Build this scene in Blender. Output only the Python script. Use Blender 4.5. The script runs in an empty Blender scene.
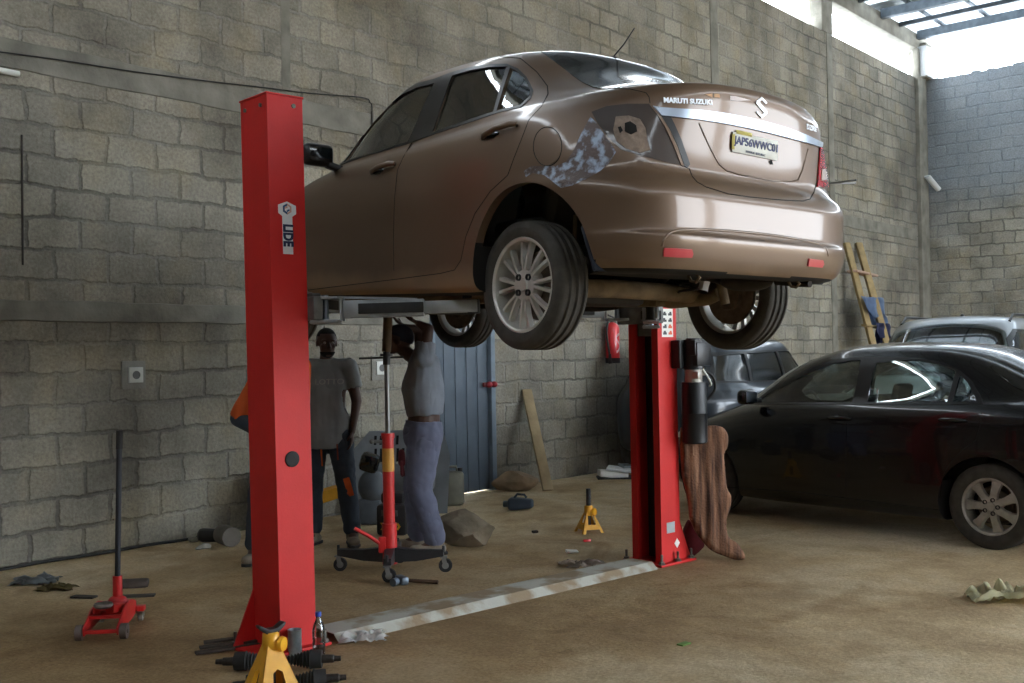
import bpy, bmesh, math, random
from mathutils import Vector, Matrix, Euler, noise
from mathutils.bvhtree import BVHTree
from mathutils.geometry import delaunay_2d_cdt
PI = math.pi
R = math.radians
rnd = random.Random(7)
scene = bpy.context.scene
COL = scene.collection
# ---------------------------------------------------------------- frames
# survey frame: origin on the floor under the camera, x right, y ahead; world frame: X along the block wall, Y into it
WALL_A = (-3.740, 7.702)
TH = R(-49.14936)
CT, ST = math.cos(TH), math.sin(TH)
def W(x, y, z=0.0):
    dx, dy = x - WALL_A[0], y - WALL_A[1]
    return Vector((CT * dx - ST * dy, ST * dx + CT * dy, z))
CAM_F, CAM_P, CAM_R, CAM_H = 1060.0, 0.0117, 0.0178, 1.5
_fw = Vector((0, math.cos(CAM_P), math.sin(CAM_P)))
_up = Vector((0, -math.sin(CAM_P), math.cos(CAM_P)))
_rt = Vector((1, 0, 0))
CR2 = _rt * math.cos(CAM_R) - _up * math.sin(CAM_R)
CU2 = _up * math.cos(CAM_R) + _rt * math.sin(CAM_R)
ROTW = Matrix.Rotation(TH, 3, 'Z')
CAM_LOC = W(0, 0, CAM_H)
def ray(px, py):
    d = _fw * CAM_F + CR2 * (px - 512) + CU2 * (341.5 - py)
    return (ROTW @ d).normalized()
def fl(px, py, z=0.0):
    d = ray(px, py)
    return CAM_LOC + d * ((z - CAM_H) / d.z)
def on_plane(px, py, p0, n):
    d = ray(px, py)
    return CAM_LOC + d * ((p0 - CAM_LOC).dot(n) / d.dot(n))
def on_wall(px, py):
    return on_plane(px, py, Vector((0, 0, 0)), Vector((0, 1, 0)))
# ---------------------------------------------------------------- materials
MATS = {}
def mat(name, col, rough=0.6, metal=0.0, var=0.0, vscale=8.0, bump=0.0, bscale=60.0, col2=None, spec=0.5, coat=0.0, trans=0.0, ior=1.45, alpha=1.0, detail=6.0, vcon=(0.35, 0.65), sheen=0.0):
    if name in MATS:
        return MATS[name]
    m = bpy.data.materials.new(name)
    m.use_nodes = True
    nt = m.node_tree
    b = nt.nodes['Principled BSDF']
    b.inputs['Base Color'].default_value = (*col, 1)
    b.inputs['Roughness'].default_value = rough
    b.inputs['Metallic'].default_value = metal
    b.inputs['Specular IOR Level'].default_value = spec
    b.inputs['Coat Weight'].default_value = coat
    b.inputs['Coat Roughness'].default_value = 0.04
    b.inputs['Transmission Weight'].default_value = trans
    b.inputs['IOR'].default_value = ior
    b.inputs['Alpha'].default_value = alpha
    tc = nt.nodes.new('ShaderNodeTexCoord')
    if var > 0 or col2:
        n = nt.nodes.new('ShaderNodeTexNoise')
        n.inputs['Scale'].default_value = vscale
        n.inputs['Detail'].default_value = detail
        nt.links.new(tc.outputs['Object'], n.inputs['Vector'])
        r = nt.nodes.new('ShaderNodeValToRGB')
        c2 = col2 or tuple(max(0, c * (1 - var)) for c in col)
        r.color_ramp.elements[0].position = vcon[0]
        r.color_ramp.elements[1].position = vcon[1]
        r.color_ramp.elements[0].color = (*c2, 1)
        r.color_ramp.elements[1].color = (*col, 1)
        nt.links.new(n.outputs['Fac'], r.inputs['Fac'])
        nt.links.new(r.outputs['Color'], b.inputs['Base Color'])
    if bump > 0:
        n2 = nt.nodes.new('ShaderNodeTexNoise')
        n2.inputs['Scale'].default_value = bscale
        n2.inputs['Detail'].default_value = 5
        nt.links.new(tc.outputs['Object'], n2.inputs['Vector'])
        bp = nt.nodes.new('ShaderNodeBump')
        bp.inputs['Strength'].default_value = bump
        bp.inputs['Distance'].default_value = 0.01
        nt.links.new(n2.outputs['Fac'], bp.inputs['Height'])
        nt.links.new(bp.outputs['Normal'], b.inputs['Normal'])
    MATS[name] = m
    return m
def srgb(r, g, b):
    f = lambda c: (c / 255 / 12.92) if c / 255 <= 0.04045 else ((c / 255 + 0.055) / 1.055) ** 2.4
    return (f(r), f(g), f(b))
# ---------------------------------------------------------------- mesh helpers
def mesh_from(bm, name='m', smooth=None):
    me = bpy.data.meshes.new(name)
    bmesh.ops.recalc_face_normals(bm, faces=bm.faces)
    bm.to_mesh(me)
    bm.free()
    if smooth is not None:
        for p in me.polygons:
            p.use_smooth = True
        if smooth < 179:
            me.set_sharp_from_angle(angle=R(smooth))
    return me
def obj(name, bm, m, parent=None, smooth=35, loc=None, rot=None):
    me = bm if isinstance(bm, bpy.types.Mesh) else mesh_from(bm, name, smooth)
    o = bpy.data.objects.new(name, me)
    ms = m if isinstance(m, (list, tuple)) else [m]
    if not me.materials:
        for x in ms:
            me.materials.append(x)
    COL.objects.link(o)
    if parent:
        o.parent = parent
    if loc is not None:
        o.location = loc
    if rot is not None:
        o.rotation_euler = rot
    return o
def tag(o, label, cat, group=None):
    o['label'] = label
    o['category'] = cat
    if group:
        o['group'] = group
    return o
def thing(name, label, cat, loc=(0, 0, 0), rotz=0.0, group=None):
    o = bpy.data.objects.new(name, None)
    o.empty_display_size = 0.1
    COL.objects.link(o)
    o.location = loc
    o.rotation_euler = (0, 0, rotz)
    return tag(o, label, cat, group)
def struct(name, bm, m, smooth=30):
    o = obj(name, bm, m, None, smooth)
    o['kind'] = 'structure'
    return o
def append(bm, src, M=None):
    me = bpy.data.meshes.new('tmp')
    src.to_mesh(me)
    src.free()
    if M is not None:
        me.transform(M)
    bm.from_mesh(me)
    bpy.data.meshes.remove(me)
def rotm(rot):
    return Euler(rot, 'XYZ').to_matrix().to_4x4() if rot is not None else Matrix.Identity(4)
def box(bm, c, s, bev=0.0, rot=None, seg=2):
    t = bmesh.new()
    bmesh.ops.create_cube(t, size=1)
    bmesh.ops.scale(t, vec=s, verts=t.verts)
    if bev > 0:
        bmesh.ops.bevel(t, geom=list(t.edges), offset=bev, segments=seg, affect='EDGES', profile=0.5)
    append(bm, t, Matrix.Translation(c) @ rotm(rot))
def frame_from(a, b):
    z = (b - a).normalized()
    x = z.orthogonal().normalized()
    if abs(z.z) < 0.99:
        x = Vector((0, 0, 1)).cross(z).normalized()
    y = z.cross(x)
    return Matrix(((x.x, y.x, z.x, a.x), (x.y, y.y, z.y, a.y), (x.z, y.z, z.z, a.z), (0, 0, 0, 1)))
def cyl(bm, a, b, r, r2=None, n=20, caps=True):
    a, b = Vector(a), Vector(b)
    t = bmesh.new()
    bmesh.ops.create_cone(t, cap_ends=caps, segments=n, radius1=r, radius2=r if r2 is None else r2, depth=(b - a).length)
    bmesh.ops.translate(t, vec=(0, 0, (b - a).length / 2), verts=t.verts)
    append(bm, t, frame_from(a, b))
def bar(bm, a, b, w, h, bev=0.0):
    """box beam from a to b, w sideways, h upward"""
    a, b = Vector(a), Vector(b)
    t = bmesh.new()
    bmesh.ops.create_cube(t, size=1)
    bmesh.ops.scale(t, vec=(w, h, (b - a).length), verts=t.verts)
    bmesh.ops.translate(t, vec=(0, 0, (b - a).length / 2), verts=t.verts)
    if bev > 0:
        bmesh.ops.bevel(t, geom=list(t.edges), offset=bev, segments=2, affect='EDGES', profile=0.5)
    append(bm, t, frame_from(a, b))
def sph(bm, c, s, u=16, v=12, rot=None):
    t = bmesh.new()
    bmesh.ops.create_uvsphere(t, u_segments=u, v_segments=v, radius=1)
    if not hasattr(s, '__len__'):
        s = (s, s, s)
    append(bm, t, Matrix.Translation(c) @ rotm(rot) @ Matrix.Diagonal((*s, 1)))
def lathe(bm, prof, n=32, M=None):
    """profile of (r, z), revolved round z"""
    t = bmesh.new()
    rings = []
    for r, z in prof:
        if r < 1e-6:
            rings.append([t.verts.new((0, 0, z))])
        else:
            rings.append([t.verts.new((r * math.cos(2 * PI * i / n), r * math.sin(2 * PI * i / n), z)) for i in range(n)])
    for A, B in zip(rings, rings[1:]):
        for i in range(n):
            j = (i + 1) % n
            if len(A) == 1 and len(B) == 1:
                continue
            if len(A) == 1:
                t.faces.new((A[0], B[i], B[j]))
            elif len(B) == 1:
                t.faces.new((A[i], A[j], B[0]))
            else:
                t.faces.new((A[i], A[j], B[j], B[i]))
    append(bm, t, M)
def tube(bm, pts, r, n=8, closed=False):
    pts = [Vector(p) for p in pts]
    N = len(pts)
    rs = r if hasattr(r, '__len__') else [r] * N
    rings = []
    prev = None
    for i, p in enumerate(pts):
        a = pts[(i - 1) % N] if (i > 0 or closed) else p
        b = pts[(i + 1) % N] if (i < N - 1 or closed) else p
        d = (b - a).normalized()
        if prev is None:
            x = d.orthogonal().normalized()
        else:
            x = (prev - d * prev.dot(d))
            x = x.normalized() if x.length > 1e-6 else d.orthogonal().normalized()
        prev = x
        y = d.cross(x)
        rings.append([bm.verts.new(p + (x * math.cos(2 * PI * k / n) + y * math.sin(2 * PI * k / n)) * rs[i]) for k in range(n)])
    rng = range(N) if closed else range(N - 1)
    for i in rng:
        A, B = rings[i], rings[(i + 1) % N]
        for k in range(n):
            l = (k + 1) % n
            bm.faces.new((A[k], A[l], B[l], B[k]))
    if not closed:
        bm.faces.new(rings[0][::-1])
        bm.faces.new(rings[-1])
def prism(bm, poly, M, t0, t1, bev=0.0):
    """2-D polygon in the xy plane of M, extruded in its z from t0 to t1"""
    t = bmesh.new()
    A = [t.verts.new((x, y, t0)) for x, y in poly]
    B = [t.verts.new((x, y, t1)) for x, y in poly]
    n = len(poly)
    t.faces.new(A[::-1])
    t.faces.new(B)
    for i in range(n):
        j = (i + 1) % n
        t.faces.new((A[i], A[j], B[j], B[i]))
    bmesh.ops.recalc_face_normals(t, faces=t.faces)
    if bev > 0:
        bmesh.ops.bevel(t, geom=[e for e in t.edges if e.calc_face_angle(0) > 0.5], offset=bev, segments=2, affect='EDGES', profile=0.5)
    append(bm, t, M)
def baked(o):
    """mesh of the object with its modifiers applied"""
    dg = bpy.context.evaluated_depsgraph_get()
    me = bpy.data.meshes.new_from_object(o.evaluated_get(dg))
    return me
def boolean(o, cutter, op='DIFFERENCE', solver='EXACT'):
    md = o.modifiers.new('b', 'BOOLEAN')
    md.operation = op
    md.solver = solver
    md.object = cutter
    bpy.context.view_layer.update()
    me = baked(o)
    o.modifiers.clear()
    old = o.data
    o.data = me
    return o
def kill(o):
    me = o.data
    bpy.data.objects.remove(o)
    if me and me.users == 0:
        bpy.data.meshes.remove(me)
def text_mesh(s, size, thick=0.002, bold=0.0, sx=1.0):
    cu = bpy.data.curves.new('t', 'FONT')
    cu.body = s
    cu.size = size
    cu.extrude = thick / 2
    cu.offset = bold
    cu.align_x = 'CENTER'
    cu.align_y = 'CENTER'
    cu.resolution_u = 3
    o = bpy.data.objects.new('t', cu)
    COL.objects.link(o)
    bpy.context.view_layer.update()
    me = baked(o)
    bpy.data.objects.remove(o)
    bpy.data.curves.remove(cu)
    if sx != 1.0:
        me.transform(Matrix.Diagonal((sx, 1, 1, 1)))
    return me
def copy_tree(o, parent=None):
    c = o.copy()
    COL.objects.link(c)
    if parent:
        c.parent = parent
    for ch in list(o.children):
        copy_tree(ch, c)
    return c
def cr(p0, p1, p2, p3, t):
    return 0.5 * ((2 * p1) + (-p0 + p2) * t + (2 * p0 - 5 * p1 + 4 * p2 - p3) * t * t + (-p0 + 3 * p1 - 3 * p2 + p3) * t ** 3)
def smooth_path(pts, k=6, closed=False):
    pts = [tuple(p) for p in pts]
    n = len(pts)
    out = []
    rng = n if closed else n - 1
    for i in range(rng):
        g = (lambda j: pts[j % n]) if closed else (lambda j: pts[max(0, min(n - 1, j))])
        a, b, c, d = g(i - 1), g(i), g(i + 1), g(i + 2)
        for s in range(k):
            out.append(tuple(cr(a[q], b[q], c[q], d[q], s / k) for q in range(len(b))))
    if not closed:
        out.append(pts[-1])
    return out
def sstep(a, b, x):
    t = max(0.0, min(1.0, (x - a) / (b - a)))
    return t * t * (3 - 2 * t)
# ---------------------------------------------------------------- camera
cam_d = bpy.data.cameras.new('camera')
cam = bpy.data.objects.new('camera', cam_d)
COL.objects.link(cam)
cam_d.sensor_width = 36.0
cam_d.sensor_fit = 'HORIZONTAL'
cam_d.lens = 36.0 * CAM_F / 1024
cam_d.clip_start = 0.05
cam_d.clip_end = 300
_x, _y, _z = ROTW @ CR2, ROTW @ CU2, -(ROTW @ _fw)
cam.matrix_world = Matrix(((_x.x, _y.x, _z.x, CAM_LOC.x), (_x.y, _y.y, _z.y, CAM_LOC.y), (_x.z, _y.z, _z.z, CAM_LOC.z), (0, 0, 0, 1)))
scene.camera = cam
scene.view_settings.view_transform = 'Standard'
scene.view_settings.look = 'None'
scene.view_settings.gamma = 1.0
scene.view_settings.use_curve_mapping = False
scene.view_settings.exposure = 0.86
scene.cycles.use_denoising = True
scene.cycles.max_bounces = 8
scene.cycles.diffuse_bounces = 4
scene.cycles.glossy_bounces = 4
scene.cycles.transmission_bounces = 6
scene.cycles.transparent_max_bounces = 8
scene.cycles.sample_clamp_indirect = 6.0
scene.cycles.caustics_reflective = False
scene.cycles.caustics_refractive = False
# ---------------------------------------------------------------- world
w = bpy.data.worlds.new('hazy_sky')
scene.world = w
w.use_nodes = True
bg = w.node_tree.nodes['Background']
bg.inputs['Color'].default_value = (0.84, 0.92, 1.0, 1)
bg.inputs['Strength'].default_value = 8.5
# ---------------------------------------------------------------- room
XR, YN, XB = 18.98, -17.0, -7.0         # right wall, near side, back end
ZW, ZB, ZT = 7.03, 7.62, 7.95          # wall top, ring beam bottom, ring beam top
def block_mat(name, flip=False, tint=(1, 1, 1), blue=0.0, stain=(17.6, 19.4)):
    m = bpy.data.materials.new(name)
    m.use_nodes = True
    nt = m.node_tree
    N, L = nt.nodes, nt.links
    b = N['Principled BSDF']
    b.inputs['Roughness'].default_value = 0.93
    b.inputs['Specular IOR Level'].default_value = 0.25
    tc = N.new('ShaderNodeTexCoord')
    sp = N.new('ShaderNodeSeparateXYZ')
    L.new(tc.outputs['Object'], sp.inputs[0])
    cb = N.new('ShaderNodeCombineXYZ')
    L.new(sp.outputs['Y' if flip else 'X'], cb.inputs[0])
    L.new(sp.outputs['Z'], cb.inputs[1])
    def noi(scale, detail=4, vec=None, rough=0.55):
        n = N.new('ShaderNodeTexNoise')
        n.inputs['Scale'].default_value = scale
        n.inputs['Detail'].default_value = detail
        n.inputs['Roughness'].default_value = rough
        L.new(vec or tc.outputs['Object'], n.inputs['Vector'])
        return n
    def ramp(src, a, ca, bb, cb_):
        r = N.new('ShaderNodeValToRGB')
        r.color_ramp.elements[0].position = a
        r.color_ramp.elements[1].position = bb
        r.color_ramp.elements[0].color = (*ca, 1)
        r.color_ramp.elements[1].color = (*cb_, 1)
        L.new(src, r.inputs['Fac'])
        return r
    def mix(f, a, c, mode='MIX'):
        x = N.new('ShaderNodeMix')
        x.data_type = 'RGBA'
        x.blend_type = mode
        if isinstance(f, float):
            x.inputs[0].default_value = f
        else:
            L.new(f, x.inputs[0])
        for s, v in ((6, a), (7, c)):
            if isinstance(v, tuple):
                x.inputs[s].default_value = (*v, 1)
            else:
                L.new(v, x.inputs[s])
        return x.outputs[2]
    # ragged joints: the coordinates wander a little
    wn = noi(2.2, 3)
    wn2 = noi(11.0, 4)
    va = N.new('ShaderNodeVectorMath'); va.operation = 'SUBTRACT'
    L.new(wn.outputs['Color'], va.inputs[0]); va.inputs[1].default_value = (0.5, 0.5, 0.5)
    vs = N.new('ShaderNodeVectorMath'); vs.operation = 'SCALE'; vs.inputs['Scale'].default_value = 0.09
    L.new(va.outputs[0], vs.inputs[0])
    vb = N.new('ShaderNodeVectorMath'); vb.operation = 'SUBTRACT'
    L.new(wn2.outputs['Color'], vb.inputs[0]); vb.inputs[1].default_value = (0.5, 0.5, 0.5)
    vt = N.new('ShaderNodeVectorMath'); vt.operation = 'SCALE'; vt.inputs['Scale'].default_value = 0.05
    L.new(vb.outputs[0], vt.inputs[0])
    v1 = N.new('ShaderNodeVectorMath'); L.new(cb.outputs[0], v1.inputs[0]); L.new(vs.outputs[0], v1.inputs[1])
    v2 = N.new('ShaderNodeVectorMath'); L.new(v1.outputs[0], v2.inputs[0]); L.new(vt.outputs[0], v2.inputs[1])
    br = N.new('ShaderNodeTexBrick')
    br.offset = 0.5
    br.inputs['Scale'].default_value = 1.0
    br.inputs['Brick Width'].default_value = 0.43
    br.inputs['Row Height'].default_value = 0.235
    br.inputs['Mortar Size'].default_value = 0.021
    br.inputs['Mortar Smooth'].default_value = 0.7
    br.inputs['Bias'].default_value = 0.0
    br.inputs['Color1'].default_value = (*srgb(153, 148, 135), 1)
    br.inputs['Color2'].default_value = (*srgb(132, 128, 118), 1)
    br.inputs['Mortar'].default_value = (*srgb(124, 121, 112), 1)
    L.new(v2.outputs[0], br.inputs['Vector'])
    # light streaky mortar here and there
    big = noi(0.55, 3)
    mort = ramp(big.outputs['Fac'], 0.42, srgb(112, 109, 101), 0.6, srgb(144, 141, 133))
    c1 = mix(br.outputs['Fac'], br.outputs['Color'], mort.outputs['Color'])
    # ochre patches, pale patches, grime
    och = noi(1.7, 5)
    rch = ramp(och.outputs['Fac'], 0.50, (0, 0, 0), 0.68, (1, 1, 1))
    c2 = mix(rch.outputs['Color'], c1, srgb(146, 132, 106))
    x2 = N.new('ShaderNodeMath'); x2.operation = 'MULTIPLY'; x2.inputs[1].default_value = 0.55
    L.new(rch.outputs['Color'], x2.inputs[0])
    c2 = mix(x2.outputs[0], c1, srgb(150, 138, 112))
    gr = noi(0.9, 8, rough=0.65)
    rg = ramp(gr.outputs['Fac'], 0.36, (0.56, 0.55, 0.54), 0.60, (1.12, 1.12, 1.12))
    c3 = mix(1.0, c2, rg.outputs['Color'], 'MULTIPLY')
    fine = noi(38.0, 5, rough=0.7)
    rf = ramp(fine.outputs['Fac'], 0.3, (0.64, 0.63, 0.62), 0.68, (1.12, 1.12, 1.1))
    c4 = mix(1.0, c3, rf.outputs['Color'], 'MULTIPLY')
    c5 = mix(1.0, c4, tint, 'MULTIPLY')
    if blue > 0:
        # blue-grey mixed in over the upper courses
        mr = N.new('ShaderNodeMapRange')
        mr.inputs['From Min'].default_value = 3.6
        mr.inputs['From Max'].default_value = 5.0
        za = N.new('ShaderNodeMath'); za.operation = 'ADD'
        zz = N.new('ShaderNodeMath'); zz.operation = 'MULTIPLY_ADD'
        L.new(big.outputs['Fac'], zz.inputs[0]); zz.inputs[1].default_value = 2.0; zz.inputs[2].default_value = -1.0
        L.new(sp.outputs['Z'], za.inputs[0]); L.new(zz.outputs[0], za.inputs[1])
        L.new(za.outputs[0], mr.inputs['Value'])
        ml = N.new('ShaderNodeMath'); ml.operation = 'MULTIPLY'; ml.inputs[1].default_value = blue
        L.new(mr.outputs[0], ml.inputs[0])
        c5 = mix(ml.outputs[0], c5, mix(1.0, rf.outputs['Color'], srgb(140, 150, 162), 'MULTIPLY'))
    # black mildew streaking down from the leaking corner of the roof
    st1 = N.new('ShaderNodeMapRange')
    st1.inputs['From Min'].default_value = stain[0]; st1.inputs['From Max'].default_value = stain[1]
    nz_ = noi(0.8, 5)
    sa = N.new('ShaderNodeMath'); sa.operation = 'MULTIPLY_ADD'; sa.inputs[1].default_value = 2.2 * (1 if stain[1] > stain[0] else -1) * 0.6
    L.new(nz_.outputs['Fac'], sa.inputs[0]); L.new(sp.outputs['Y' if flip else 'X'], sa.inputs[2]); L.new(sa.outputs[0], st1.inputs['Value'])
    st2 = N.new('ShaderNodeMapRange'); st2.inputs['From Min'].default_value = 1.6; st2.inputs['From Max'].default_value = 4.5
    L.new(sp.outputs['Z'], st2.inputs['Value'])
    sm_ = N.new('ShaderNodeMath'); sm_.operation = 'MULTIPLY'; L.new(st1.outputs[0], sm_.inputs[0]); L.new(st2.outputs[0], sm_.inputs[1])
    s2_ = N.new('ShaderNodeMath'); s2_.operation = 'MULTIPLY'; s2_.inputs[1].default_value = 0.62; L.new(sm_.outputs[0], s2_.inputs[0])
    c5 = mix(s2_.outputs[0], c5, (0.05, 0.052, 0.058))
    L.new(c5, b.inputs['Base Color'])
    # bump: sunk joints plus grit
    inv = N.new('ShaderNodeMath'); inv.operation = 'MULTIPLY_ADD'; inv.inputs[1].default_value = -1.0; inv.inputs[2].default_value = 1.0
    L.new(br.outputs['Fac'], inv.inputs[0])
    ad = N.new('ShaderNodeMath'); ad.operation = 'MULTIPLY_ADD'; ad.inputs[1].default_value = 0.45
    L.new(fine.outputs['Fac'], ad.inputs[0]); L.new(inv.outputs[0], ad.inputs[2])
    ad2 = N.new('ShaderNodeMath'); ad2.operation = 'MULTIPLY_ADD'; ad2.inputs[1].default_value = 0.8
    L.new(wn2.outputs['Fac'], ad2.inputs[0]); L.new(ad.outputs[0], ad2.inputs[2])
    bp = N.new('ShaderNodeBump')
    bp.inputs['Strength'].default_value = 0.65
    bp.inputs['Distance'].default_value = 0.022
    L.new(ad2.outputs[0], bp.inputs['Height'])
    L.new(bp.outputs['Normal'], b.inputs['Normal'])
    return m
M_BLOCK = block_mat('concrete_blocks')
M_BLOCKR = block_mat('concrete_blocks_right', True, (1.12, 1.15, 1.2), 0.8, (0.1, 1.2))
M_CONC = mat('rough_concrete', srgb(132, 129, 119), 0.92, var=0.4, vscale=3.5, bump=0.7, bscale=30, spec=0.25)
M_CONCW = mat('pale_concrete', srgb(196, 199, 202), 0.9, var=0.25, vscale=2.5, bump=0.4, bscale=25, spec=0.25)
def floor_mat():
    m = bpy.data.materials.new('earthy_floor')
    m.use_nodes = True
    nt = m.node_tree
    N, L = nt.nodes, nt.links
    b = N['Principled BSDF']
    b.inputs['Specular IOR Level'].default_value = 0.3
    tc = N.new('ShaderNodeTexCoord')
    def noi(scale, detail, rough=0.6, dist=0.0):
        n = N.new('ShaderNodeTexNoise')
        n.inputs['Scale'].default_value = scale
        n.inputs['Detail'].default_value = detail
        n.inputs['Roughness'].default_value = rough
        n.inputs['Distortion'].default_value = dist
        L.new(tc.outputs['Object'], n.inputs['Vector'])
        return n
    def ramp(n, els):
        r = N.new('ShaderNodeValToRGB')
        while len(r.color_ramp.elements) < len(els):
            r.color_ramp.elements.new(0.5)
        for e, (p, c) in zip(r.color_ramp.elements, els):
            e.position = p
            e.color = (*c, 1)
        L.new(n, r.inputs['Fac'])
        return r.outputs['Color']
    def mul(a, c, f=1.0):
        x = N.new('ShaderNodeMix')
        x.data_type = 'RGBA'; x.blend_type = 'MULTIPLY'
        x.inputs[0].default_value = f
        L.new(a, x.inputs[6]); L.new(c, x.inputs[7])
        return x.outputs[2]
    base = ramp(noi(0.8, 7, 0.62, 0.4).outputs['Fac'], [(0.3, srgb(166, 140, 104)), (0.48, srgb(198, 175, 138)), (0.66, srgb(216, 200, 170))])
    mid = ramp(noi(3.4, 8, 0.7, 0.8).outputs['Fac'], [(0.3, (0.78, 0.76, 0.73)), (0.55, (1, 1, 1)), (0.75, (1.12, 1.1, 1.06))])
    fin = ramp(noi(45, 6, 0.75).outputs['Fac'], [(0.32, (0.66, 0.64, 0.61)), (0.62, (1.1, 1.1, 1.1))])
    stn = ramp(noi(1.3, 4, 0.5, 1.2).outputs['Fac'], [(0.58, (1, 1, 1)), (0.72, (0.74, 0.68, 0.6))])
    c = mul(mul(mul(base, mid), fin), stn)
    # oily work area round the lift, wherever cars drip
    mp = N.new('ShaderNodeMapping')
    ctr = W(-0.9, 7.9)
    mp.inputs['Location'].default_value = (-ctr.x / 3.6, -ctr.y / 3.0, 0)
    mp.inputs['Scale'].default_value = (1 / 3.6, 1 / 3.0, 0)
    nd = noi(1.1, 4)
    vm = N.new('ShaderNodeVectorMath'); vm.operation = 'MULTIPLY_ADD'
    L.new(nd.outputs['Color'], vm.inputs[0]); vm.inputs[1].default_value = (2.2, 2.2, 0)
    L.new(tc.outputs['Object'], vm.inputs[2])
    L.new(vm.outputs[0], mp.inputs['Vector'])
    gd = N.new('ShaderNodeTexGradient'); gd.gradient_type = 'SPHERICAL'
    L.new(mp.outputs[0], gd.inputs[0])
    oil = ramp(gd.outputs['Fac'], [(0.0, (1, 1, 1)), (0.45, (0.66, 0.60, 0.52)), (0.9, (0.56, 0.50, 0.43))])
    c = mul(c, oil)
    L.new(c, b.inputs['Base Color'])
    rr = N.new('ShaderNodeMapRange')
    L.new(noi(2.0, 4).outputs['Fac'], rr.inputs['Value'])
    rr.inputs['To Min'].default_value = 0.62; rr.inputs['To Max'].default_value = 0.95
    L.new(rr.outputs[0], b.inputs['Roughness'])
    hb = N.new('ShaderNodeMath'); hb.operation = 'MULTIPLY_ADD'; hb.inputs[1].default_value = 0.25
    L.new(noi(60, 5, 0.7).outputs['Fac'], hb.inputs[0]); L.new(noi(5, 6, 0.6).outputs['Fac'], hb.inputs[2])
    bp = N.new('ShaderNodeBump'); bp.inputs['Strength'].default_value = 0.55; bp.inputs['Distance'].default_value = 0.03
    L.new(hb.outputs[0], bp.inputs['Height']); L.new(bp.outputs['Normal'], b.inputs['Normal'])
    return m
M_FLOOR = floor_mat()
bm = bmesh.new()
box(bm, ((XB + XR) / 2, YN / 2, -0.1), (XR - XB + 0.6, -YN + 0.6, 0.2))
struct('floor', bm, M_FLOOR)
# ground outside, seen through the bays and lighting the hall by bounce
bm = bmesh.new()
box(bm, (6, -37.3, -0.12), (80, 40, 0.2))
o = struct('ground', bm, mat('pale_ground', srgb(170, 150, 120), 0.95, var=0.2))
# ---- block wall with steel door opening
DX0, DX1, DZ = 4.43, 5.36, 2.15
bm = bmesh.new()
T = 0.23
for x0, x1, z0, z1 in ((XB, DX0, 0, ZW), (DX0, DX1, DZ, ZW), (DX1, XR + T, 0, ZW)):
    box(bm, ((x0 + x1) / 2, T / 2, (z0 + z1) / 2), (x1 - x0, T, z1 - z0))
struct('wall_left', bm, M_BLOCK)
bm = bmesh.new()
box(bm, (XR + T / 2, (YN) / 2, ZW / 2), (T, -YN, ZW))
for k in range(60):       # broken top course
    y = -0.2 - k * 0.28
    h = rnd.uniform(0.02, 0.09)
    box(bm, (XR + T / 2 + rnd.uniform(-.03, .03), y, ZW + h / 2 - 0.01), (T * 0.8, rnd.uniform(.15, .27), h), 0.015)
struct('wall_right', bm, M_BLOCKR)
bm = bmesh.new()
box(bm, (XB - T / 2, YN / 2, ZW / 2), (T, -YN, ZW))
box(bm, (XB - T / 2, YN / 2, 7.83), (T, -YN, 0.5))
struct('wall_back', bm, M_BLOCK)
# near side: low gable of blocks with three wide bays open to the yard
bm = bmesh.new()
for x0, x1 in ((XB, 3.2), (8.3, 9.1), (15.1, XR + T)):
    box(bm, ((x0 + x1) / 2, YN - T / 2, 2.6), (x1 - x0, T, 5.2))
box(bm, ((XB + XR) / 2, YN - T / 2, (5.2 + ZW) / 2), (XR - XB, T, ZW - 5.2))
struct('wall_near', bm, M_BLOCK)
# ring beams over the clerestory gap, columns, cast bands
bm = bmesh.new()
box(bm, ((XB + XR) / 2, 0.12, (ZB + ZT) / 2), (XR - XB + 0.5, 0.32, ZT - ZB), 0.02)
struct('trim_1', bm, M_CONC)
bm = bmesh.new()
box(bm, ((XB + XR) / 2, YN - 0.12, (ZB + ZT) / 2), (XR - XB + 0.5, 0.32, ZT - ZB), 0.02)
struct('trim_2', bm, M_CONC)
k = 3
for x0, wd in ((10.1, 0.42), (14.08, 0.44), (-3.4, 0.4)):
    bm = bmesh.new()
    box(bm, (x0 + wd * 0.66, 0.1, ZW / 2), (wd * 0.5, 0.23, ZW), 0.006)
    box(bm, (x0 + wd / 2, 0.105, (ZB + ZW) / 2), (wd, 0.24, ZB - ZW), 0.012)
    struct('trim_%d' % k, bm, M_CONC); k += 1
bm = bmesh.new()
box(bm, (18.72, -0.02, ZB / 2), (0.46, 0.12, ZB), 0.01)
box(bm, (18.93, 0.02, ZB / 2 + 3.6), (0.4, 0.36, ZB - 6.9), 0.01)
struct('trim_%d' % k, bm, M_CONC); k += 1
bm = bmesh.new()
box(bm, (18.80, -0.06, 7.36), (0.42, 0.30, 0.62), 0.01)
struct('trim_%d' % k, bm, M_CONCW); k += 1
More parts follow.
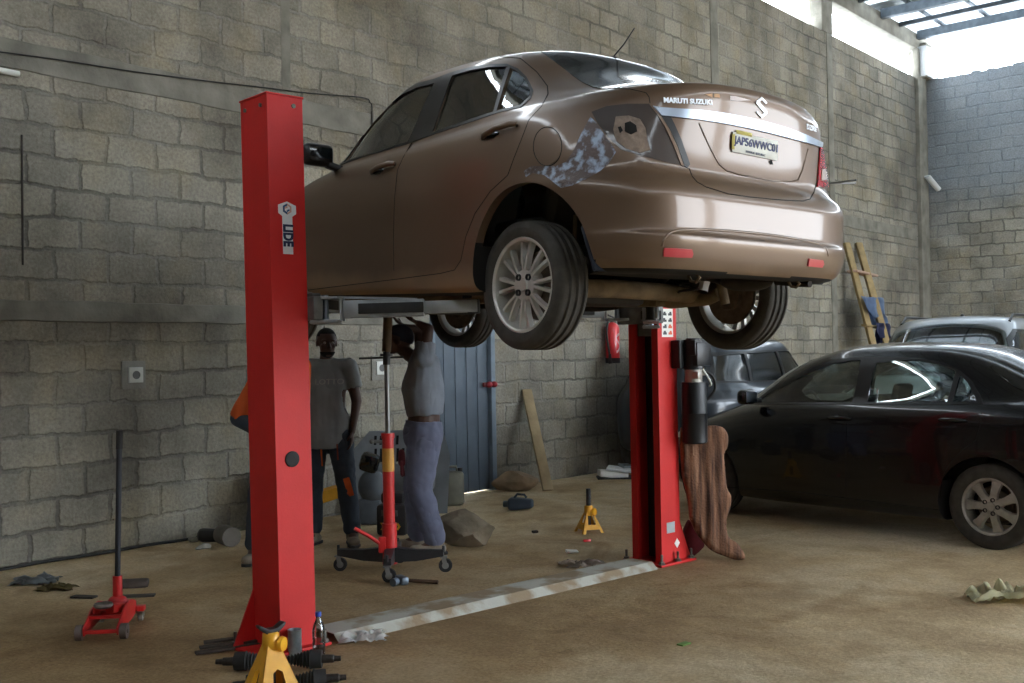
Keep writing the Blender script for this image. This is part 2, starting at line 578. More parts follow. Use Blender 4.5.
# lintel bands cast through the wall, a finger proud of the blocks
def band(name, x0, x1, z0, z1, proud=0.018):
    b_ = bmesh.new()
    n = int((x1 - x0) / 0.12)
    rows = []
    for i in range(n + 1):
        x = x0 + (x1 - x0) * i / n
        za = z0 + 0.018 * noise.noise((x * 2.3, 0, 3)) + 0.008 * noise.noise((x * 14, 0, 3))
        zb = z1 + 0.018 * noise.noise((x * 2.1, 5, 9)) + 0.008 * noise.noise((x * 13, 4, 3))
        rows.append([b_.verts.new(v) for v in ((x, 0.01, za), (x, -proud, za + 0.012), (x, -proud * 0.8, zb - 0.012), (x, 0.01, zb))])
    for A, B in zip(rows, rows[1:]):
        for j in range(3):
            b_.faces.new((A[j], A[j + 1], B[j + 1], B[j]))
        b_.faces.new((A[3], A[0], B[0], B[3]))
    b_.faces.new(rows[0]); b_.faces.new(rows[-1][::-1])
    return struct(name, b_, M_CONC)
band('trim_%d' % k, XB, 4.40, 1.80, 1.97); k += 1
band('trim_%d' % k, XB, 18.4, 3.66, 3.90, 0.012); k += 1
band('trim_%d' % k, DX0 - 0.3, DX1 + 0.5, DZ + 0.02, DZ + 0.24); k += 1
# narrow cast strips where the pipes were buried
for xx, ww in ((2.62, 0.10),):
    bm = bmesh.new()
    box(bm, (xx, 0.004, 5.2), (ww, 0.012, 3.6), 0.002)
    struct('trim_%d' % k, bm, M_CONC); k += 1
# ---- roof: truss chords parallel to the right wall, purlins along the hall, sheets over them
M_STEEL = mat('roof_steel', srgb(96, 104, 112), 0.55, 0.6, var=0.3)
ZC = 7.90
bm = bmesh.new()
for i, xx in enumerate((18.6, 17.6, 16.7, 15.6, 14.5, 12.4, 10.3, 8.2, 6.1, 4.0, 1.9, -0.2, -2.3, -4.4, -6.6)):
    hh = 0.17 if i % 2 == 0 else 0.08
    bar(bm, (xx, -0.05, ZC), (xx, YN, ZC), hh * 0.8, hh)
struct('ceiling', bm, M_STEEL)
bm = bmesh.new()
for j in range(21):
    yy = 0.3 - j * 0.85
    bar(bm, (XB - 0.3, yy, ZC + 0.12), (XR + 0.3, yy, ZC + 0.12), 0.06, 0.05)
struct('ceiling', bm, M_STEEL)
M_SHEET = mat('roof_sheet', srgb(176, 184, 190), 0.45, 0.4, var=0.2)
m = bpy.data.materials.new('translucent_sheet')
m.use_nodes = True
nt = m.node_tree
nt.nodes.remove(nt.nodes['Principled BSDF'])
ta = nt.nodes.new('ShaderNodeBsdfTranslucent'); ta.inputs[0].default_value = (0.30, 0.33, 0.345, 1)
tb = nt.nodes.new('ShaderNodeBsdfDiffuse'); tb.inputs[0].default_value = (0.5, 0.54, 0.56, 1)
mx = nt.nodes.new('ShaderNodeMixShader'); mx.inputs[0].default_value = 0.45
nt.links.new(ta.outputs[0], mx.inputs[1]); nt.links.new(tb.outputs[0], mx.inputs[2])
nt.links.new(mx.outputs[0], nt.nodes['Material Output'].inputs['Surface'])
M_TRANS = m
def sheet(x0, x1, y0, y1, z):
    b_ = bmesh.new()
    n = max(2, int((x1 - x0) / 0.05))
    A = []
    for i in range(n + 1):
        x = x0 + (x1 - x0) * i / n
        zz = z + 0.018 * math.sin(x * 2 * PI / 0.2)
        A.append((b_.verts.new((x, y0, zz)), b_.verts.new((x, y1, zz))))
    for p, q in zip(A, A[1:]):
        b_.faces.new((p[0], q[0], q[1], p[1]))
    return b_
def is_clear(x, j):
    return (x > 6 and int(x) % 4 == 1) or (x > 12.5 and (int(x * 1.1) + j) % 3 != 0)
bmo, bmt = bmesh.new(), bmesh.new()
xx = XB - 0.5
while xx < XR + 0.6:
    for j in range(4):
        y0 = 0.6 - j * 4.6
        append(bmt if is_clear(xx, j) else bmo, sheet(xx, xx + 1.02, y0, y0 - 4.65, ZC + 0.175 + 0.006 * (j % 2)))
    xx += 1.0
struct('ceiling', bmo, M_SHEET, 60)
struct('ceiling', bmt, M_TRANS, 60)
# ---------------------------------------------------------------- cars
def car_shell(levels, p_q, k=4, n=44, inset=0.0, zlo=-9.0, ysc=1.0, slope=0.04, xm=1.1):
    """body as plan outlines stacked upwards. level = (xF, xR, W, zF, zM, zR, crown, p, q)"""
    L = []
    lv = [l for l in levels]
    m_ = len(lv)
    for i in range(m_ - 1):
        a, b, c, d = lv[max(0, i - 1)], lv[i], lv[i + 1], lv[min(m_ - 1, i + 2)]
        for s in range(k):
            t = s / k
            L.append(tuple(cr(a[j], b[j], c[j], d[j], t) for j in range(9)))
    L.append(lv[-1])
    bm = bmesh.new()
    rings = []
    for (xF, xR, Wd, zF, zM, zR, cw, p, q) in L:
        xF -= inset * 1.1; xR += inset * 2.0; Wd -= inset
        Wd = max(Wd, 0.02)
        if xF < xm + 0.05: xF = xm + 0.05
        if xR > xm - 0.05: xR = xm - 0.05
        if zM < zlo: continue
        quad = []
        dense = []
        for i in range(401):
            th = PI / 2 * i / 400
            dense.append((abs(math.cos(th)) ** (2 / p), abs(math.sin(th)) ** (2 / q)))
        out = []
        for qd in range(4):
            a = (xF - xm) if qd in (0, 3) else (xm - xR)
            pts = [(c * a, s_ * Wd) for c, s_ in dense]
            acc = [0]
            for u, v in zip(pts, pts[1:]):
                acc.append(acc[-1] + math.hypot(v[0] - u[0], v[1] - u[1]))
            res = []
            j = 0
            for i in range(n):
                target = acc[-1] * i / n
                while j < 399 and acc[j + 1] < target: j += 1
                f = (target - acc[j]) / max(1e-9, acc[j + 1] - acc[j])
                res.append((pts[j][0] + (pts[j + 1][0] - pts[j][0]) * f, pts[j][1] + (pts[j + 1][1] - pts[j][1]) * f))
            res.append(pts[-1])
            quad.append(res)
        ring = []
        ring += [(xm + x, y) for x, y in quad[0][:-1]]
        ring += [(xm - x, y) for x, y in quad[1][::-1][:-1]]
        ring += [(xm - x, -y) for x, y in quad[2][:-1]]
        ring += [(xm + x, -y) for x, y in quad[3][::-1][:-1]]
        vs = []
        for x, y in ring:
            wR = sstep(0.45, -0.45, x) if False else 1 - sstep(-0.45, 0.45, x)
            wF = sstep(1.75, 2.7, x)
            s = slope * math.exp(-((zM - 1.03) / 0.15) ** 2)
            z = zM + s * (1.0 - x)
            z = z * (1 - wR) + (zR - cw * (y / 0.8) ** 2) * wR
            z = z * (1 - wF) + zF * wF
            if wF > 0: z -= 0.05 * wF * (y / 0.85) ** 2 * sstep(0.5, 0.8, zF)
            vs.append(bm.verts.new((x, y * ysc, z - inset * 0.9 * sstep(0.75, 1.0, zM))))
        rings.append(vs)
    for A, B in zip(rings, rings[1:]):
        for i in range(len(A)):
            j = (i + 1) % len(A)
            bm.faces.new((A[i], A[j], B[j], B[i]))
    bm.faces.new(rings[0][::-1])
    bm.faces.new(rings[-1])
    return bm
class Surf:
    """body skin that outlines are cast on: polygons may be given in photo pixels or body x,z"""
    def __init__(self, bm, Mw):
        bmesh.ops.recalc_face_normals(bm, faces=bm.faces)
        self.bvh = BVHTree.FromBMesh(bm)
        self.Mw = Mw
        self.Mi = Mw.inverted()
        self.miss = 0
    def px(self, px, py):
        o = self.Mi @ CAM_LOC
        d = (self.Mi.to_3x3() @ ray(px, py)).normalized()
        h = self.bvh.ray_cast(o, d)
        if h[0] is None:
            h = None
            best = None
            for s in range(20, 110):
                p = o + d * (s * 0.1)
                q = self.bvh.find_nearest(p)
                if best is None or q[3] < best[3]: best = q
            self.miss += 1
            return best[0], best[1]
        nrm = h[1]
        if nrm.dot(d) > 0: nrm = -nrm
        return h[0], nrm
    def side(self, x, z, sy=1):
        h = self.bvh.ray_cast(Vector((x, 3 * sy, z)), Vector((0, -sy, 0)))
        return (h[0], h[1]) if h[0] is not None else (Vector((x, 0.7 * sy, z)), Vector((0, sy, 0)))
    def end(self, y, z, sx=-1):
        h = self.bvh.ray_cast(Vector((1 + 5 * sx, y, z)), Vector((-sx, 0, 0)))
        return (h[0], h[1]) if h[0] is not None else (Vector((1 + 1.7 * sx, y, z)), Vector((sx, 0, 0)))
    def top(self, x, y):
        h = self.bvh.ray_cast(Vector((x, y, 4)), Vector((0, 0, -1)))
        return (h[0], h[1]) if h[0] is not None else (Vector((x, y, 1)), Vector((0, 0, 1)))
def in_poly(x, y, poly):
    c = False
    n = len(poly)
    for i in range(n):
        x1, y1 = poly[i]; x2, y2 = poly[i - 1]
        if (y1 > y) != (y2 > y) and x < (x2 - x1) * (y - y1) / (y2 - y1) + x1:
            c = not c
    return c
def panel(S, poly, cast, eps, thick, step, holes=()):
    """conforming patch: the outline is cast on the skin, lifted by eps and given thickness"""
    P = []
    n = len(poly)
    E = []
    def addloop(pl):
        s0 = len(P)
        for i in range(len(pl)):
            a, b = pl[i], pl[(i + 1) % len(pl)]
            m_ = max(1, int(math.hypot(b[0] - a[0], b[1] - a[1]) / step))
            for s in range(m_):
                P.append(Vector((a[0] + (b[0] - a[0]) * s / m_, a[1] + (b[1] - a[1]) * s / m_)))
        for i in range(s0, len(P)):
            E.append((i, i + 1 if i + 1 < len(P) else s0))
    addloop(poly)
    for h in holes: addloop(h)
    xs = [p[0] for p in poly]; ys = [p[1] for p in poly]
    x = min(xs) + step * 0.5
    while x < max(xs):
        y = min(ys) + step * 0.5
        while y < max(ys):
            if in_poly(x, y, poly) and not any(in_poly(x, y, h) for h in holes):
                P.append(Vector((x, y)))
            y += step
        x += step
    vs, es, fs, *_ = delaunay_2d_cdt(P, E, [], 0, 1e-6)
    bm = bmesh.new()
    F, B = [], []
    for v in vs:
        p, nn = cast(v.x, v.y)
        F.append(bm.verts.new(p + nn * eps)); B.append(bm.verts.new(p + nn * (eps - thick)))
    cnt = {}
    for f in fs:
        cx = sum(vs[i].x for i in f) / len(f); cy = sum(vs[i].y for i in f) / len(f)
        if not in_poly(cx, cy, poly) or any(in_poly(cx, cy, h) for h in holes): continue
        try:
            bm.faces.new([F[i] for i in f]); bm.faces.new([B[i] for i in reversed(f)])
        except ValueError:
            continue
        for i in range(len(f)):
            e = (f[i], f[(i + 1) % len(f)])
            cnt[tuple(sorted(e))] = cnt.get(tuple(sorted(e)), []) + [e]
    for kx, l in cnt.items():
        if len(l) == 1:
            a, b = l[0]
            bm.faces.new((F[b], F[a], B[a], B[b]))
    loose = [v for v in bm.verts if not v.link_faces]
    bmesh.ops.delete(bm, geom=loose, context='VERTS')
    return bm
def seam(S, pts, cast, r, step, closed=False, lift=0.0):
    P = []
    n = len(pts)
    for i in range(n if closed else n - 1):
        a, b = pts[i], pts[(i + 1) % n]
        m_ = max(1, int(math.hypot(b[0] - a[0], b[1] - a[1]) / step))
        for s in range(m_):
            P.append((a[0] + (b[0] - a[0]) * s / m_, a[1] + (b[1] - a[1]) * s / m_))
    if not closed: P.append(pts[-1])
    out = []
    for x, y in P:
        p, nn = cast(x, y)
        out.append(p + nn * lift)
    bm = bmesh.new()
    tube(bm, out, r, 6, closed)
    return bm
def tmp_obj(bm):
    o = bpy.data.objects.new('tmp', mesh_from(bm, 'tmp', None))
    COL.objects.link(o)
    return o
M_TYRE = mat('tyre_rubber', srgb(74, 71, 66), 0.85, var=0.35, vscale=14, bump=0.3, bscale=70)
M_WELL = mat('wheel_well_black', srgb(22, 22, 22), 0.9)
M_ALLOY = mat('alloy_silver', srgb(206, 204, 198), 0.42, 0.5, var=0.15, vscale=12)
M_ALLOYD = mat('alloy_dull', srgb(184, 180, 172), 0.5, 0.45, var=0.3, vscale=12)
M_BRAKE = mat('brake_iron', srgb(112, 98, 84), 0.8, 0.1, var=0.5, vscale=20)
M_NUT = mat('wheel_nut', srgb(70, 70, 72), 0.4, 0.9)
def make_wheel(name, Rt, Wt, Rr, spokes, parent, loc, side, style, alloy, steer=0.0, tyre=None):
    """wheel as a part: tyre, rim (> nuts). axis along y, outer face towards +y * side"""
    t = bmesh.new()
    h = Wt / 2
    prof = [(Rr - 0.004, -h * 0.78), (Rr + 0.012, -h * 0.93), (Rr + 0.045, -h), (Rt - 0.035, -h * 0.98), (Rt - 0.012, -h * 0.9), (Rt, -h * 0.74)]
    for g in (-0.48, 0.0, 0.48):
        c = g * h
        prof += [(Rt + 0.001, c - 0.012 - 0.002), (Rt - 0.009, c - 0.008), (Rt - 0.009, c + 0.008), (Rt + 0.001, c + 0.014)]
    prof += [(Rt, h * 0.74), (Rt - 0.012, h * 0.9), (Rt - 0.035, h * 0.98), (Rr + 0.045, h), (Rr + 0.012, h * 0.93), (Rr - 0.004, h * 0.78)]
    My = Matrix.Rotation(-PI / 2 * side, 4, 'X')
    lathe(t, prof, 72, My)
    tyr = obj(name, t, tyre or M_TYRE, parent, 40, loc, (0, 0, steer))
    r = bmesh.new()
    lathe(r, [(Rr, -h * 0.8), (Rr + 0.006, -h * 0.84), (Rr + 0.006, h * 0.84), (Rr - 0.004, h * 0.86), (Rr - 0.014, h * 0.78), (Rr - 0.02, h * 0.4), (Rr - 0.03, 0), (Rr - 0.02, -h * 0.6), (Rr, -h * 0.8)], 72, My)
    zf = h * 0.62
    if style == 'turbine':       # paired thin blades
        for i in range(spokes):
            a = 2 * PI * i / spokes
            for da in (-0.13, 0.13):
                M = My @ Matrix.Rotation(a + da, 4, 'Z')
                b_ = bmesh.new()
                secs = [(0.045, 0.014, zf + 0.0), (0.08, 0.012, zf + 0.008), (0.14, 0.012, zf + 0.006), (Rr - 0.012, 0.015, zf - 0.005)]
                rows = []
                for k_, (x, w_, z) in enumerate(secs):
                    off = (x - 0.09) * da * 0.45
                    rows.append([b_.verts.new(v) for v in ((x, off - w_, z - 0.026), (x, off - w_ * 0.55, z), (x, off + w_ * 0.55, z), (x, off + w_, z - 0.026))])
                for A, B in zip(rows, rows[1:]):
                    for j in range(4):
                        l = (j + 1) % 4
                        b_.faces.new((A[j], A[l], B[l], B[j]))
                b_.faces.new(rows[0]); b_.faces.new(rows[-1][::-1])
                append(r, b_, M)
        lathe(r, [(0, zf + 0.012), (0.028, zf + 0.012), (0.034, zf + 0.006), (0.075, zf + 0.004), (0.085, zf - 0.02), (0.085, zf - 0.05), (0, zf - 0.05)], 40, My)
    else:                        # broad spokes
        for i in range(spokes):
            a = 2 * PI * i / spokes
            M = My @ Matrix.Rotation(a, 4, 'Z')
            b_ = bmesh.new()
            secs = [(0.05, 0.036, zf + 0.004), (0.10, 0.030, zf + 0.010), (0.15, 0.034, zf + 0.004), (Rr - 0.010, 0.052, zf - 0.006)]
            rows = []
            for (x, w_, z) in secs:
                rows.append([b_.verts.new(v) for v in ((x, -w_, z - 0.03), (x, -w_ * 0.8, z - 0.004), (x, 0, z + 0.002), (x, w_ * 0.8, z - 0.004), (x, w_, z - 0.03))])
            for A, B in zip(rows, rows[1:]):
                for j in range(5):
                    l = (j + 1) % 5
                    b_.faces.new((A[j], A[l], B[l], B[j]))
            b_.faces.new(rows[0]); b_.faces.new(rows[-1][::-1])
            append(r, b_, M)
        lathe(r, [(0, zf + 0.016), (0.03, zf + 0.014), (0.036, zf + 0.008), (0.07, zf + 0.006), (0.08, zf - 0.03), (0, zf - 0.04)], 40, My)
    rim = obj('rim', r, alloy, tyr, 30)
    nn = 4 if style == 'turbine' else 5
    for i in range(nn):
        nb = bmesh.new()
        a = 2 * PI * (i + 0.5) / nn
        lathe(nb, [(0, zf - 0.002), (0.007, zf - 0.002), (0.012, zf + 0.012), (0.016, zf + 0.012), (0.017, zf - 0.01)], 14, My @ Matrix.Translation((0.052, 0, 0)) if False else My @ Matrix.Rotation(a, 4, 'Z') @ Matrix.Translation((0.052, 0, 0.003)))
        obj('wheel_nut', nb, M_NUT, tyr, 30)
    db = bmesh.new()
    lathe(db, [(0, 0.0), (Rr - 0.085, 0.0), (Rr - 0.08, -0.01), (Rr - 0.08, -0.03), (Rr - 0.06, -0.034), (Rr - 0.06, -0.05), (0.09, -0.055), (0.085, -0.075), (0, -0.08)], 40, My)
    obj('brake_drum', db, M_BRAKE, tyr, 30)
    return tyr
def arch_cut(o, xs, zs, Rs, depth, W_):
    for x, z, r_ in zip(xs, zs, Rs):
        for s in (-1, 1):
            b_ = bmesh.new()
            cyl(b_, (x, s * (W_ - depth), z), (x, s * (W_ + 0.4), z), r_, n=64)
            c = tmp_obj(b_)
            boolean(o, c)
            kill(c)
def window_cut(o, polys, y0=0.25, y1=1.3):
    """polys: body x,z"""
    for pl in polys:
        for s in (-1, 1):
            b_ = bmesh.new()
            M = Matrix(((1, 0, 0, 0), (0, 0, 1, 0), (0, 1, 0, 0), (0, 0, 0, 1)))
            prism(b_, pl, M, s * y0 if s > 0 else -y1, s * y1 if s > 0 else -y0)
            c = tmp_obj(b_)
            boolean(o, c)
            kill(c)
def screen_cut(o, pl, z0=1.14):
    b_ = bmesh.new()
    cx = sum(p[0] for p in pl) / len(pl)
    prism(b_, [(cx + (x - cx) * 0.93, y * 0.95) for x, y in pl], Matrix.Identity(4), z0, 2.6)
    c = tmp_obj(b_); boolean(o, c); kill(c)
def paint(name, col, flake=0.35, rough=0.3):
    m = mat(name, col, rough, 0.0, coat=0.5)
    nt = m.node_tree
    b = nt.nodes['Principled BSDF']
    b.inputs['Metallic'].default_value = flake
    b.inputs['Coat Roughness'].default_value = 0.09
    return m
def dust(m, col, z0, z1, amt=0.8, axis='Z', nscale=3.0):
    """dried dirt that settled on the low panels"""
    nt = m.node_tree
    N, L = nt.nodes, nt.links
    b = N['Principled BSDF']
    base = tuple(b.inputs['Base Color'].default_value)
    tc = N.new('ShaderNodeTexCoord'); sp = N.new('ShaderNodeSeparateXYZ')
    L.new(tc.outputs['Object'], sp.inputs[0])
    n = N.new('ShaderNodeTexNoise'); n.inputs['Scale'].default_value = nscale; n.inputs['Detail'].default_value = 6
    L.new(tc.outputs['Object'], n.inputs['Vector'])
    ad = N.new('ShaderNodeMath'); ad.operation = 'MULTIPLY_ADD'; ad.inputs[1].default_value = (z1 - z0) * 1.2; 
    L.new(n.outputs['Fac'], ad.inputs[0]); L.new(sp.outputs[axis], ad.inputs[2])
    mr = N.new('ShaderNodeMapRange'); mr.inputs['From Min'].default_value = z1 + (z1 - z0) * 0.6; mr.inputs['From Max'].default_value = z0 + (z1 - z0) * 0.6
    mr.inputs['To Min'].default_value = 0; mr.inputs['To Max'].default_value = amt
    L.new(ad.outputs[0], mr.inputs['Value'])
    x = N.new('ShaderNodeMix'); x.data_type = 'RGBA'
    L.new(mr.outputs[0], x.inputs[0]); x.inputs[6].default_value = base; x.inputs[7].default_value = (*col, 1)
    L.new(x.outputs[2], b.inputs['Base Color'])
    rr = N.new('ShaderNodeMapRange'); rr.inputs['To Min'].default_value = b.inputs['Roughness'].default_value; rr.inputs['To Max'].default_value = 0.9
    L.new(mr.outputs[0], rr.inputs['Value']); L.new(rr.outputs[0], b.inputs['Roughness'])
    cm = N.new('ShaderNodeMath'); cm.operation = 'SUBTRACT'; cm.inputs[0].default_value = b.inputs['Coat Weight'].default_value
    L.new(mr.outputs[0], cm.inputs[1]); cm.use_clamp = True
    L.new(cm.outputs[0], b.inputs['Coat Weight'])
    mm = N.new('ShaderNodeMath'); mm.operation = 'SUBTRACT'; mm.inputs[0].default_value = b.inputs['Metallic'].default_value
    L.new(mr.outputs[0], mm.inputs[1]); mm.use_clamp = True
    L.new(mm.outputs[0], b.inputs['Metallic'])
    return m
def glass(name, tint, rough=0.0, mixf=0.55):
    """thin tinted pane: part mirror, part see-through"""
    m = bpy.data.materials.new(name)
    m.use_nodes = True
    nt = m.node_tree
    N, L = nt.nodes, nt.links
    N.remove(N['Principled BSDF'])
    t = N.new('ShaderNodeBsdfTransparent'); t.inputs[0].default_value = (*tint, 1)
    g = N.new('ShaderNodeBsdfGlossy'); g.inputs['Roughness'].default_value = rough; g.inputs[0].default_value = (0.95, 0.98, 1, 1)
    f = N.new('ShaderNodeFresnel'); f.inputs[0].default_value = 1.5
    a = N.new('ShaderNodeMath'); a.operation = 'MULTIPLY_ADD'; a.inputs[1].default_value = 1.5; a.inputs[2].default_value = mixf; a.use_clamp = True
    L.new(f.outputs[0], a.inputs[0])
    x = N.new('ShaderNodeMixShader')
    L.new(a.outputs[0], x.inputs[0]); L.new(t.outputs[0], x.inputs[1]); L.new(g.outputs[0], x.inputs[2])
    L.new(x.outputs[0], N['Material Output'].inputs['Surface'])
    return m
M_GLASS = glass('window_glass', (0.80, 0.86, 0.84), 0.0, 0.02)
M_GLASSD = mat('dark_glass', srgb(14, 18, 20), 0.12, spec=0.9)
M_BLACKP = mat('black_trim', srgb(20, 20, 22), 0.35)
M_CHROME = mat('chrome', srgb(132, 140, 150), 0.3, 1.0)
M_INT = mat('cabin_grey', srgb(70, 66, 60), 0.9)
M_INTD = mat('cabin_dark', srgb(34, 32, 31), 0.9)
M_LAMP = mat('red_lamp', srgb(176, 34, 46), 0.15, coat=1.0)
M_LAMPC = mat('clear_lamp', srgb(214, 196, 192), 0.12, coat=1.0)
def assign_well(me, xs, zs, Rs, W_, idx):
    for p in me.polygons:
        c = p.center
        for x, z, r_ in zip(xs, zs, Rs):
            d = math.hypot(c.x - x, c.z - z)
            if d < r_ + 0.004 and abs(c.y) < W_ and (d > r_ - 0.012 or abs(p.normal.y) > 0.9) and c.z < z + r_ + .01 and abs(c.y) > 0.3 and d < r_ + .004:
                if d > r_ - 0.012 or (abs(abs(p.normal.y) - 1) < 0.05 and abs(c.y) < W_ - 0.25):
                    p.material_index = idx
def seats(parent, x, z=0.5, h=0.62):
    for s in (-1, 1):
        b_ = bmesh.new()
        box(b_, (x, s * 0.36, z + 0.06), (0.48, 0.46, 0.16), 0.05)
        box(b_, (x - 0.30, s * 0.36, z + 0.33), (0.14, 0.44, h - 0.1), 0.05, (0, -0.28, 0))
        st = obj('seat', b_, M_INT, parent, 40)
        b_ = bmesh.new()
        box(b_, (x - 0.42, s * 0.36, z + h + 0.04), (0.08, 0.24, 0.16), 0.035, (0, -0.25, 0))
        obj('headrest', b_, M_INT, st, 40)
# ---------------------------------------------------------------- lifted saloon
DZ_YAW = R(127.9577) + TH
DZ_O = W(0.67157, 5.49422, 1.56944)
dz = thing('car', 'bronze brown saloon car raised on the two-post lift with its left tail lamp missing', 'car', DZ_O)
DZ_ROT = Euler((0.01026, -0.04449, DZ_YAW), 'XYZ')
dz.rotation_euler = DZ_ROT
off = DZ_ROT.to_matrix() @ Vector((0, -0.028, 0))
dz.location = DZ_O + off
DZM = Matrix.Translation(DZ_O + off) @ DZ_ROT.to_matrix().to_4x4()
YS = 1.022
#        xF    xR    W     zF    zM    zR   crown p  q
DZL = [
 (2.90, -0.45, 0.66, 0.21, 0.205, 0.30, 0, 6, 4),
 (3.00, -0.60, 0.75, 0.215, 0.21, 0.295, 0, 6, 4.5),
 (3.12, -0.715, 0.82, 0.24, 0.23, 0.30, 0, 6.5, 5),
 (3.18, -0.755, 0.845, 0.31, 0.28, 0.335, 0, 7.5, 5.5),
 (3.20, -0.772, 0.852, 0.40, 0.37, 0.40, 0, 8, 6),
 (3.21, -0.778, 0.857, 0.46, 0.44, 0.455, 0, 8, 6),
 (3.20, -0.764, 0.859, 0.50, 0.49, 0.485, 0, 8, 6),
 (3.20, -0.760, 0.863, 0.58, 0.58, 0.57, 0, 8, 6),
 (3.17, -0.756, 0.872, 0.66, 0.66, 0.64, 0, 8, 6),
 (3.12, -0.738, 0.876, 0.72, 0.73, 0.69, 0, 8, 5.4),
 (3.05, -0.708, 0.874, 0.77, 0.79, 0.74, 0.0, 7, 4.5),
 (2.95, -0.698, 0.868, 0.82, 0.85, 0.83, 0.01, 7, 4.3),
 (2.80, -0.697, 0.856, 0.88, 0.91, 0.93, 0.02, 6.5, 4.2),
 (2.60, -0.700, 0.836, 0.94, 0.965, 1.03, 0.04, 6, 4.1),
 (2.45, -0.702, 0.812, 0.985, 1.0, 1.11, 0.07, 6, 4),
 (2.38, -0.696, 0.790, 1.01, 1.022, 1.155, 0.085, 5.5, 3.8),
 (2.34, -0.665, 0.775, 1.03, 1.04, 1.178, 0.085, 5, 3.6),
 (2.28, -0.52, 0.762, 1.06, 1.07, 1.188, 0.07, 4.6, 3.4),
 (2.20, -0.40, 0.746, 1.11, 1.11, 1.205, 0.04, 4.4, 3.2),
 (2.05, -0.22, 0.718, 1.20, 1.2, 1.272, 0.03, 4.4, 3.2),
 (1.86, -0.06, 0.686, 1.30, 1.295, 1.345, 0.02, 4.4, 3.2),
 (1.64, 0.05, 0.656, 1.39, 1.38, 1.402, 0.01, 4.2, 3.2),
 (1.50, 0.12, 0.622, 1.44, 1.435, 1.444, 0, 3.8, 3.0),
 (1.38, 0.22, 0.560, 1.48, 1.482, 1.478, 0, 3.4, 2.8),
 (1.28, 0.40, 0.430, 1.51, 1.515, 1.505, 0, 3.0, 2.6),
 (1.20, 0.70, 0.220, 1.528, 1.534, 1.525, 0, 2.4, 2.4),
 (1.14, 1.00, 0.060, 1.535, 1.54, 1.532, 0, 2, 2),
]
DZL = [((l[0] if l[0] < 2.05 else 2.05 + (l[0] - 2.05) * 1.2),) + l[1:] for l in DZL]
ARX, ARZ, ARR = (-0.075, 2.75), (0.300, 0.33), (0.415, 0.40)
skin = car_shell(DZL, None, 4, 44, 0, ysc=YS)
DS = Surf(skin.copy(), DZM)
M_DZ = paint('bronze_paint', srgb(104, 83, 66), 0.3, 0.4)
dust(M_DZ, srgb(150, 124, 96), 0.22, 0.36, 0.85)
body = obj('body', skin, [M_DZ, M_WELL, M_BLACKP], None, 30)
px = DS.px
def sxz(pts):
    r = []
    for a in pts:
        p, n = px(*a)
        r.append((p.x, p.z))
    return r
g_front = [(343.9, 162.5), (375, 152.8), (408.3, 141.5), (417, 122), (434.5, 83.5), (416.5, 88), (400, 96.5), (386, 108), (371, 124), (357.9, 140.7)]
g_rear = [(432.5, 132.5), (442, 104), (452.5, 75.8), (470, 70.5), (490, 67.3), (507, 66.8), (493.5, 111.8), (465, 121.2)]
g_qtr = [(510.5, 68), (517, 71), (525, 79), (530.5, 90), (529, 97), (520.7, 105), (496.8, 111)]
dlo = [(333, 165), (372, 154.5), (408, 143.8), (433, 134.8), (470, 122.5), (497, 113.2), (521, 107.4), (531, 98.5), (533, 89.5), (526.5, 77), (518, 68.8), (507, 64), (488, 64.6), (468, 68), (450, 73), (434, 79.2), (416, 84), (396, 94.5), (377, 111), (356, 136)]
wins = [sxz(g_front), sxz(g_rear), sxz(g_qtr)]
inner = tmp_obj(car_shell(DZL, None, 2, 24, 0.045, 0.42, ysc=YS))
boolean(body, inner); kill(inner)
window_cut(body, wins)
ws = [(2.17, -0.5), (2.24, 0), (2.17, 0.5), (2.02, 0.62), (1.75, 0.60), (1.50, 0.52), (1.44, 0), (1.50, -0.52), (1.75, -0.60), (2.02, -0.62)]
screen_cut(body, ws)
arch_cut(body, ARX, ARZ, ARR, 0.36, 0.87)
for (x0_, x1_, hy, z1_) in ((-0.12, 0.47, 0.62, 0.40), (-0.60, -0.10, 0.60, 0.315)):
    b_ = bmesh.new(); box(b_, ((x0_ + x1_) / 2, 0, z1_ / 2), (x1_ - x0_, hy * 2, z1_), 0.04)
    c_ = tmp_obj(b_); boolean(body, c_); kill(c_)
body.parent = dz
assign_well(body.data, ARX, ARZ, ARR, 0.83, 1)
for p in body.data.polygons:
    p.use_smooth = True
    c = p.center
    if (abs(c.y) < 0.80 and p.normal.z < -0.8 and c.z < 0.42) or (abs(c.y) < 0.63 and -0.61 < c.x < 0.48 and c.z < 0.41 and c.z > 0.21):
        p.material_index = 1
body.data.set_sharp_from_angle(angle=R(32))
# window surrounds and panes, both sides
for s in (1, -1):
    c_ = lambda x, z, s=s: DS.side(x, z, s)
    obj('window_frame', panel(DS, sxz(dlo), c_, 0.003, 0.006, 0.035, wins), M_BLACKP, dz, 30)
    for w_ in wins:
        obj('window_glass', panel(DS, w_, c_, -0.008, 0.003, 0.06), M_GLASS, dz, 60)
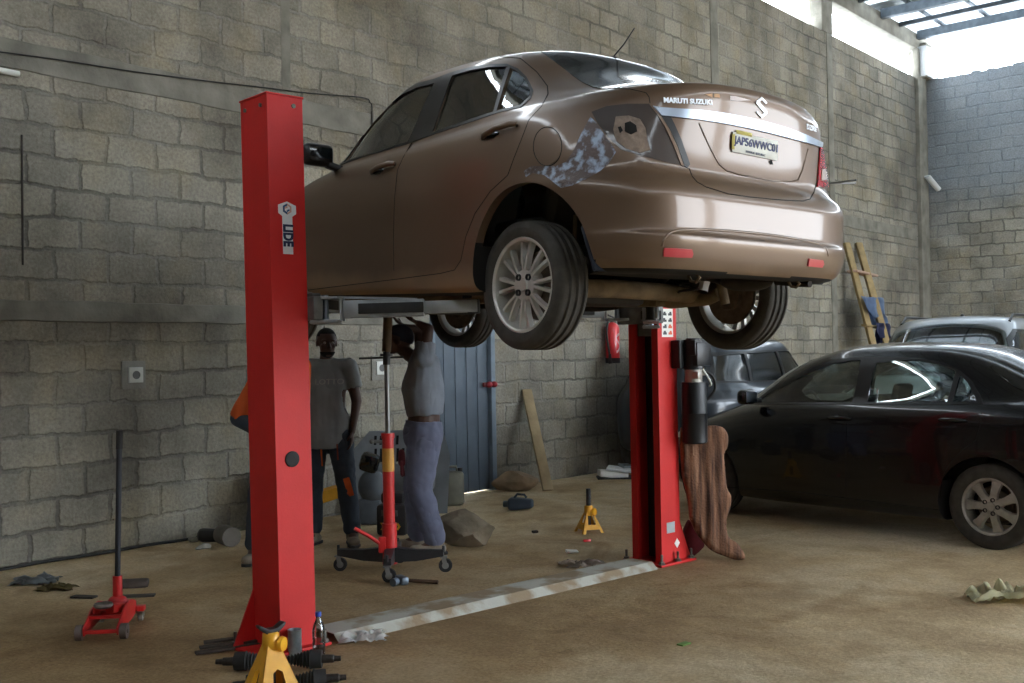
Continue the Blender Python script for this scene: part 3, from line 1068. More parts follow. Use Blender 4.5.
# backlight and windscreen
def C_top(x, y): return DS.top(x, y)
_e = [px(*q)[0] for q in ((541, 52.5), (549, 57.5), (557, 63.5), (566, 70), (575, 77.5), (584, 83.5), (592, 87), (603, 88.8), (622, 88.2))]
bl = [(p.x, p.y) for p in _e] + [(-0.385, 0.3), (-0.39, 0), (-0.385, -0.3)] + [(p.x, -p.y) for p in reversed(_e)] + [(_e[0].x + 0.05, -0.3), (_e[0].x + 0.06, 0), (_e[0].x + 0.05, 0.3)]
obj('rear_window', panel(DS, bl, C_top, 0.003, 0.006, 0.04), M_GLASSD, dz, 60)
ws = [(2.17, -0.5), (2.24, 0), (2.17, 0.5), (2.02, 0.62), (1.75, 0.60), (1.50, 0.52), (1.44, 0), (1.50, -0.52), (1.75, -0.60), (2.02, -0.62)]
obj('windscreen', panel(DS, ws, C_top, 0.003, 0.006, 0.06), M_GLASS, dz, 60)
# shut lines
M_GAP = mat('panel_gap', srgb(10, 9, 8), 0.9)
sm = bmesh.new()
for pts in ([(411.8, 143), (404, 156), (397.5, 170), (394.5, 200), (393.5, 240), (394, 271)],
            [(500, 56.5), (520.7, 58.5), (537, 72), (547.5, 86), (548, 94), (541.8, 106), (528.9, 120), (523, 135.4), (513.7, 158.8), (507.8, 175.2), (490.5, 191), (475, 213.4), (465.8, 236.8), (461, 260), (454.5, 270), (440, 273.5), (394, 279.5), (345, 285.5), (308, 290)],
            ):
    append(sm, seam(DS, pts, px, 0.0022, 6))
append(sm, seam(DS, [(547.6 + 14.2 * math.cos(2 * PI * i / 28) , 146.4 + 19.5 * math.sin(2 * PI * i / 28)) for i in range(28)], px, 0.0022, 3, True))
append(sm, seam(DS, [(610, 88.5), (630, 89), (646, 92.8), (649, 97), (650, 103)], px, 0.002, 4))
append(sm, seam(DS, [(689, 168), (692, 176), (697, 182), (706, 187), (728, 193.8), (748, 196.8), (770, 199), (790, 200.6), (803, 201), (810, 199), (814, 192), (816.5, 182), (818, 165), (819, 148)], px, 0.0025, 4))
obj('shut_lines', sm, M_GAP, dz, 60)
obj('fuel_flap', panel(DS, [(547.6 + 13.6 * math.cos(2 * PI * i / 24), 146.4 + 18.9 * math.sin(2 * PI * i / 24)) for i in range(24)], px, 0.0015, 0.004, 4), M_DZ, dz, 40)
# chrome strip, recess lines
def ppanel(name, poly, m, eps=0.004, th=0.006, step=4, par=None, sm_=35):
    return obj(name, panel(DS, poly, px, eps, th, step), m, par or dz, sm_)
chr_ = [(652.5, 106.5), (661, 108), (700, 110.2), (723, 113.2), (746.8, 117.6), (768, 122.8), (786.6, 128.3), (806, 135.5), (821, 143), (820.3, 147.6), (806, 143.2), (793.7, 139.8), (770, 133.6), (747, 128.3), (723, 123.6), (700, 120), (676, 117.5), (661, 116)]
ppanel('chrome_strip', chr_, M_CHROME, 0.012, 0.016, 4)
M_REC = M_DZ
rb = bmesh.new()
append(rb, seam(DS, [(699, 123), (704, 135), (711, 150), (718.7, 164), (726, 170.5), (737, 174), (770, 180.5), (790, 181.5), (798, 180), (802.5, 170), (808, 149)], px, 0.0042, 4, lift=-0.0005))
obj('plate_recess_edge', rb, M_DZ, dz, 60)
# left lamp pocket with bare sealer patch, loom hole and screw
pocket = [(591.6, 112), (606.8, 106.3), (628, 103.8), (649, 103.8), (660.7, 116.7), (667, 126), (672.4, 135.4), (679, 150), (684, 165.8), (668, 162.5), (653.7, 158.8), (636, 154.2), (620.9, 149.4), (606.8, 135.4), (598, 124)]
M_DZD = paint('bronze_dark', srgb(58, 46, 40), 0.1, 0.55)  # body bronze made darker for the lamp pocket
pk = ppanel('lamp_pocket', pocket, M_DZD, 0.002, 0.004, 4)
ppanel('sealer_patch', [(616, 117), (629, 116), (640, 119.5), (645, 128), (647, 140), (650, 150), (640, 153), (626, 148.5), (616, 141), (613.5, 130)], mat('bare_sealer', srgb(150, 132, 118), 0.75, var=0.35, vscale=30, bump=0.4), 0.006, 0.006, 3, pk)
ppanel('loom_hole', [(625, 124), (630, 122), (636, 126), (637, 132), (631, 135), (625, 132)], M_WELL, 0.010, 0.005, 2, pk)
ppanel('loom_hole', [(618, 128), (621, 127), (623, 131), (620, 134)], M_WELL, 0.010, 0.005, 2, pk)
ppanel('body_gap', [(660.7, 116), (670, 116.2), (674, 124), (681, 140), (689.5, 164.5), (687, 168), (683.8, 166), (677, 146), (669, 129)], M_BLACKP, 0.005, 0.008, 3)
ppanel('lamp_pocket_lip', [(649, 104), (653, 105), (660.9, 116.4), (669, 129.5), (676.6, 146.5), (683.5, 166.5), (680.5, 165.3), (673, 146), (665.5, 129), (657, 115)], M_DZ, 0.006, 0.006, 3)
# scraped filler patch on the wing
M_SCR = mat('scraped_filler', srgb(156, 168, 188), 0.4, 0.4, vscale=22, col2=srgb(92, 80, 76), detail=10, vcon=(0.47, 0.62), bump=0.5, bscale=60)
ppanel('scraped_patch', [(590.5, 117), (596, 122), (604, 134), (613, 146), (616, 152), (609, 163), (600, 171), (588, 178), (572, 185.5), (561, 188), (552, 181), (544, 175), (532, 173), (526, 177), (524, 171), (532, 166), (546, 166), (556, 166), (566, 162), (574, 150), (582, 132)], M_SCR, 0.0012, 0.003, 3)
# lamps and reflectors
tl = ppanel('tail_lamp', [(819.5, 146.5), (824, 147), (827.5, 155), (829.5, 166), (831, 186.5), (824, 187.5), (816.3, 186.8), (817.2, 176), (818.3, 160)], M_LAMP, 0.008, 0.02, 2.5)
obj('lamp_lens', panel(DS, [(820, 169.5), (828.5, 169), (830, 179.5), (819.5, 181)], px, 0.012, 0.005, 2.5), M_LAMPC, tl, 35)
rs = bmesh.new()
for (a, b) in (((661.5, 248), (694, 259)), ((806.5, 258.5), (824, 267.5))):
    pass
ppanel('reflector', [(664, 247.8), (676, 248.2), (691, 249.2), (692.3, 254), (691, 257.4), (676, 257), (662.6, 256), (663, 251)], mat('red_reflector', srgb(190, 60, 70), 0.3, coat=0.6), 0.008, 0.01, 2.5)
ppanel('reflector', [(808.5, 258.5), (822, 260.2), (823, 264), (821, 267.4), (807, 266)], MATS['red_reflector'], 0.008, 0.01, 2.5)
# bumper crease: the swage that curls round both reflectors
cb_ = bmesh.new()
append(cb_, seam(DS, smooth_path([(662, 246.5), (664, 240), (668.5, 233.8), (676, 230.3), (700, 229.6), (725, 230.6), (750, 232.6), (775, 235.5), (800, 239.5), (818, 243.5), (826, 248), (828.5, 256)], 3), px, 0.0075, 5, lift=-0.004))
obj('bumper_crease', cb_, M_DZ, dz, 80)
# plate and badges, lying on the lid
def decal_frame(cx, cy, ex, ey, eps=0.004):
    """frame on the skin at pixel c; x towards pixel ex, y towards pixel ey"""
    p, n = px(cx, cy)
    a, _ = px(*ex); b, _ = px(*ey)
    x = (a - p); x = (x - n * x.dot(n)).normalized()
    y = n.cross(x).normalized()
    if y.dot(b - p) < 0: y = -y
    z = x.cross(y)
    M = Matrix(((x.x, y.x, z.x, p.x), (x.y, y.y, z.y, p.y), (x.z, y.z, z.z, p.z), (0, 0, 0, 1)))
    return M @ Matrix.Translation((0, 0, eps if z.dot(n) > 0 else -eps))
Mp = decal_frame(754.5, 146.5, (775, 150.8), (755, 136), 0.006)
plw, plh = 0.325, 0.092
b_ = bmesh.new()
box(b_, (0, 0, 0), (plw, plh, 0.003), 0.0015)
M_PLATE = mat('plate_white', srgb(214, 214, 206), 0.4, var=0.12, vscale=20)
pl = obj('number_plate', b_, M_PLATE, dz, 30)
pl.matrix_local = Mp
M_INK = mat('plate_blue', srgb(34, 44, 92), 0.5)
t_ = obj('plate_characters', text_mesh('JAP56WWC01', 0.050, 0.003, 0.0012, 1.02), M_INK, pl, None, (0.008, 0.008, 0.003))
t_ = obj('plate_small_text', text_mesh('FEDERAL REPUBLIC', 0.015, 0.002, 0.0, 1.1), mat('plate_grey_text', srgb(96, 104, 120), 0.6), pl, None, (0, -0.034, 0.003))
b_ = bmesh.new()
box(b_, (-0.085, 0.048, 0.001), (0.11, 0.018, 0.003), 0.001)
box(b_, (-0.158, 0.0, 0.001), (0.02, 0.07, 0.003), 0.001)
obj('plate_tape', b_, mat('old_yellow_tape', srgb(190, 176, 92), 0.7, var=0.2), pl, 30)
M_BADGE = mat('badge_satin', srgb(214, 216, 220), 0.4, 0.6)
# S-shaped emblem: two hooked bars sharing a diagonal
Ml = decal_frame(761.2, 107.6, (775, 110), (761.5, 98), 0.002)
pts = [(-0.020, 0.046), (0.036, 0.014), (0.034, 0.002), (0.002, 0.020), (-0.008, 0.016), (-0.008, 0.010), (0.036, -0.016), (0.036, -0.022)]
S_ = [(0.0, 0.050), (0.040, 0.026), (0.030, 0.019), (0.002, 0.035), (-0.018, 0.024), (0.040, -0.012), (0.040, -0.026), (0.0, -0.050), (-0.040, -0.026), (-0.030, -0.019), (-0.002, -0.035), (0.018, -0.024), (-0.040, 0.012), (-0.040, 0.026)]
b_ = bmesh.new()
prism(b_, S_, Matrix.Identity(4), 0, 0.003, 0.0008)
e = obj('emblem', b_, M_BADGE, dz, 30); e.matrix_local = Ml
for txt, c, ex, ey, sz, nm, sx in (('MARUTI SUZUKI', (688, 101.5), (706, 103), (689, 92), 0.030, 'badge_letters', 1.15), ('DZIRE', (811.2, 128.2), (818, 131.2), (812, 120), 0.034, 'badge_letters', 1.1)):
    o = obj(nm, text_mesh(txt, sz, 0.003, 0.0012, sx), M_BADGE, dz, None)
    o.matrix_local = decal_frame(*c, ex, ey, 0.002)
ppanel('lid_sticker', [(730, 96), (735, 96.2), (751, 100.5), (736, 101), (730, 100.3)], mat('pale_sticker', srgb(226, 214, 214), 0.5), 0.003, 0.002, 2)
ppanel('lid_sticker', [(705, 94.5), (712, 93.5), (712, 97.5)], mat('orange_sticker', srgb(206, 160, 112), 0.5), 0.003, 0.002, 2)
ppanel('lid_sticker', [(714, 93.8), (719, 94), (719.5, 97.8), (714, 97.4)], MATS['orange_sticker'], 0.003, 0.002, 2)
ppanel('lock_hole', [(768.5, 160.8), (771.5, 160), (772.5, 164.5), (770, 164.5)], M_WELL, 0.004, 0.003, 1.5)
# door handles with chrome
for (a, b) in (((372, 173.5), (396, 164.5)), ((483, 138.5), (518, 124.8))):
    pa, na = px(*a); pb, nb = px(*b)
    for s in (1, -1):
        f = lambda v: Vector((v.x, v.y * s, v.z))
        b_ = bmesh.new()
        d = (pb - pa)
        P = [pa + d * 0.0 + na * 0.005, pa + d * 0.12 + na * 0.022, pa + d * 0.5 + na * 0.034, pa + d * 0.88 + na * 0.028, pb + nb * 0.008]
        tube(b_, [f(v) for v in P], [0.010, 0.014, 0.015, 0.015, 0.012], 10)
        h_ = obj('door_handle', b_, M_DZ, dz, 60)
        b_ = bmesh.new()
        q = pa + d * 0.27
        sph(b_, f(q - na * 0.006 + Vector((0, 0, -0.008))), (d.length * 0.30, 0.012, 0.026), 16, 10)
        obj('handle_cup', b_, M_GLASSD, h_, 60)
# mirrors
for s in (1, -1):
    b_ = bmesh.new()
    mp_ = on_plane(317.5, 155, DZM @ Vector((0, 0.93, 0)), DZM.to_3x3() @ Vector((0, 1, 0)))
    c = DZM.inverted() @ mp_
    c = Vector((c.x, c.y * s, c.z))
    box(b_, c, (0.09, 0.20, 0.135), 0.04, seg=4)
    mr = obj('door_mirror', b_, M_BLACKP, dz, 50)
    b_ = bmesh.new()
    box(b_, c + Vector((-0.045, 0, 0.0)), (0.004, 0.15, 0.085), 0.0015)
    obj('mirror_glass', b_, M_GLASSD, mr, 50)
    b_ = bmesh.new()
    bar(b_, c + Vector((0.0, -0.06 * s, -0.05)), Vector((c.x - 0.03, 0.745 * s, c.z - 0.085)), 0.07, 0.04, 0.01)
    obj('mirror_stalk', b_, M_BLACKP, mr, 50)
# aerial
b_ = bmesh.new()
p0, n0 = DS.top(0.30, -0.02)
sph(b_, p0 + Vector((0.02, 0, 0.008)), (0.045, 0.018, 0.014), 14, 8)
Mi = DZM.inverted()
tip = Mi @ on_plane(634.5, 28, DZM @ p0, DZM.to_3x3() @ Vector((0, 1, 0)))
tube(b_, [p0 + Vector((0.015, 0, 0.01)), (p0 + tip) / 2, tip], [0.0045, 0.0038, 0.003], 8)
obj('roof_aerial', b_, M_BLACKP, dz, 50)
seats(dz, 1.25, 0.42, 0.60)
b_ = bmesh.new()
box(b_, (0.35, 0, 0.52), (0.5, 1.15, 0.18), 0.06); box(b_, (0.08, 0, 0.80), (0.14, 1.15, 0.5), 0.06, (0, -0.3, 0))
obj('rear_bench', b_, M_INT, dz, 40)
b_ = bmesh.new()
box(b_, (1.98, 0, 0.86), (0.35, 1.3, 0.22), 0.08)
obj('dashboard', b_, M_INTD, dz, 40)
b_ = bmesh.new()
tube(b_, [(1.72 + 0.06 * math.sin(a) * 0.4, -0.36 + 0.18 * math.cos(a), 0.90 + 0.17 * math.sin(a)) for a in [2 * PI * i / 24 for i in range(24)]], 0.013, 8, True)
bar(b_, (1.72, -0.52, 0.9), (1.72, -0.20, 0.9), 0.03, 0.05); bar(b_, (1.72, -0.36, 0.9), (1.9, -0.36, 0.85), 0.05, 0.05)
obj('steering_wheel', b_, M_INTD, dz, 40)
# wheels, hanging at full droop
ZRW, ZFW = 0.250, 0.185
TW = 0.185
for s in (1, -1):
    make_wheel('wheel', 0.312, TW, 0.228, 8, dz, (0.065, s * 0.70 if s > 0 else -0.785, ZRW), s, 'turbine', M_ALLOY)
    make_wheel('wheel', 0.312, TW, 0.228, 8, dz, (2.75, s * 0.70 if s > 0 else -0.785, ZFW), s, 'turbine', M_ALLOY, R(8))
# underside: torsion beam, springs, dampers, sills, exhaust, fuel tank
M_UND = mat('underbody_dusty', srgb(134, 116, 92), 0.9, var=0.45, vscale=9, bump=0.3)
M_UNDD = mat('underbody_dark', srgb(46, 40, 34), 0.85, var=0.4, vscale=12)
b_ = bmesh.new()
tube(b_, [(0.16, 0.60, ZRW - 0.02), (0.22, 0.45, ZRW + 0.0), (0.23, 0, ZRW + 0.01), (0.22, -0.48, ZRW), (0.16, -0.63, ZRW - 0.02)], [0.04, 0.048, 0.05, 0.048, 0.04], 14)
ax = obj('rear_axle', b_, M_UND, dz, 50)
for s in (1, -1):
    b_ = bmesh.new()
    tube(b_, [(0.60, s * 0.50, 0.25), (0.35, s * 0.55, 0.20), (0.10, s * 0.59, ZRW - 0.03), (0.03, s * 0.60, ZRW)], 0.035, 10)
    obj('trailing_arm', b_, M_UND, dz, 50)
    b_ = bmesh.new()
    tube(b_, [(0.13 + 0.055 * math.cos(a), s * 0.46 + 0.055 * math.sin(a), ZRW + 0.0 + 0.25 * a / (2 * PI * 6)) for a in [2 * PI * 6 * i / 120 for i in range(121)]], 0.0075, 6)
    obj('coil_spring', b_, M_UNDD, dz, 50)
    b_ = bmesh.new()
    cyl(b_, (-0.06, s * 0.55, ZRW - 0.06), (-0.02, s * 0.52, ZRW + 0.15), 0.026, n=16)
    cyl(b_, (-0.02, s * 0.52, ZRW + 0.15), (0.0, s * 0.50, ZRW + 0.35), 0.011, n=12)
    obj('damper', b_, M_UND, dz, 50)
b_ = bmesh.new()
box(b_, (0.55, 0.0, 0.235), (0.5, 0.62, 0.13), 0.04)
obj('fuel_tank', b_, M_UNDD, dz, 40)
b_ = bmesh.new()
tube(b_, smooth_path([(2.4, -0.1, 0.20), (1.6, -0.15, 0.18), (0.8, -0.42, 0.17), (0.40, -0.42, 0.26), (0.1, -0.32, 0.36), (-0.22, -0.33, 0.31)], 5), 0.024, 10)
sph(b_, (-0.36, -0.36, 0.30), (0.16, 0.09, 0.05), 18, 12)
tube(b_, [(-0.50, -0.42, 0.30), (-0.62, -0.43, 0.29), (-0.70, -0.43, 0.285)], 0.018, 12)
obj('exhaust', b_, M_UNDD, dz, 50)
b_ = bmesh.new()
box(b_, (2.35, 0, 0.17), (0.5, 0.9, 0.10), 0.03); box(b_, (2.65, 0, 0.23), (0.5, 0.6, 0.16), 0.06)
tube(b_, [(2.66, 0.62, ZFW), (2.6, 0.3, 0.2), (2.6, -0.3, 0.2), (2.66, -0.62, ZFW)], 0.022, 8)
obj('subframe', b_, M_UNDD, dz, 40)
b_ = bmesh.new()
for s in (1, -1):
    bar(b_, (0.45, s * 0.69, 0.215), (1.95, s * 0.69, 0.205), 0.02, 0.05)
    bar(b_, (0.3, s * 0.42, 0.20), (2.1, s * 0.42, 0.19), 0.08, 0.05, 0.01)
obj('sill_flange', b_, M_UND, dz, 40)
# mud flaps / arch liner tail
for s in (1, -1):
    b_ = bmesh.new(); box(b_, (-0.45, s * 0.72, 0.40), (0.02, 0.2, 0.22), 0.008, (0, 0.42, 0))
    obj('arch_liner', b_, mat('liner_dark', srgb(30, 38, 52), 0.7), dz, 40)
for s in (-1, 1):
    b_ = bmesh.new()
    tube(b_, [(-0.62, s * 0.36, 0.30), (-0.64, s * 0.36, 0.27), (-0.67, s * 0.36, 0.265), (-0.69, s * 0.36, 0.285), (-0.67, s * 0.36, 0.30)], 0.007, 6)
    obj('tow_eye', b_, M_UND, dz, 40)
# ---------------------------------------------------------------- two-post lift
M_RED = mat('lift_red', srgb(200, 40, 38), 0.5, var=0.10, vscale=5, bump=0.08, bscale=90, spec=0.3)
M_BOLT = mat('dirty_steel', srgb(120, 116, 108), 0.55, 0.6, var=0.35, vscale=20)
M_GALV = mat('arm_grey', srgb(150, 154, 156), 0.5, 0.25, var=0.3, vscale=9)
M_RUB = mat('black_rubber', srgb(38, 38, 38), 0.7, var=0.35, vscale=25)
M_DK = mat('channel_dark', srgb(44, 30, 32), 0.7, var=0.3)
LIFT = R(43.5) + TH
def column(nm, label, cx, cy, rot, lean=0.0):
    t = thing(nm, label, 'lift column', W(cx, cy), rot)
    if lean: t.rotation_euler = (Matrix.Rotation(lean, 3, ROTW @ Vector((0, 1, 0))) @ Matrix.Rotation(rot, 3, 'Z')).to_euler()
    HW, D, H = 0.1325, 0.105, 2.85
    prof = [(-D, -HW), (D, -HW), (D, -HW + 0.055), (D - 0.035, -HW + 0.055), (D - 0.035, -HW + 0.049), (D - 0.006, -HW + 0.049), (D - 0.006, -HW + 0.006), (-D + 0.006, -HW + 0.006),
            (-D + 0.006, HW - 0.006), (D - 0.006, HW - 0.006), (D - 0.006, HW - 0.049), (D - 0.035, HW - 0.049), (D - 0.035, HW - 0.055), (D, HW - 0.055), (D, HW), (-D, HW)]
    b_ = bmesh.new()
    prism(b_, prof, Matrix.Identity(4), 0.015, H, 0)
    obj('column', b_, M_RED, t, 30)
    b_ = bmesh.new()
    box(b_, (0, 0, H + 0.004), (2 * D + 0.012, 2 * HW + 0.012, 0.01), 0.002)
    obj('top_cap', b_, M_RED, t, 30)
    for (x, y) in ((-D - 0.002, HW - 0.05), (-D - 0.002, -HW + 0.06)):
        b_ = bmesh.new()
        cyl(b_, (x + 0.004, y, H - 0.05), (x - 0.006, y, H - 0.05), 0.011, n=12)
        obj('cap_bolt', b_, M_BOLT, t, 30)
    b_ = bmesh.new()
    cyl(b_, (D - 0.055, -HW - 0.006, H - 0.045), (D - 0.055, -HW + 0.01, H - 0.045), 0.012, n=12)
    obj('cap_bolt', b_, M_BOLT, t, 30)
    # base plate and gussets
    b_ = bmesh.new()
    box(b_, (-0.03, 0, 0.009), (0.40, 0.36, 0.018), 0.004)
    obj('base_plate', b_, M_RED, t, 30)
    I = Matrix.Identity(4)
    b_ = bmesh.new()
    M_ = Matrix.Translation((-D, 0, 0)) @ Matrix(((-1, 0, 0, 0), (0, 0, 1, 0), (0, 1, 0, 0), (0, 0, 0, 1)))
    prism(b_, [(0, 0.018), (0.125, 0.018), (0.115, 0.04), (0, 0.30)], M_, HW - 0.012, HW - 0.004)
    obj('gusset', b_, M_RED, t, 30)
    for (x, y) in ((-0.20, 0.155), (-0.20, -0.155), (0.14, 0.16), (0.14, -0.16), (-0.04, 0.16), (-0.04, -0.16)):
        b_ = bmesh.new()
        cyl(b_, (x, y, 0.015), (x, y, 0.085), 0.009, n=10)
        cyl(b_, (x, y, 0.02), (x, y, 0.036), 0.019, n=6)
        cyl(b_, (x, y, 0.018), (x, y, 0.021), 0.026, n=16)
        obj('anchor_bolt', b_, M_BOLT, t, 30)
    # carriage, with saddle and lock window
    b_ = bmesh.new()
    box(b_, (-0.01, 0, 1.92), (0.15, 0.20, 0.62), 0.006)
    box(b_, (0.135, 0, 1.755), (0.06, 0.38, 0.12), 0.008)
    box(b_, (0.15, 0, 1.825), (0.05, 0.30, 0.02), 0.004)
    car_ = obj('carriage', b_, mat('carriage_grey', srgb(112, 112, 110), 0.55, 0.3, var=0.4, vscale=14), t, 30)
    b_ = bmesh.new()
    box(b_, (-0.06, 0, 1.40), (0.02, 0.22, 2.76), 0.002)
    obj('channel_sheet', b_, M_DK, t, 30)  # dark sheet down the inside of the open channel
    b_ = bmesh.new()
    cyl(b_, (0.02, 0.02, 0.9), (0.02, 0.02, 1.62), 0.011, n=12)
    obj('lift_cylinder_rod', b_, M_BOLT, t, 40)
    return t
def arm(t, pivot, target, ztop, name='swing_arm'):
    """pivot and target in column coordinates"""
    p, q = Vector(pivot), Vector(target)
    d = (q - p); L_ = d.length; d.normalize()
    n = Vector((0, 0, 1)).cross(d)
    zc = ztop - 0.048
    b_ = bmesh.new()
    a0 = Vector((p.x, p.y, zc)) + d * 0.10; a1 = Vector((q.x, q.y, zc)) - d * 0.26
    bar(b_, a0, a1, 0.105, 0.09, 0.004)
    bar(b_, a1 - d * 0.05, Vector((q.x, q.y, zc)) + d * 0.02, 0.078, 0.066, 0.004)
    box(b_, (p.x, p.y, zc + 0.062), (0.13, 0.12, 0.014), 0.004, (0, 0, math.atan2(d.y, d.x)))
    box(b_, (p.x, p.y, zc - 0.062), (0.15, 0.12, 0.02), 0.004, (0, 0, math.atan2(d.y, d.x)))
    for s in (-1, 1):
        bar(b_, Vector((p.x, p.y, zc + 0.062)) + d * 0.09 + n * 0.045 * s, Vector((p.x, p.y, zc - 0.06)) + d * 0.09 + n * 0.045 * s, 0.018, 0.012)
    bar(b_, Vector((p.x, p.y, zc + 0.066)) + d * 0.05, Vector((p.x, p.y, zc + 0.046)) + d * (L_ * 0.62), 0.022, 0.012)
    sw = obj(name, b_, M_GALV, t, 30)
    b_ = bmesh.new()
    cyl(b_, (p.x, p.y, zc - 0.074), (p.x, p.y, zc + 0.08), 0.017, n=16)
    obj('pivot_pin', b_, M_CHROME, sw, 40)
    b_ = bmesh.new()
    c = (a0 + a1) / 2 + d * 0.04
    for s in (-1, 1):
        bar(b_, c - d * 0.17 + n * s * 0.058, c + d * 0.17 + n * s * 0.058, 0.014, 0.055, 0.004)
    obj('rubber_guard', b_, M_RUB, sw, 30)
    b_ = bmesh.new()
    cyl(b_, (q.x, q.y, zc - 0.04), (q.x, q.y, zc + 0.045), 0.034, n=24)
    cyl(b_, (q.x, q.y, zc + 0.040), (q.x, q.y, zc + 0.056), 0.058, n=28)
    cyl(b_, (q.x, q.y, zc + 0.055), (q.x, q.y, zc + 0.069), 0.054, n=28)
    obj('lifting_pad', b_, M_RUB, sw, 40)
    return sw
LC, RC = (-1.212, 5.55), (1.005, 7.59)
tl_ = column('lift_column', 'tall red steel lift column in the left foreground with a sideways sticker', *LC, LIFT, -0.0105)
tr_ = column('lift_column', 'red steel lift column at the far side of the raised car carrying the black motor', *RC, LIFT + PI)
bpy.context.view_layer.update()
def loc_of(t, v): return t.matrix_world.inverted() @ Vector(v)
for t, pads, pv in ((tl_, ((0.62, 0.66), (2.0, 0.66)), (1, -1)), (tr_, ((0.62, -0.66), (2.0, -0.66)), (1, -1))):
    for (x, y) in pads:
        tgt = DZM @ Vector((x, y, 0.212))
        q = loc_of(t, tgt)
        near_ = (x < 1)
        sy = -1 if (q.y < 0) else 1
        arm(t, (0.20, 0.155 * sy, 0), (q.x, q.y, 0), tgt.z - 0.022)
# left column: sticker, round cover
Ms = Matrix.Translation((0.0, -0.1325, 0)) @ Matrix.Rotation(PI / 2, 4, 'X')
def on_face(t, px_, py_, face_n, face_p):
    p0 = t.matrix_world @ Vector(face_p); n = t.matrix_world.to_3x3() @ Vector(face_n)
    return loc_of(t, on_plane(px_, py_, p0, n))
c = on_face(tl_, 287.5, 228, (0, -1, 0), (0, -0.1325, 0))
b_ = bmesh.new()
w2, cy0 = 0.048, 0.09
outl = [(w2 * 0.62, 0.06), (w2 * 0.62, -0.135), (-w2 * 0.62, -0.135), (-w2 * 0.62, 0.06), (-w2 * 1.1, 0.075), (-w2 * 1.1, 0.117), (0, 0.137), (w2 * 1.1, 0.117), (w2 * 1.1, 0.075)]
Mf = Matrix.Translation((c.x, -0.1325, c.z)) @ Matrix(((1, 0, 0, 0), (0, 0, -1, 0), (0, 1, 0, 0), (0, 0, 0, 1)))
prism(b_, outl, Mf, 0.0, 0.0012)
st = obj('sticker', b_, mat('sticker_white', srgb(222, 224, 228), 0.4), tl_, 30)
M_NAVY = mat('sticker_navy', srgb(24, 34, 70), 0.4)
tm = text_mesh('LIDE', 0.078, 0.0012, 0.004, 0.74)
o = obj('sticker_letters', tm, M_NAVY, st, None); o.matrix_local = Mf @ Matrix.Translation((0, -0.038, 0.0018)) @ Matrix.Rotation(-PI / 2, 4, 'Z')
def hexs(a0, a1, r0, r1, cx, cy, n=3):
    A = [(cx + r0 * math.sin(R(a0 + (a1 - a0) * i / n)), cy + r0 * math.cos(R(a0 + (a1 - a0) * i / n))) for i in range(n + 1)]
    B = [(cx + r1 * math.sin(R(a0 + (a1 - a0) * i / n)), cy + r1 * math.cos(R(a0 + (a1 - a0) * i / n))) for i in range(n + 1)]
    return A + B[::-1]
b_ = bmesh.new()
prism(b_, hexs(180, 360, 0.017, 0.029, 0, 0.098), Mf, 0.0012, 0.0022)
prism(b_, [(0.0, 0.081), (0.016, 0.092), (0.012, 0.098), (-0.004, 0.090)], Mf, 0.0012, 0.0022)
obj('logo_blue', b_, mat('logo_blue', srgb(42, 78, 124), 0.4), st, None)
b_ = bmesh.new()
prism(b_, hexs(0, 180, 0.019, 0.029, 0, 0.098), Mf, 0.0012, 0.0022)
prism(b_, [(0.0, 0.115), (-0.016, 0.104), (-0.012, 0.098), (0.004, 0.106)], Mf, 0.0012, 0.0022)
obj('logo_grey', b_, mat('logo_salmon', srgb(196, 158, 148), 0.4), st, None)
c = on_face(tl_, 292, 459, (0, -1, 0), (0, -0.1325, 0))
b_ = bmesh.new()
lathe(b_, [(0, 0.0), (0.041, 0.0), (0.041, 0.006), (0.034, 0.010), (0.012, 0.012), (0, 0.012)], 32, Matrix.Translation((c.x, -0.1325, c.z)) @ Matrix.Rotation(PI / 2, 4, 'X'))
obj('round_cover', b_, M_RUB, tl_, 40)
# right column: side towards camera is +y local (turned round), decal sheet, label, rope gap
c0 = on_face(tr_, 671, 320, (0, 1, 0), (0, 0.1325, 0))
b_ = bmesh.new()
ztop, zbot = 1.80, on_face(tr_, 671, 337, (0, 1, 0), (0, 0.1325, 0)).z
box(b_, (-0.005, 0.1335, (ztop + zbot) / 2), (0.125, 0.002, ztop - zbot))
dec = obj('warning_decal', b_, mat('decal_white', srgb(228, 226, 220), 0.5), tr_, 30)
M_PIC = mat('decal_black', srgb(50, 52, 54), 0.5); M_ORG = mat('decal_orange', srgb(216, 92, 50), 0.5)
M_GRN = mat('decal_green', srgb(60, 120, 90), 0.5)
rr_ = random.Random(3)
nrow = max(3, int((ztop - zbot) / 0.045))
for i in range(nrow):
    for k_ in (-1, 1):
        b_ = bmesh.new()
        z = zbot + 0.025 + i * 0.045
        box(b_, (-0.005 + k_ * 0.03, 0.1352, z), (0.040, 0.001, 0.016))
        box(b_, (-0.005 + k_ * 0.03 + rr_.uniform(-.008, .008), 0.1352, z + 0.013), (0.022, 0.001, 0.012))
        obj('pictogram', b_, M_ORG if (i == 0 and k_ < 0) or rr_.random() < .15 else (M_GRN if rr_.random() < .2 else M_PIC), dec, 30)
b_ = bmesh.new()
box(b_, (0.0, 0.1335, on_face(tr_, 673, 527, (0, 1, 0), (0, 0.1325, 0)).z), (0.09, 0.002, 0.075))
obj('rating_plate', b_, mat('plate_silver', srgb(170, 176, 178), 0.4, 0.3, var=.2), tr_, 30)
b_ = bmesh.new()
cz = on_face(tr_, 677, 543, (0, 1, 0), (0, 0.1325, 0))
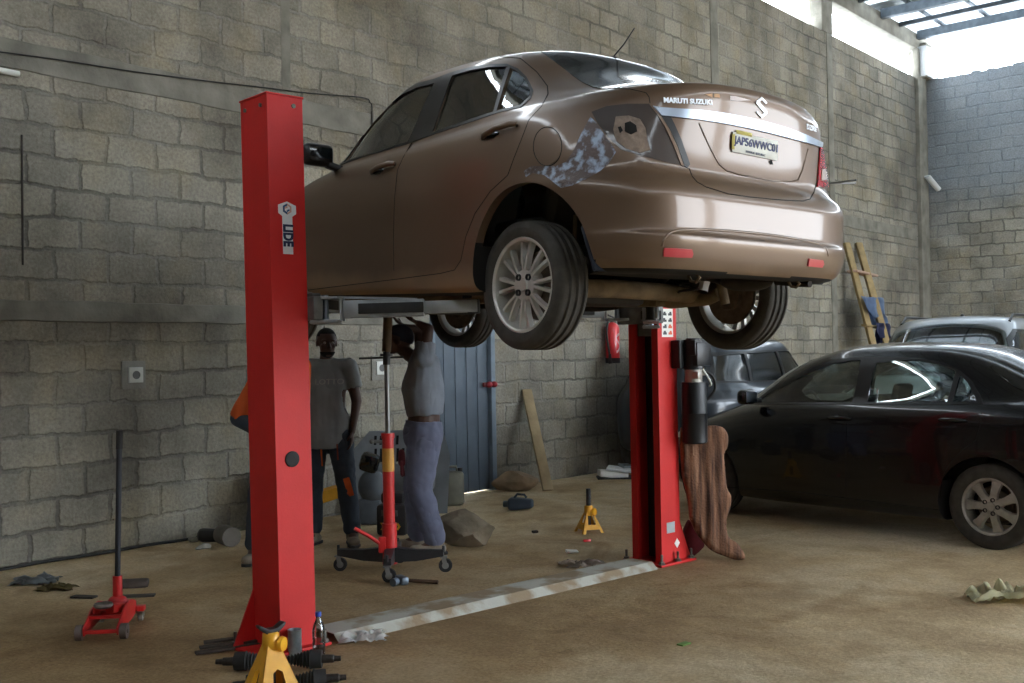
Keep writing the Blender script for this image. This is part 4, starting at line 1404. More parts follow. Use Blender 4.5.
prism(b_, [(0, 0.035), (0.03, 0.0), (0, -0.035), (-0.03, 0)], Matrix.Translation((cz.x, 0.1325, cz.z)) @ Matrix(((1, 0, 0, 0), (0, 0, 1, 0), (0, 1, 0, 0), (0, 0, 0, 1))), 0, 0.002)
obj('diamond_label', b_, MATS['decal_white'], tr_, 30)
# motor and pump unit on the camera-side face
ctop = on_face(tr_, 690, 340, (0, 1, 0), (0, 0.21, 0))
cbot = on_face(tr_, 692, 443, (0, 1, 0), (0, 0.21, 0))
mx_ = ctop.x
M_BLK = mat('powerpack_black', srgb(26, 28, 32), 0.38, var=0.25, vscale=15)
b_ = bmesh.new()
yq = 0.235
box(b_, (mx_ + 0.02, 0.17, ctop.z - 0.10), (0.20, 0.08, 0.20), 0.006)
box(b_, (mx_ - 0.02, yq + 0.02, ctop.z - 0.10), (0.17, 0.13, 0.17), 0.01)
box(b_, (mx_ - 0.005, yq + 0.02, ctop.z - 0.055), (0.16, 0.11, 0.11), 0.01)
cyl(b_, (mx_, yq, ctop.z - 0.0), (mx_, yq, ctop.z - 0.21), 0.078, n=32)
cyl(b_, (mx_, yq, ctop.z + 0.012), (mx_, yq, ctop.z), 0.05, n=24)
mot = obj('pump_motor', b_, M_BLK, tr_, 35)
b_ = bmesh.new()
cyl(b_, (mx_, yq, ctop.z - 0.21), (mx_, yq, ctop.z - 0.30), 0.062, n=28)
box(b_, (mx_ + 0.03, yq + 0.05, ctop.z - 0.25), (0.05, 0.06, 0.05), 0.006)
cyl(b_, (mx_ - 0.05, yq + 0.03, ctop.z - 0.24), (mx_ - 0.09, yq + 0.06, ctop.z - 0.24), 0.014, n=12)
obj('valve_block', b_, MATS['alloy_dull'], tr_, 35)
b_ = bmesh.new()
lathe(b_, [(0, ctop.z - 0.30), (0.086, ctop.z - 0.30), (0.090, ctop.z - 0.31), (0.090, (ctop.z - 0.3 + cbot.z) / 2), (0.0925, (ctop.z - 0.3 + cbot.z) / 2 - 0.004), (0.090, (ctop.z - 0.3 + cbot.z) / 2 - 0.008), (0.090, cbot.z + 0.01), (0.082, cbot.z), (0, cbot.z)], 40, Matrix.Translation((mx_, yq, 0)))
obj('oil_tank', b_, M_BLK, tr_, 35)
b_ = bmesh.new()
tube(b_, smooth_path([(mx_ - 0.05, yq + 0.06, ctop.z - 0.22), (mx_ - 0.11, yq + 0.09, ctop.z - 0.27), (mx_ - 0.15, yq + 0.07, ctop.z - 0.36), (mx_ - 0.13, yq + 0.0, ctop.z - 0.44)], 5), 0.010, 8)
obj('hose', b_, M_RUB, tr_, 60)
b_ = bmesh.new()
tube(b_, smooth_path([(mx_ - 0.01, yq + 0.07, ctop.z - 0.20), (mx_ - 0.03, yq + 0.10, ctop.z - 0.26), (mx_ - 0.07, yq + 0.10, ctop.z - 0.31), (mx_ - 0.09, yq + 0.07, ctop.z - 0.33)], 5), 0.006, 8)
obj('white_wire', b_, MATS['decal_white'], tr_, 60)
# floor cover between the columns: low folded tread, chipped pale paint
b_ = bmesh.new()
Lc, Rc_ = W(*LC), W(*RC)
dd = (Rc_ - Lc); Lg = dd.length
prof = [(-0.155, 0.0), (-0.10, 0.045), (0.10, 0.045), (0.155, 0.0), (0.149, 0.0), (0.098, 0.041), (-0.098, 0.041), (-0.149, 0.0)]
Mx = frame_from(Vector((0.30, 0, 0)), Vector((Lg - 0.16, 0, 0)))
Mx = Matrix(((0, 0, 1, 0.215), (1, 0, 0, -0.03), (0, 1, 0, 0.0), (0, 0, 0, 1)))
prism(b_, prof, Mx, 0, Lg - 0.42)
def cover_mat():
    m = mat('cover_paint', srgb(176, 174, 164), 0.75, vscale=5, col2=srgb(140, 122, 98), detail=8, vcon=(0.42, 0.56), bump=0.3)
    return m
fc = obj('floor_cover', b_, cover_mat(), None, 30, Lc, (0, 0, math.atan2(dd.y, dd.x)))
tag(fc, 'long low pale metal floor cover running between the two red columns', 'floor cover')
# ---------------------------------------------------------------- helpers for loose things
def base(name, label, cat, px_, py_, rot=0.0, group=None, z=0.0):
    p = fl(px_, py_, z)
    return thing(name, label, cat, p, TH + R(rot), group)
def single(name, bm, m, label, cat, loc, rot=0.0, group=None, smooth=35):
    o = obj(name, bm, m, None, smooth, loc, (0, 0, TH + R(rot)))
    return tag(o, label, cat, group)
def displace(bm, amp, sc, seed=0):
    for v in bm.verts:
        n = noise.noise_vector(v.co * sc + Vector((seed, seed * 1.7, 0)))
        v.co += n * amp
def rock(size, seed, flat=0.75):
    t = bmesh.new()
    bmesh.ops.create_icosphere(t, subdivisions=4, radius=0.5)
    r2 = random.Random(seed)
    planes = [(Vector((r2.uniform(-1, 1), r2.uniform(-1, 1), r2.uniform(-.7, 1))).normalized(), r2.uniform(0.30, 0.44)) for _ in range(16)]
    for v in t.verts:
        for n, d in planes:
            k_ = v.co.dot(n) - d
            if k_ > 0: v.co -= n * k_
        v.co = Vector((v.co.x * size[0] * 1.2, v.co.y * size[1] * 1.2, v.co.z * size[2] * 1.25))
    displace(t, 0.012, 9, seed); displace(t, 0.005, 30, seed)
    mz = min(v.co.z for v in t.verts)
    for v in t.verts:
        v.co.z = max(v.co.z - mz - 0.012, 0.0)
    return t
# ---------------------------------------------------------------- transmission jack
M_REDP = mat('jack_red', srgb(196, 38, 38), 0.4, var=0.2, vscale=12, coat=0.2)
M_BLKF = mat('jack_black', srgb(40, 40, 42), 0.5, var=0.3, vscale=15)
M_STL = mat('bare_steel', srgb(120, 120, 118), 0.4, 0.8)
tj = thing('transmission_jack', 'red pedestal jack on black wheeled legs holding a brown tube under the car', 'jack', W(-0.875, 7.38), TH)
b_ = bmesh.new()
cyl(b_, (0, 0, 0.07), (0, 0, 0.96), 0.040, n=28)
cyl(b_, (0, 0, 0.06), (0, 0, 0.34), 0.052, n=28)
cyl(b_, (0, 0, 0.93), (0, 0, 0.965), 0.047, n=28)
obj('column', b_, M_REDP, tj, 35)
b_ = bmesh.new(); cyl(b_, (0, 0, 0.70), (0, 0, 0.86), 0.0415, n=28)
obj('yellow_band', b_, mat('jack_yellow', srgb(206, 150, 66), 0.5, var=.2), tj, 35)
b_ = bmesh.new(); cyl(b_, (-0.0, 0, 0.90), (0, 0, 1.47), 0.018, n=20)
obj('ram', b_, M_STL, tj, 35)
b_ = bmesh.new(); cyl(b_, (0, 0, 1.44), (0, 0, 1.53), 0.026, n=16); cyl(b_, (0, 0, 1.50), (0, 0, 1.515), 0.045, n=24)
obj('head', b_, M_BLKF, tj, 35)
b_ = bmesh.new(); cyl(b_, (-0.19, -0.02, 1.487), (0.12, 0.02, 1.492), 0.007, n=10)
obj('cross_bar', b_, M_BLKF, tj, 35)
b_ = bmesh.new(); cyl(b_, (-0.04, 0, 0.905), (-0.10, -0.015, 0.91), 0.012, n=10); sph(b_, (-0.11, -0.015, 0.91), 0.018)
obj('release_screw', b_, M_STL, tj, 35)
for i, (x, y) in enumerate(((-0.37, 0.08), (0.375, -0.02), (0.02, -0.33), (0.02, 0.33))):
    b_ = bmesh.new()
    v = Vector((x, y, 0)); n_ = v.normalized()
    a, c_ = n_ * 0.04 + Vector((0, 0, 0.115)), v + Vector((0, 0, 0.135))
    for s in (0,):
        t = bmesh.new()
        rows = []
        for P_, hh, ww in ((a, 0.10, 0.035), (v * 0.5 + Vector((0, 0, 0.13)), 0.075, 0.03), (c_, 0.045, 0.026)):
            side_ = Vector((-n_.y, n_.x, 0)) * ww
            top_ = 0.155 + (0.02 if P_ is a else 0)
            rows.append([t.verts.new(P_.xy.to_3d() + side_ * q + Vector((0, 0, top_ - (0 if u else hh)))) for q, u in ((-1, 1), (1, 1), (1, 0), (-1, 0))])
        for A, B in zip(rows, rows[1:]):
            for j in range(4):
                l = (j + 1) % 4
                t.faces.new((A[j], A[l], B[l], B[j]))
        t.faces.new(rows[0]); t.faces.new(rows[-1][::-1])
        append(b_, t)
    cyl(b_, c_ + Vector((0, 0, 0.0)), c_ + Vector((0, 0, 0.045)), 0.010, n=8)
    lg = obj('leg', b_, M_BLKF, tj, 30)
    b_ = bmesh.new()
    cc = Vector((x, y, 0.045)) + Vector((0.012, 0.0, 0))
    cyl(b_, cc - Vector((0.0, 0.012, 0)), cc + Vector((0.0, 0.012, 0)), 0.045, n=28)
    cyl(b_, cc - Vector((0.0, 0.016, 0)), cc + Vector((0.0, 0.016, 0)), 0.014, n=16)
    for s in (-1, 1):
        bar(b_, cc + Vector((0, s * 0.021, 0)), Vector((x, y + s * 0.021, 0.10)), 0.004, 0.03)
    box(b_, (x, y, 0.104), (0.05, 0.055, 0.008), 0.002)
    ca_ = obj('caster', b_, mat('caster_grey', srgb(130, 128, 124), 0.5, 0.3, var=.3), lg, 30)
    b_ = bmesh.new()
    for s in (-1, 1): lathe(b_, [(0.024, 0.0), (0.044, 0.0), (0.0465, 0.004), (0.0465, 0.012), (0.024, 0.012)], 28, Matrix.Translation(cc) @ Matrix.Rotation(-PI / 2 * s, 4, 'X') @ Matrix.Translation((0, 0, 0.002)))
    obj('tread', b_, M_RUB, ca_, 30)
b_ = bmesh.new()
tube(b_, [(-0.05, -0.05, 0.20), (-0.13, -0.10, 0.27), (-0.22, -0.14, 0.33)], 0.013, 10)
box(b_, (-0.045, -0.045, 0.2), (0.05, 0.05, 0.11), 0.008)
obj('foot_pedal', b_, M_REDP, tj, 35)
b_ = bmesh.new()
cyl(b_, (0, 0, 1.531), (0.015, 0, 1.785), 0.032, n=18)
o = single('brown_tube', b_, mat('tube_brown', srgb(84, 66, 44), 0.8, var=.3), 'brown cardboard tube standing on top of the pedestal jack', 'tube', W(-0.875, 7.38))
# ---------------------------------------------------------------- trolley jack
jk = thing('trolley_jack', 'red trolley jack on the floor at left with its long black handle upright', 'jack', fl(110, 632), TH + R(-84))
jk.scale = (0.92, 0.92, 0.92)
# local x: towards lifting end (to camera)
for s in (-1, 1):
    b_ = bmesh.new()
    M_ = Matrix(((1, 0, 0, 0), (0, 0, 1, 0), (0, 1, 0, 0), (0, 0, 0, 1)))
    prism(b_, [(0.20, 0.03), (0.21, 0.075), (0.05, 0.15), (-0.10, 0.17), (-0.22, 0.14), (-0.24, 0.06), (-0.10, 0.045)], M_, s * 0.095 - 0.005, s * 0.095 + 0.005, 0.0015)
    obj('side_plate', b_, M_REDP, jk, 30)
    b_ = bmesh.new()
    cyl(b_, (0.17, s * 0.108, 0.045), (0.17, s * 0.145, 0.045), 0.045, n=28)
    cyl(b_, (0.17, s * 0.10, 0.045), (0.17, s * 0.15, 0.045), 0.012, n=12)
    obj('front_wheel', b_, mat('cast_wheel', srgb(116, 102, 96), 0.6, 0.3, var=.3), jk, 35)
    b_ = bmesh.new()
    cyl(b_, (-0.26, s * 0.12 - 0.012, 0.028), (-0.26, s * 0.12 + 0.012, 0.028), 0.028, n=20)
    box(b_, (-0.25, s * 0.12, 0.068), (0.06, 0.05, 0.01), 0.002)
    for q in (-1, 1): bar(b_, (-0.26, s * 0.12 + q * 0.017, 0.028), (-0.25, s * 0.12 + q * 0.017, 0.066), 0.004, 0.024)
    obj('rear_caster', b_, mat('caster_pale', srgb(150, 146, 138), 0.5, 0.3, var=.3), jk, 35)
for cc_, ss_ in (((0.185, 0, 0.05), (0.022, 0.19, 0.022)), ((0.10, 0, 0.115), (0.02, 0.19, 0.02)), ((-0.235, 0, 0.085), (0.06, 0.30, 0.03)), ((-0.17, 0, 0.10), (0.09, 0.17, 0.09))):
    b_ = bmesh.new(); box(b_, cc_, ss_, 0.003)
    obj('cross_member', b_, M_REDP, jk, 30)
b_ = bmesh.new()
for s in (-1, 1): bar(b_, (-0.12, s * 0.06, 0.12), (0.13, s * 0.055, 0.17), 0.012, 0.05, 0.003)
bar(b_, (0.03, 0, 0.145), (0.10, 0, 0.16), 0.12, 0.012)
obj('lift_arm', b_, M_REDP, jk, 30)
b_ = bmesh.new()
lathe(b_, [(0, 0.178), (0.045, 0.178), (0.056, 0.190), (0.052, 0.204), (0.04, 0.198), (0, 0.196)], 24, Matrix.Translation((0.135, 0, 0)))
obj('saddle', b_, mat('saddle_worn', srgb(120, 112, 104), 0.6, .4, var=.4, vscale=30), jk, 35)
b_ = bmesh.new()
cyl(b_, (-0.18, 0, 0.12), (-0.185, 0, 0.30), 0.029, n=20)
sph(b_, (-0.18, 0, 0.14), (0.05, 0.06, 0.045))
obj('handle_socket', b_, M_REDP, jk, 40)
hb_ = loc_of(jk, (0, 0, 0)) if False else None
bpy.context.view_layer.update()
top_ = jk.matrix_world.inverted() @ on_plane(119.5, 431, jk.matrix_world @ Vector((-0.185, 0, 0)), jk.matrix_world.to_3x3() @ Vector((1, 0, 0)))
b_ = bmesh.new()
cyl(b_, (-0.185, 0, 0.28), top_, 0.017, n=16)
hn = obj('handle', b_, mat('handle_black', srgb(44, 48, 56), 0.5, var=.3), jk, 40)
b_ = bmesh.new()
a = Vector((-0.185, 0, 0.28)); dv = (top_ - a)
cyl(b_, a + dv * 0.88, a + dv * 1.003, 0.0195, n=16)
obj('hand_grip', b_, M_RUB, hn, 40)
# ---------------------------------------------------------------- axle stands
M_YEL = mat('stand_yellow', srgb(232, 168, 38), 0.42, var=0.15, vscale=18, coat=0.2)
def axle_stand(name, label, loc, rot, h=0.27, hw=0.115, ratchet=0.10, saddle=True, group=None):
    t = thing(name, label, 'axle stand', loc, rot, group)
    b_ = bmesh.new()
    n_ = 0.028
    for k_ in range(4):
        M_ = Matrix.Rotation(k_ * PI / 2, 4, 'Z')
        # one pressed side with a window
        out = [(-hw, 0.0), (-hw * 0.72, 0.0), (-hw * 0.62, 0.03), (hw * 0.62, 0.03), (hw * 0.72, 0.0), (hw, 0.0), (n_, h), (-n_, h)]
        win = [(-0.035, 0.07), (0.035, 0.07), (0.022, 0.165), (0.0, 0.18), (-0.022, 0.165)]
        def put(p, off, hw=hw):
            x, z = p
            yy = -(hw - (hw - n_) * z / h) - off
            return M_ @ Vector((x, yy, z))
        P, E = [], []
        for loop in (out, win):
            s0 = len(P)
            P += [Vector(q) for q in loop]
            E += [(s0 + i, s0 + (i + 1) % len(loop)) for i in range(len(loop))]
        vs, es, fs, *_ = delaunay_2d_cdt(P, E, [], 0, 1e-6)
        F = [b_.verts.new(put(v, 0.0)) for v in vs]
        B = [b_.verts.new(put(v, -0.004)) for v in vs]
        cn = {}
        for f in fs:
            cx = sum(vs[i].x for i in f) / len(f); cy = sum(vs[i].y for i in f) / len(f)
            if in_poly(cx, cy, win) or not in_poly(cx, cy, out): continue
            b_.faces.new([F[i] for i in f]); b_.faces.new([B[i] for i in reversed(f)])
            for i in range(len(f)):
                e_ = (f[i], f[(i + 1) % len(f)]); cn.setdefault(tuple(sorted(e_)), []).append(e_)
        for l in cn.values():
            if len(l) == 1:
                a, c2 = l[0]
                b_.faces.new((F[c2], F[a], B[a], B[c2]))
    obj('frame', b_, M_YEL, t, 20)
    b_ = bmesh.new()
    lathe(b_, [(0.020, h - 0.03), (0.036, h - 0.03), (0.038, h), (0.036, h + 0.045), (0.030, h + 0.052), (0.020, h + 0.052)], 24)
    lathe(b_, [(0, 0), (0.030, 0), (0.034, 0.006), (0.030, 0.02), (0, 0.022)], 20, Matrix.Translation((0.028, -0.028, h + 0.0)) @ Matrix.Rotation(PI / 2, 4, 'X') @ Matrix.Rotation(0.6, 4, 'Y'))
    obj('collar', b_, M_YEL, t, 40)
    b_ = bmesh.new()
    cyl(b_, (0, 0, 0.06), (0, 0, h + 0.052 + ratchet), 0.0185, n=16)
    for i in range(int(ratchet / 0.012)):
        box(b_, (0.018, 0, h + 0.06 + i * 0.012), (0.008, 0.02, 0.005))
    ra = obj('ratchet_bar', b_, M_BLKF, t, 30)
    if saddle:
        b_ = bmesh.new()
        zz = h + 0.052 + ratchet
        M_ = Matrix.Translation((0, 0, zz)) @ Matrix(((1, 0, 0, 0), (0, 0, -1, 0), (0, 1, 0, 0), (0, 0, 0, 1)))
        prism(b_, [(-0.02, -0.01), (0.02, -0.01), (0.055, 0.02), (0.062, 0.034), (0.050, 0.034), (0.018, 0.014), (-0.018, 0.014), (-0.050, 0.034), (-0.062, 0.034), (-0.055, 0.02)], M_, -0.022, 0.022, 0.002)
        obj('saddle', b_, M_BLKF, t, 30)
    return t
p = fl(272, 708)
axle_stand('axle_stand', 'large yellow axle stand in front of the left red column', p, TH + R(38), 0.275, 0.12, 0.0)
axle_stand('axle_stand', 'small yellow axle stand with its black bar raised, on open floor under the car', fl(589, 532), TH + R(20), 0.17, 0.095, 0.14, False)
# ---------------------------------------------------------------- things at the foot of the left column
M_GREASE = mat('greasy_black', srgb(56, 50, 46), 0.5, 0.3, var=0.5, vscale=40, bump=.5, bscale=60)
def cv_shaft(label, a, b, flip=False):
    a, b = Vector(a), Vector(b)
    t = thing('drive_shaft', label, 'drive shaft', a, 0)
    d = b - a; Ln = d.length; M_ = frame_from(Vector((0, 0, 0)), d)
    b_ = bmesh.new()
    lathe(b_, [(0, 0), (0.013, 0), (0.013, Ln), (0, Ln)], 14, M_)
    obj('shaft', b_, M_GREASE, t, 40)
    for z0, sg in ((Ln * 0.10, 1), (Ln * 0.90, -1)):
        b_ = bmesh.new()
        pr = []
        for i in range(9):
            r_ = 0.047 - i * 0.0035
            pr += [(r_, z0 + sg * (0.055 + i * 0.015)), (r_ - 0.013, z0 + sg * (0.055 + i * 0.015 + 0.0075))]
        pr = [(0.0, z0 + sg * 0.0), (0.042, z0 + sg * 0.0), (0.044, z0 + sg * 0.012), (0.044, z0 + sg * 0.045)] + pr + [(0.013, z0 + sg * 0.195)]
        lathe(b_, pr, 24, M_)
        bt = obj('rubber_boot', b_, M_RUB, t, 35)
        b_ = bmesh.new()
        lathe(b_, [(0, z0 - sg * 0.09), (0.012, z0 - sg * 0.09), (0.014, z0 - sg * 0.06), (0.019, z0 - sg * 0.055), (0.021, z0), (0, z0)], 16, M_)
        obj('stub', b_, M_GREASE, bt, 35)
    return t
cv_shaft('greasy black drive shaft lying nearest the camera below the plastic bottle', fl(236, 697) + Vector((0, 0, 0.05)), fl(336, 689) + Vector((0, 0, 0.05)))
cv_shaft('greasy black drive shaft lying behind the other, its end level with the bottle', fl(224, 672) + Vector((0, 0, 0.05)), fl(333, 669) + Vector((0, 0, 0.05)))
b_ = bmesh.new()
for k_ in range(3):
    bar(b_, (-0.16 + k_ * 0.02, -0.05 + k_ * 0.05, 0.012 + 0.012 * k_), (0.16, 0.02 + k_ * 0.03, 0.012 + 0.014 * k_), 0.04, 0.012)
single('steel_offcuts', b_, mat('rusty_offcuts', srgb(70, 60, 52), 0.85, var=.4), 'dark steel strips piled beside the left red column', 'scrap metal', fl(228, 650), 15)
bt = thing('plastic_bottle', 'small clear plastic bottle with blue cap and dark oil at the bottom', 'bottle', fl(319, 656), TH)
M_PET = glass('clear_plastic', (0.88, 0.9, 0.9), 0.08, 0.05)
b_ = bmesh.new()
lathe(b_, [(0, 0), (0.028, 0), (0.032, 0.008), (0.0325, 0.07), (0.030, 0.078), (0.0325, 0.086), (0.0325, 0.135), (0.024, 0.165), (0.012, 0.19), (0.012, 0.205)], 28)
obj('bottle_body', b_, M_PET, bt, 60)
b_ = bmesh.new()
lathe(b_, [(0, 0.003), (0.028, 0.003), (0.0305, 0.01), (0.0305, 0.05), (0, 0.05)], 28)
obj('dark_oil', b_, mat('dark_oil', srgb(30, 24, 20), 0.2), bt, 60)
b_ = bmesh.new()
lathe(b_, [(0, 0.222), (0.0145, 0.222), (0.016, 0.218), (0.016, 0.200), (0.012, 0.200)], 24)
obj('bottle_cap', b_, mat('cap_blue', srgb(42, 72, 160), 0.4), bt, 40)
b_ = bmesh.new()
lathe(b_, [(0, 0.004), (0.033, 0.004), (0.034, 0), (0.035, 0.004), (0.034, 0.12), (0.036, 0.123), (0.033, 0.125), (0.031, 0.118), (0.031, 0.01), (0, 0.01)], 28)
single('metal_can', b_, mat('can_grey', srgb(150, 160, 164), 0.35, .4, var=.3, vscale=25), 'open grey metal can standing against the left red column', 'can', fl(295, 654))
def crumple(w_, d_, h_, seed, n=26, sharp=9.0):
    t = bmesh.new()
    g = {}
    for i in range(n + 1):
        for j in range(n + 1):
            u, v = i / n - 0.5, j / n - 0.5
            rr = 1 - min(1, (abs(u) * 2) ** 3 * 0.5 + (abs(v) * 2) ** 3 * 0.5)
            q = Vector((u * sharp, v * sharp, seed))
            hh = abs(noise.noise(q * 0.4)) * 1.2 + abs(noise.noise(q * 1.1)) * 0.5
            wv = noise.noise_vector(q * 0.35) * 0.18
            g[i, j] = t.verts.new(((u + wv.x) * w_, (v + wv.y) * d_, 0.004 + h_ * hh * (0.25 + rr)))
    for i in range(n):
        for j in range(n):
            t.faces.new((g[i, j], g[i + 1, j], g[i + 1, j + 1], g[i, j + 1]))
    r_ = bmesh.ops.solidify(t, geom=list(t.faces), thickness=0.0015)
    return t
single('plastic_bag', crumple(0.26, 0.16, 0.05, 2), mat('clear_film', srgb(224, 224, 222), 0.25, spec=0.8, alpha=0.75), 'crumpled clear plastic bag at the left end of the floor cover', 'bag', fl(362, 640), 10, smooth=60)
single('cement_sack', crumple(0.42, 0.30, 0.10, 7), mat('sack_beige', srgb(226, 220, 184), 0.85, var=.15), 'crumpled pale beige sack on open floor at the right edge', 'sack', fl(1004, 600), 0, smooth=60)
single('film_scrap', crumple(0.30, 0.20, 0.05, 12), mat('film_tan', srgb(150, 134, 120), 0.4, alpha=.7), 'crumpled translucent plastic film just behind the floor cover', 'plastic film', fl(583, 566), 10, smooth=60)
single('film_scrap', crumple(0.30, 0.24, 0.04, 19), mat('film_grey', srgb(120, 126, 128), 0.35, var=.2), 'grey plastic scrap on the floor at the far left', 'plastic film', fl(36, 582), 10, smooth=60)
single('rag', crumple(0.24, 0.14, 0.04, 23), mat('rag_olive', srgb(104, 92, 54), 0.9, var=.3), 'dirty olive rag on the floor behind the grey plastic scrap', 'rag', fl(56, 590), 0, smooth=60)
# scrap behind the trolley jack
b_ = bmesh.new(); box(b_, (0, 0, 0.025), (0.20, 0.11, 0.045), 0.018, (0.05, 0.02, 0.2)); displace(b_, 0.006, 14)
single('dark_block', b_, mat('scrap_brown', srgb(72, 62, 56), 0.85, var=.3), 'dark scuffed block lying behind the trolley jack', 'scrap', fl(133, 587), 0)
for q, (x, y, L_, a_, lb) in enumerate(((137, 597, .22, 8, 'flat dark strip behind the trolley jack, nearest its small wheel'), (84, 598, .16, -12, 'flat dark strip on the floor left of the trolley jack'))):
    b_ = bmesh.new(); box(b_, (0, 0, 0.008), (L_, 0.06, 0.012), 0.003)
    single('metal_strip', b_, mat('scrap_dark', srgb(60, 54, 48), 0.8, var=.3), lb, 'scrap', fl(x, y), a_)
# hammer behind the caster
hm = thing('hammer', 'small hammer with a wooden handle on the floor by the pedestal jack', 'hammer', fl(402, 584), TH)
b_ = bmesh.new(); box(b_, (0, 0, 0.028), (0.05, 0.12, 0.05), 0.008, (0, 0, 0.5)); cyl(b_, (-0.03, -0.05, 0.028), (-0.05, -0.085, 0.028), 0.026, n=16)
obj('head', b_, mat('hammer_steel', srgb(110, 122, 134), 0.45, .7, var=.3), hm, 30)
b_ = bmesh.new(); cyl(b_, (0.0, 0, 0.026), (0.24, -0.05, 0.018), 0.012, 0.014, n=12)
obj('handle', b_, mat('hammer_wood', srgb(78, 56, 40), 0.8, var=.3), hm, 40)
# ---------------------------------------------------------------- far floor and wall things
single('concrete_lump', rock((0.44, 0.24, 0.24), 5), mat('lump_grey', srgb(142, 130, 110), 0.95, var=.35, vscale=7, bump=.6, bscale=30), 'big broken concrete lump on the floor right of the man in jeans', 'rock', fl(468, 546), -8, smooth=25)
single('concrete_lump', rock((0.44, 0.24, 0.22), 11), mat('lump_tan', srgb(150, 130, 106), 0.95, var=.35, vscale=7, bump=.6, bscale=30), 'tan block of broken masonry against the wall beside the leaning plank', 'rock', fl(515, 491), 6, smooth=25)
# oil jug lying on its side
jg = thing('oil_jug', 'dark blue-grey plastic jug lying on its side on open floor', 'jug', fl(521, 510), TH + R(-12))
b_ = bmesh.new()
t = bmesh.new(); bmesh.ops.create_cube(t, size=1); bmesh.ops.scale(t, vec=(0.24, 0.17, 0.12), verts=t.verts); bmesh.ops.bevel(t, geom=list(t.edges), offset=0.035, segments=4, affect='EDGES', profile=.5)
for v in t.verts:
    if v.co.x > 0.06: v.co.y *= 0.62; v.co.z *= 0.75
append(b_, t, Matrix.Translation((0, 0, 0.062)))
obj('jug_body', b_, mat('jug_slate', srgb(58, 70, 84), 0.5, var=.3), jg, 40)
b_ = bmesh.new(); cyl(b_, (-0.115, -0.02, 0.06), (-0.165, -0.03, 0.06), 0.032, n=20); cyl(b_, (-0.16, -0.03, 0.06), (-0.17, -0.032, 0.06), 0.02, n=16)
obj('neck', b_, mat('jug_neck', srgb(96, 112, 122), 0.4), jg, 40)
b_ = bmesh.new(); tube(b_, [(0.06, -0.02, 0.12), (0.04, -0.02, 0.15), (-0.03, -0.02, 0.155), (-0.06, -0.02, 0.12)], 0.012, 8)
obj('handle', b_, MATS['jug_slate'], jg, 40)
# leaning plank
M_WOOD = mat('weathered_plank', srgb(164, 144, 110), 0.8, var=.3, vscale=6, bump=.3, bscale=40)
foot = fl(548, 491); tp = on_wall(524.5, 390) + Vector((0, -0.03, 0))
b_ = bmesh.new()
bar(b_, foot + Vector((0, 0, 0.005)), tp, 0.115, 0.04, 0.003)
pk_ = obj('leaning_plank', b_, M_WOOD, None, 30)
tag(pk_, 'pale wooden plank leaning against the block wall beside the steel door', 'plank')
# extinguisher on its bracket
ex = on_plane(612.5, 342, Vector((0, -0.11, 0)), Vector((0, 1, 0)))
et = thing('fire_extinguisher', 'red fire extinguisher hanging on the block wall beneath the car', 'fire extinguisher', Vector((ex.x, -0.11, ex.z)), 0)
b_ = bmesh.new(); lathe(b_, [(0, -0.235), (0.085, -0.235), (0.088, -0.19), (0.088, 0.17), (0.075, 0.215), (0.04, 0.24), (0.02, 0.25), (0, 0.25)], 32)
obj('cylinder', b_, mat('extinguisher_red', srgb(206, 40, 46), 0.35, coat=.4), et, 40)
b_ = bmesh.new(); lathe(b_, [(0, -0.265), (0.092, -0.265), (0.092, -0.20), (0.0885, -0.20)], 32)
obj('foot_ring', b_, M_RUB, et, 40)
b_ = bmesh.new(); cyl(b_, (0, 0, 0.25), (0, 0, 0.30), 0.022, n=14); box(b_, (-0.03, -0.01, 0.32), (0.14, 0.025, 0.014), 0.003, (0, 0.25, 0)); box(b_, (-0.03, -0.01, 0.295), (0.12, 0.025, 0.012), 0.003)
obj('valve_handle', b_, M_BLKF, et, 30)
b_ = bmesh.new(); tube(b_, smooth_path([(-0.02, 0, 0.27), (-0.10, -0.01, 0.25), (-0.135, -0.01, 0.12), (-0.12, -0.02, -0.05), (-0.105, -0.03, -0.17)], 5), 0.014, 8); cyl(b_, (-0.105, -0.03, -0.15), (-0.10, -0.035, -0.27), 0.018, 0.026, n=12)
obj('hose', b_, M_RUB, et, 50)
lb = bmesh.new()
# curved white S band on the label
P_ = smooth_path([(0.5, 0.10), (0.10, 0.085), (-0.12, 0.05), (0.05, 0.01), (0.42, -0.03), (0.45, -0.07), (0.1, -0.115), (-0.15, -0.125)], 6)
rows = []
for i, (u, z) in enumerate(P_):
    a = -PI / 2 - 0.22 + u * 1.1
    rows.append([lb.verts.new((0.0895 * math.cos(a), 0.0895 * math.sin(a), z + dz_)) for dz_ in (0.016, -0.016)])
for A, B in zip(rows, rows[1:]):
    lb.faces.new((A[0], A[1], B[1], B[0]))
bmesh.ops.solidify(lb, geom=list(lb.faces), thickness=0.001)
obj('label_swirl', lb, mat('label_pale', srgb(226, 196, 196), 0.5), et, 60)
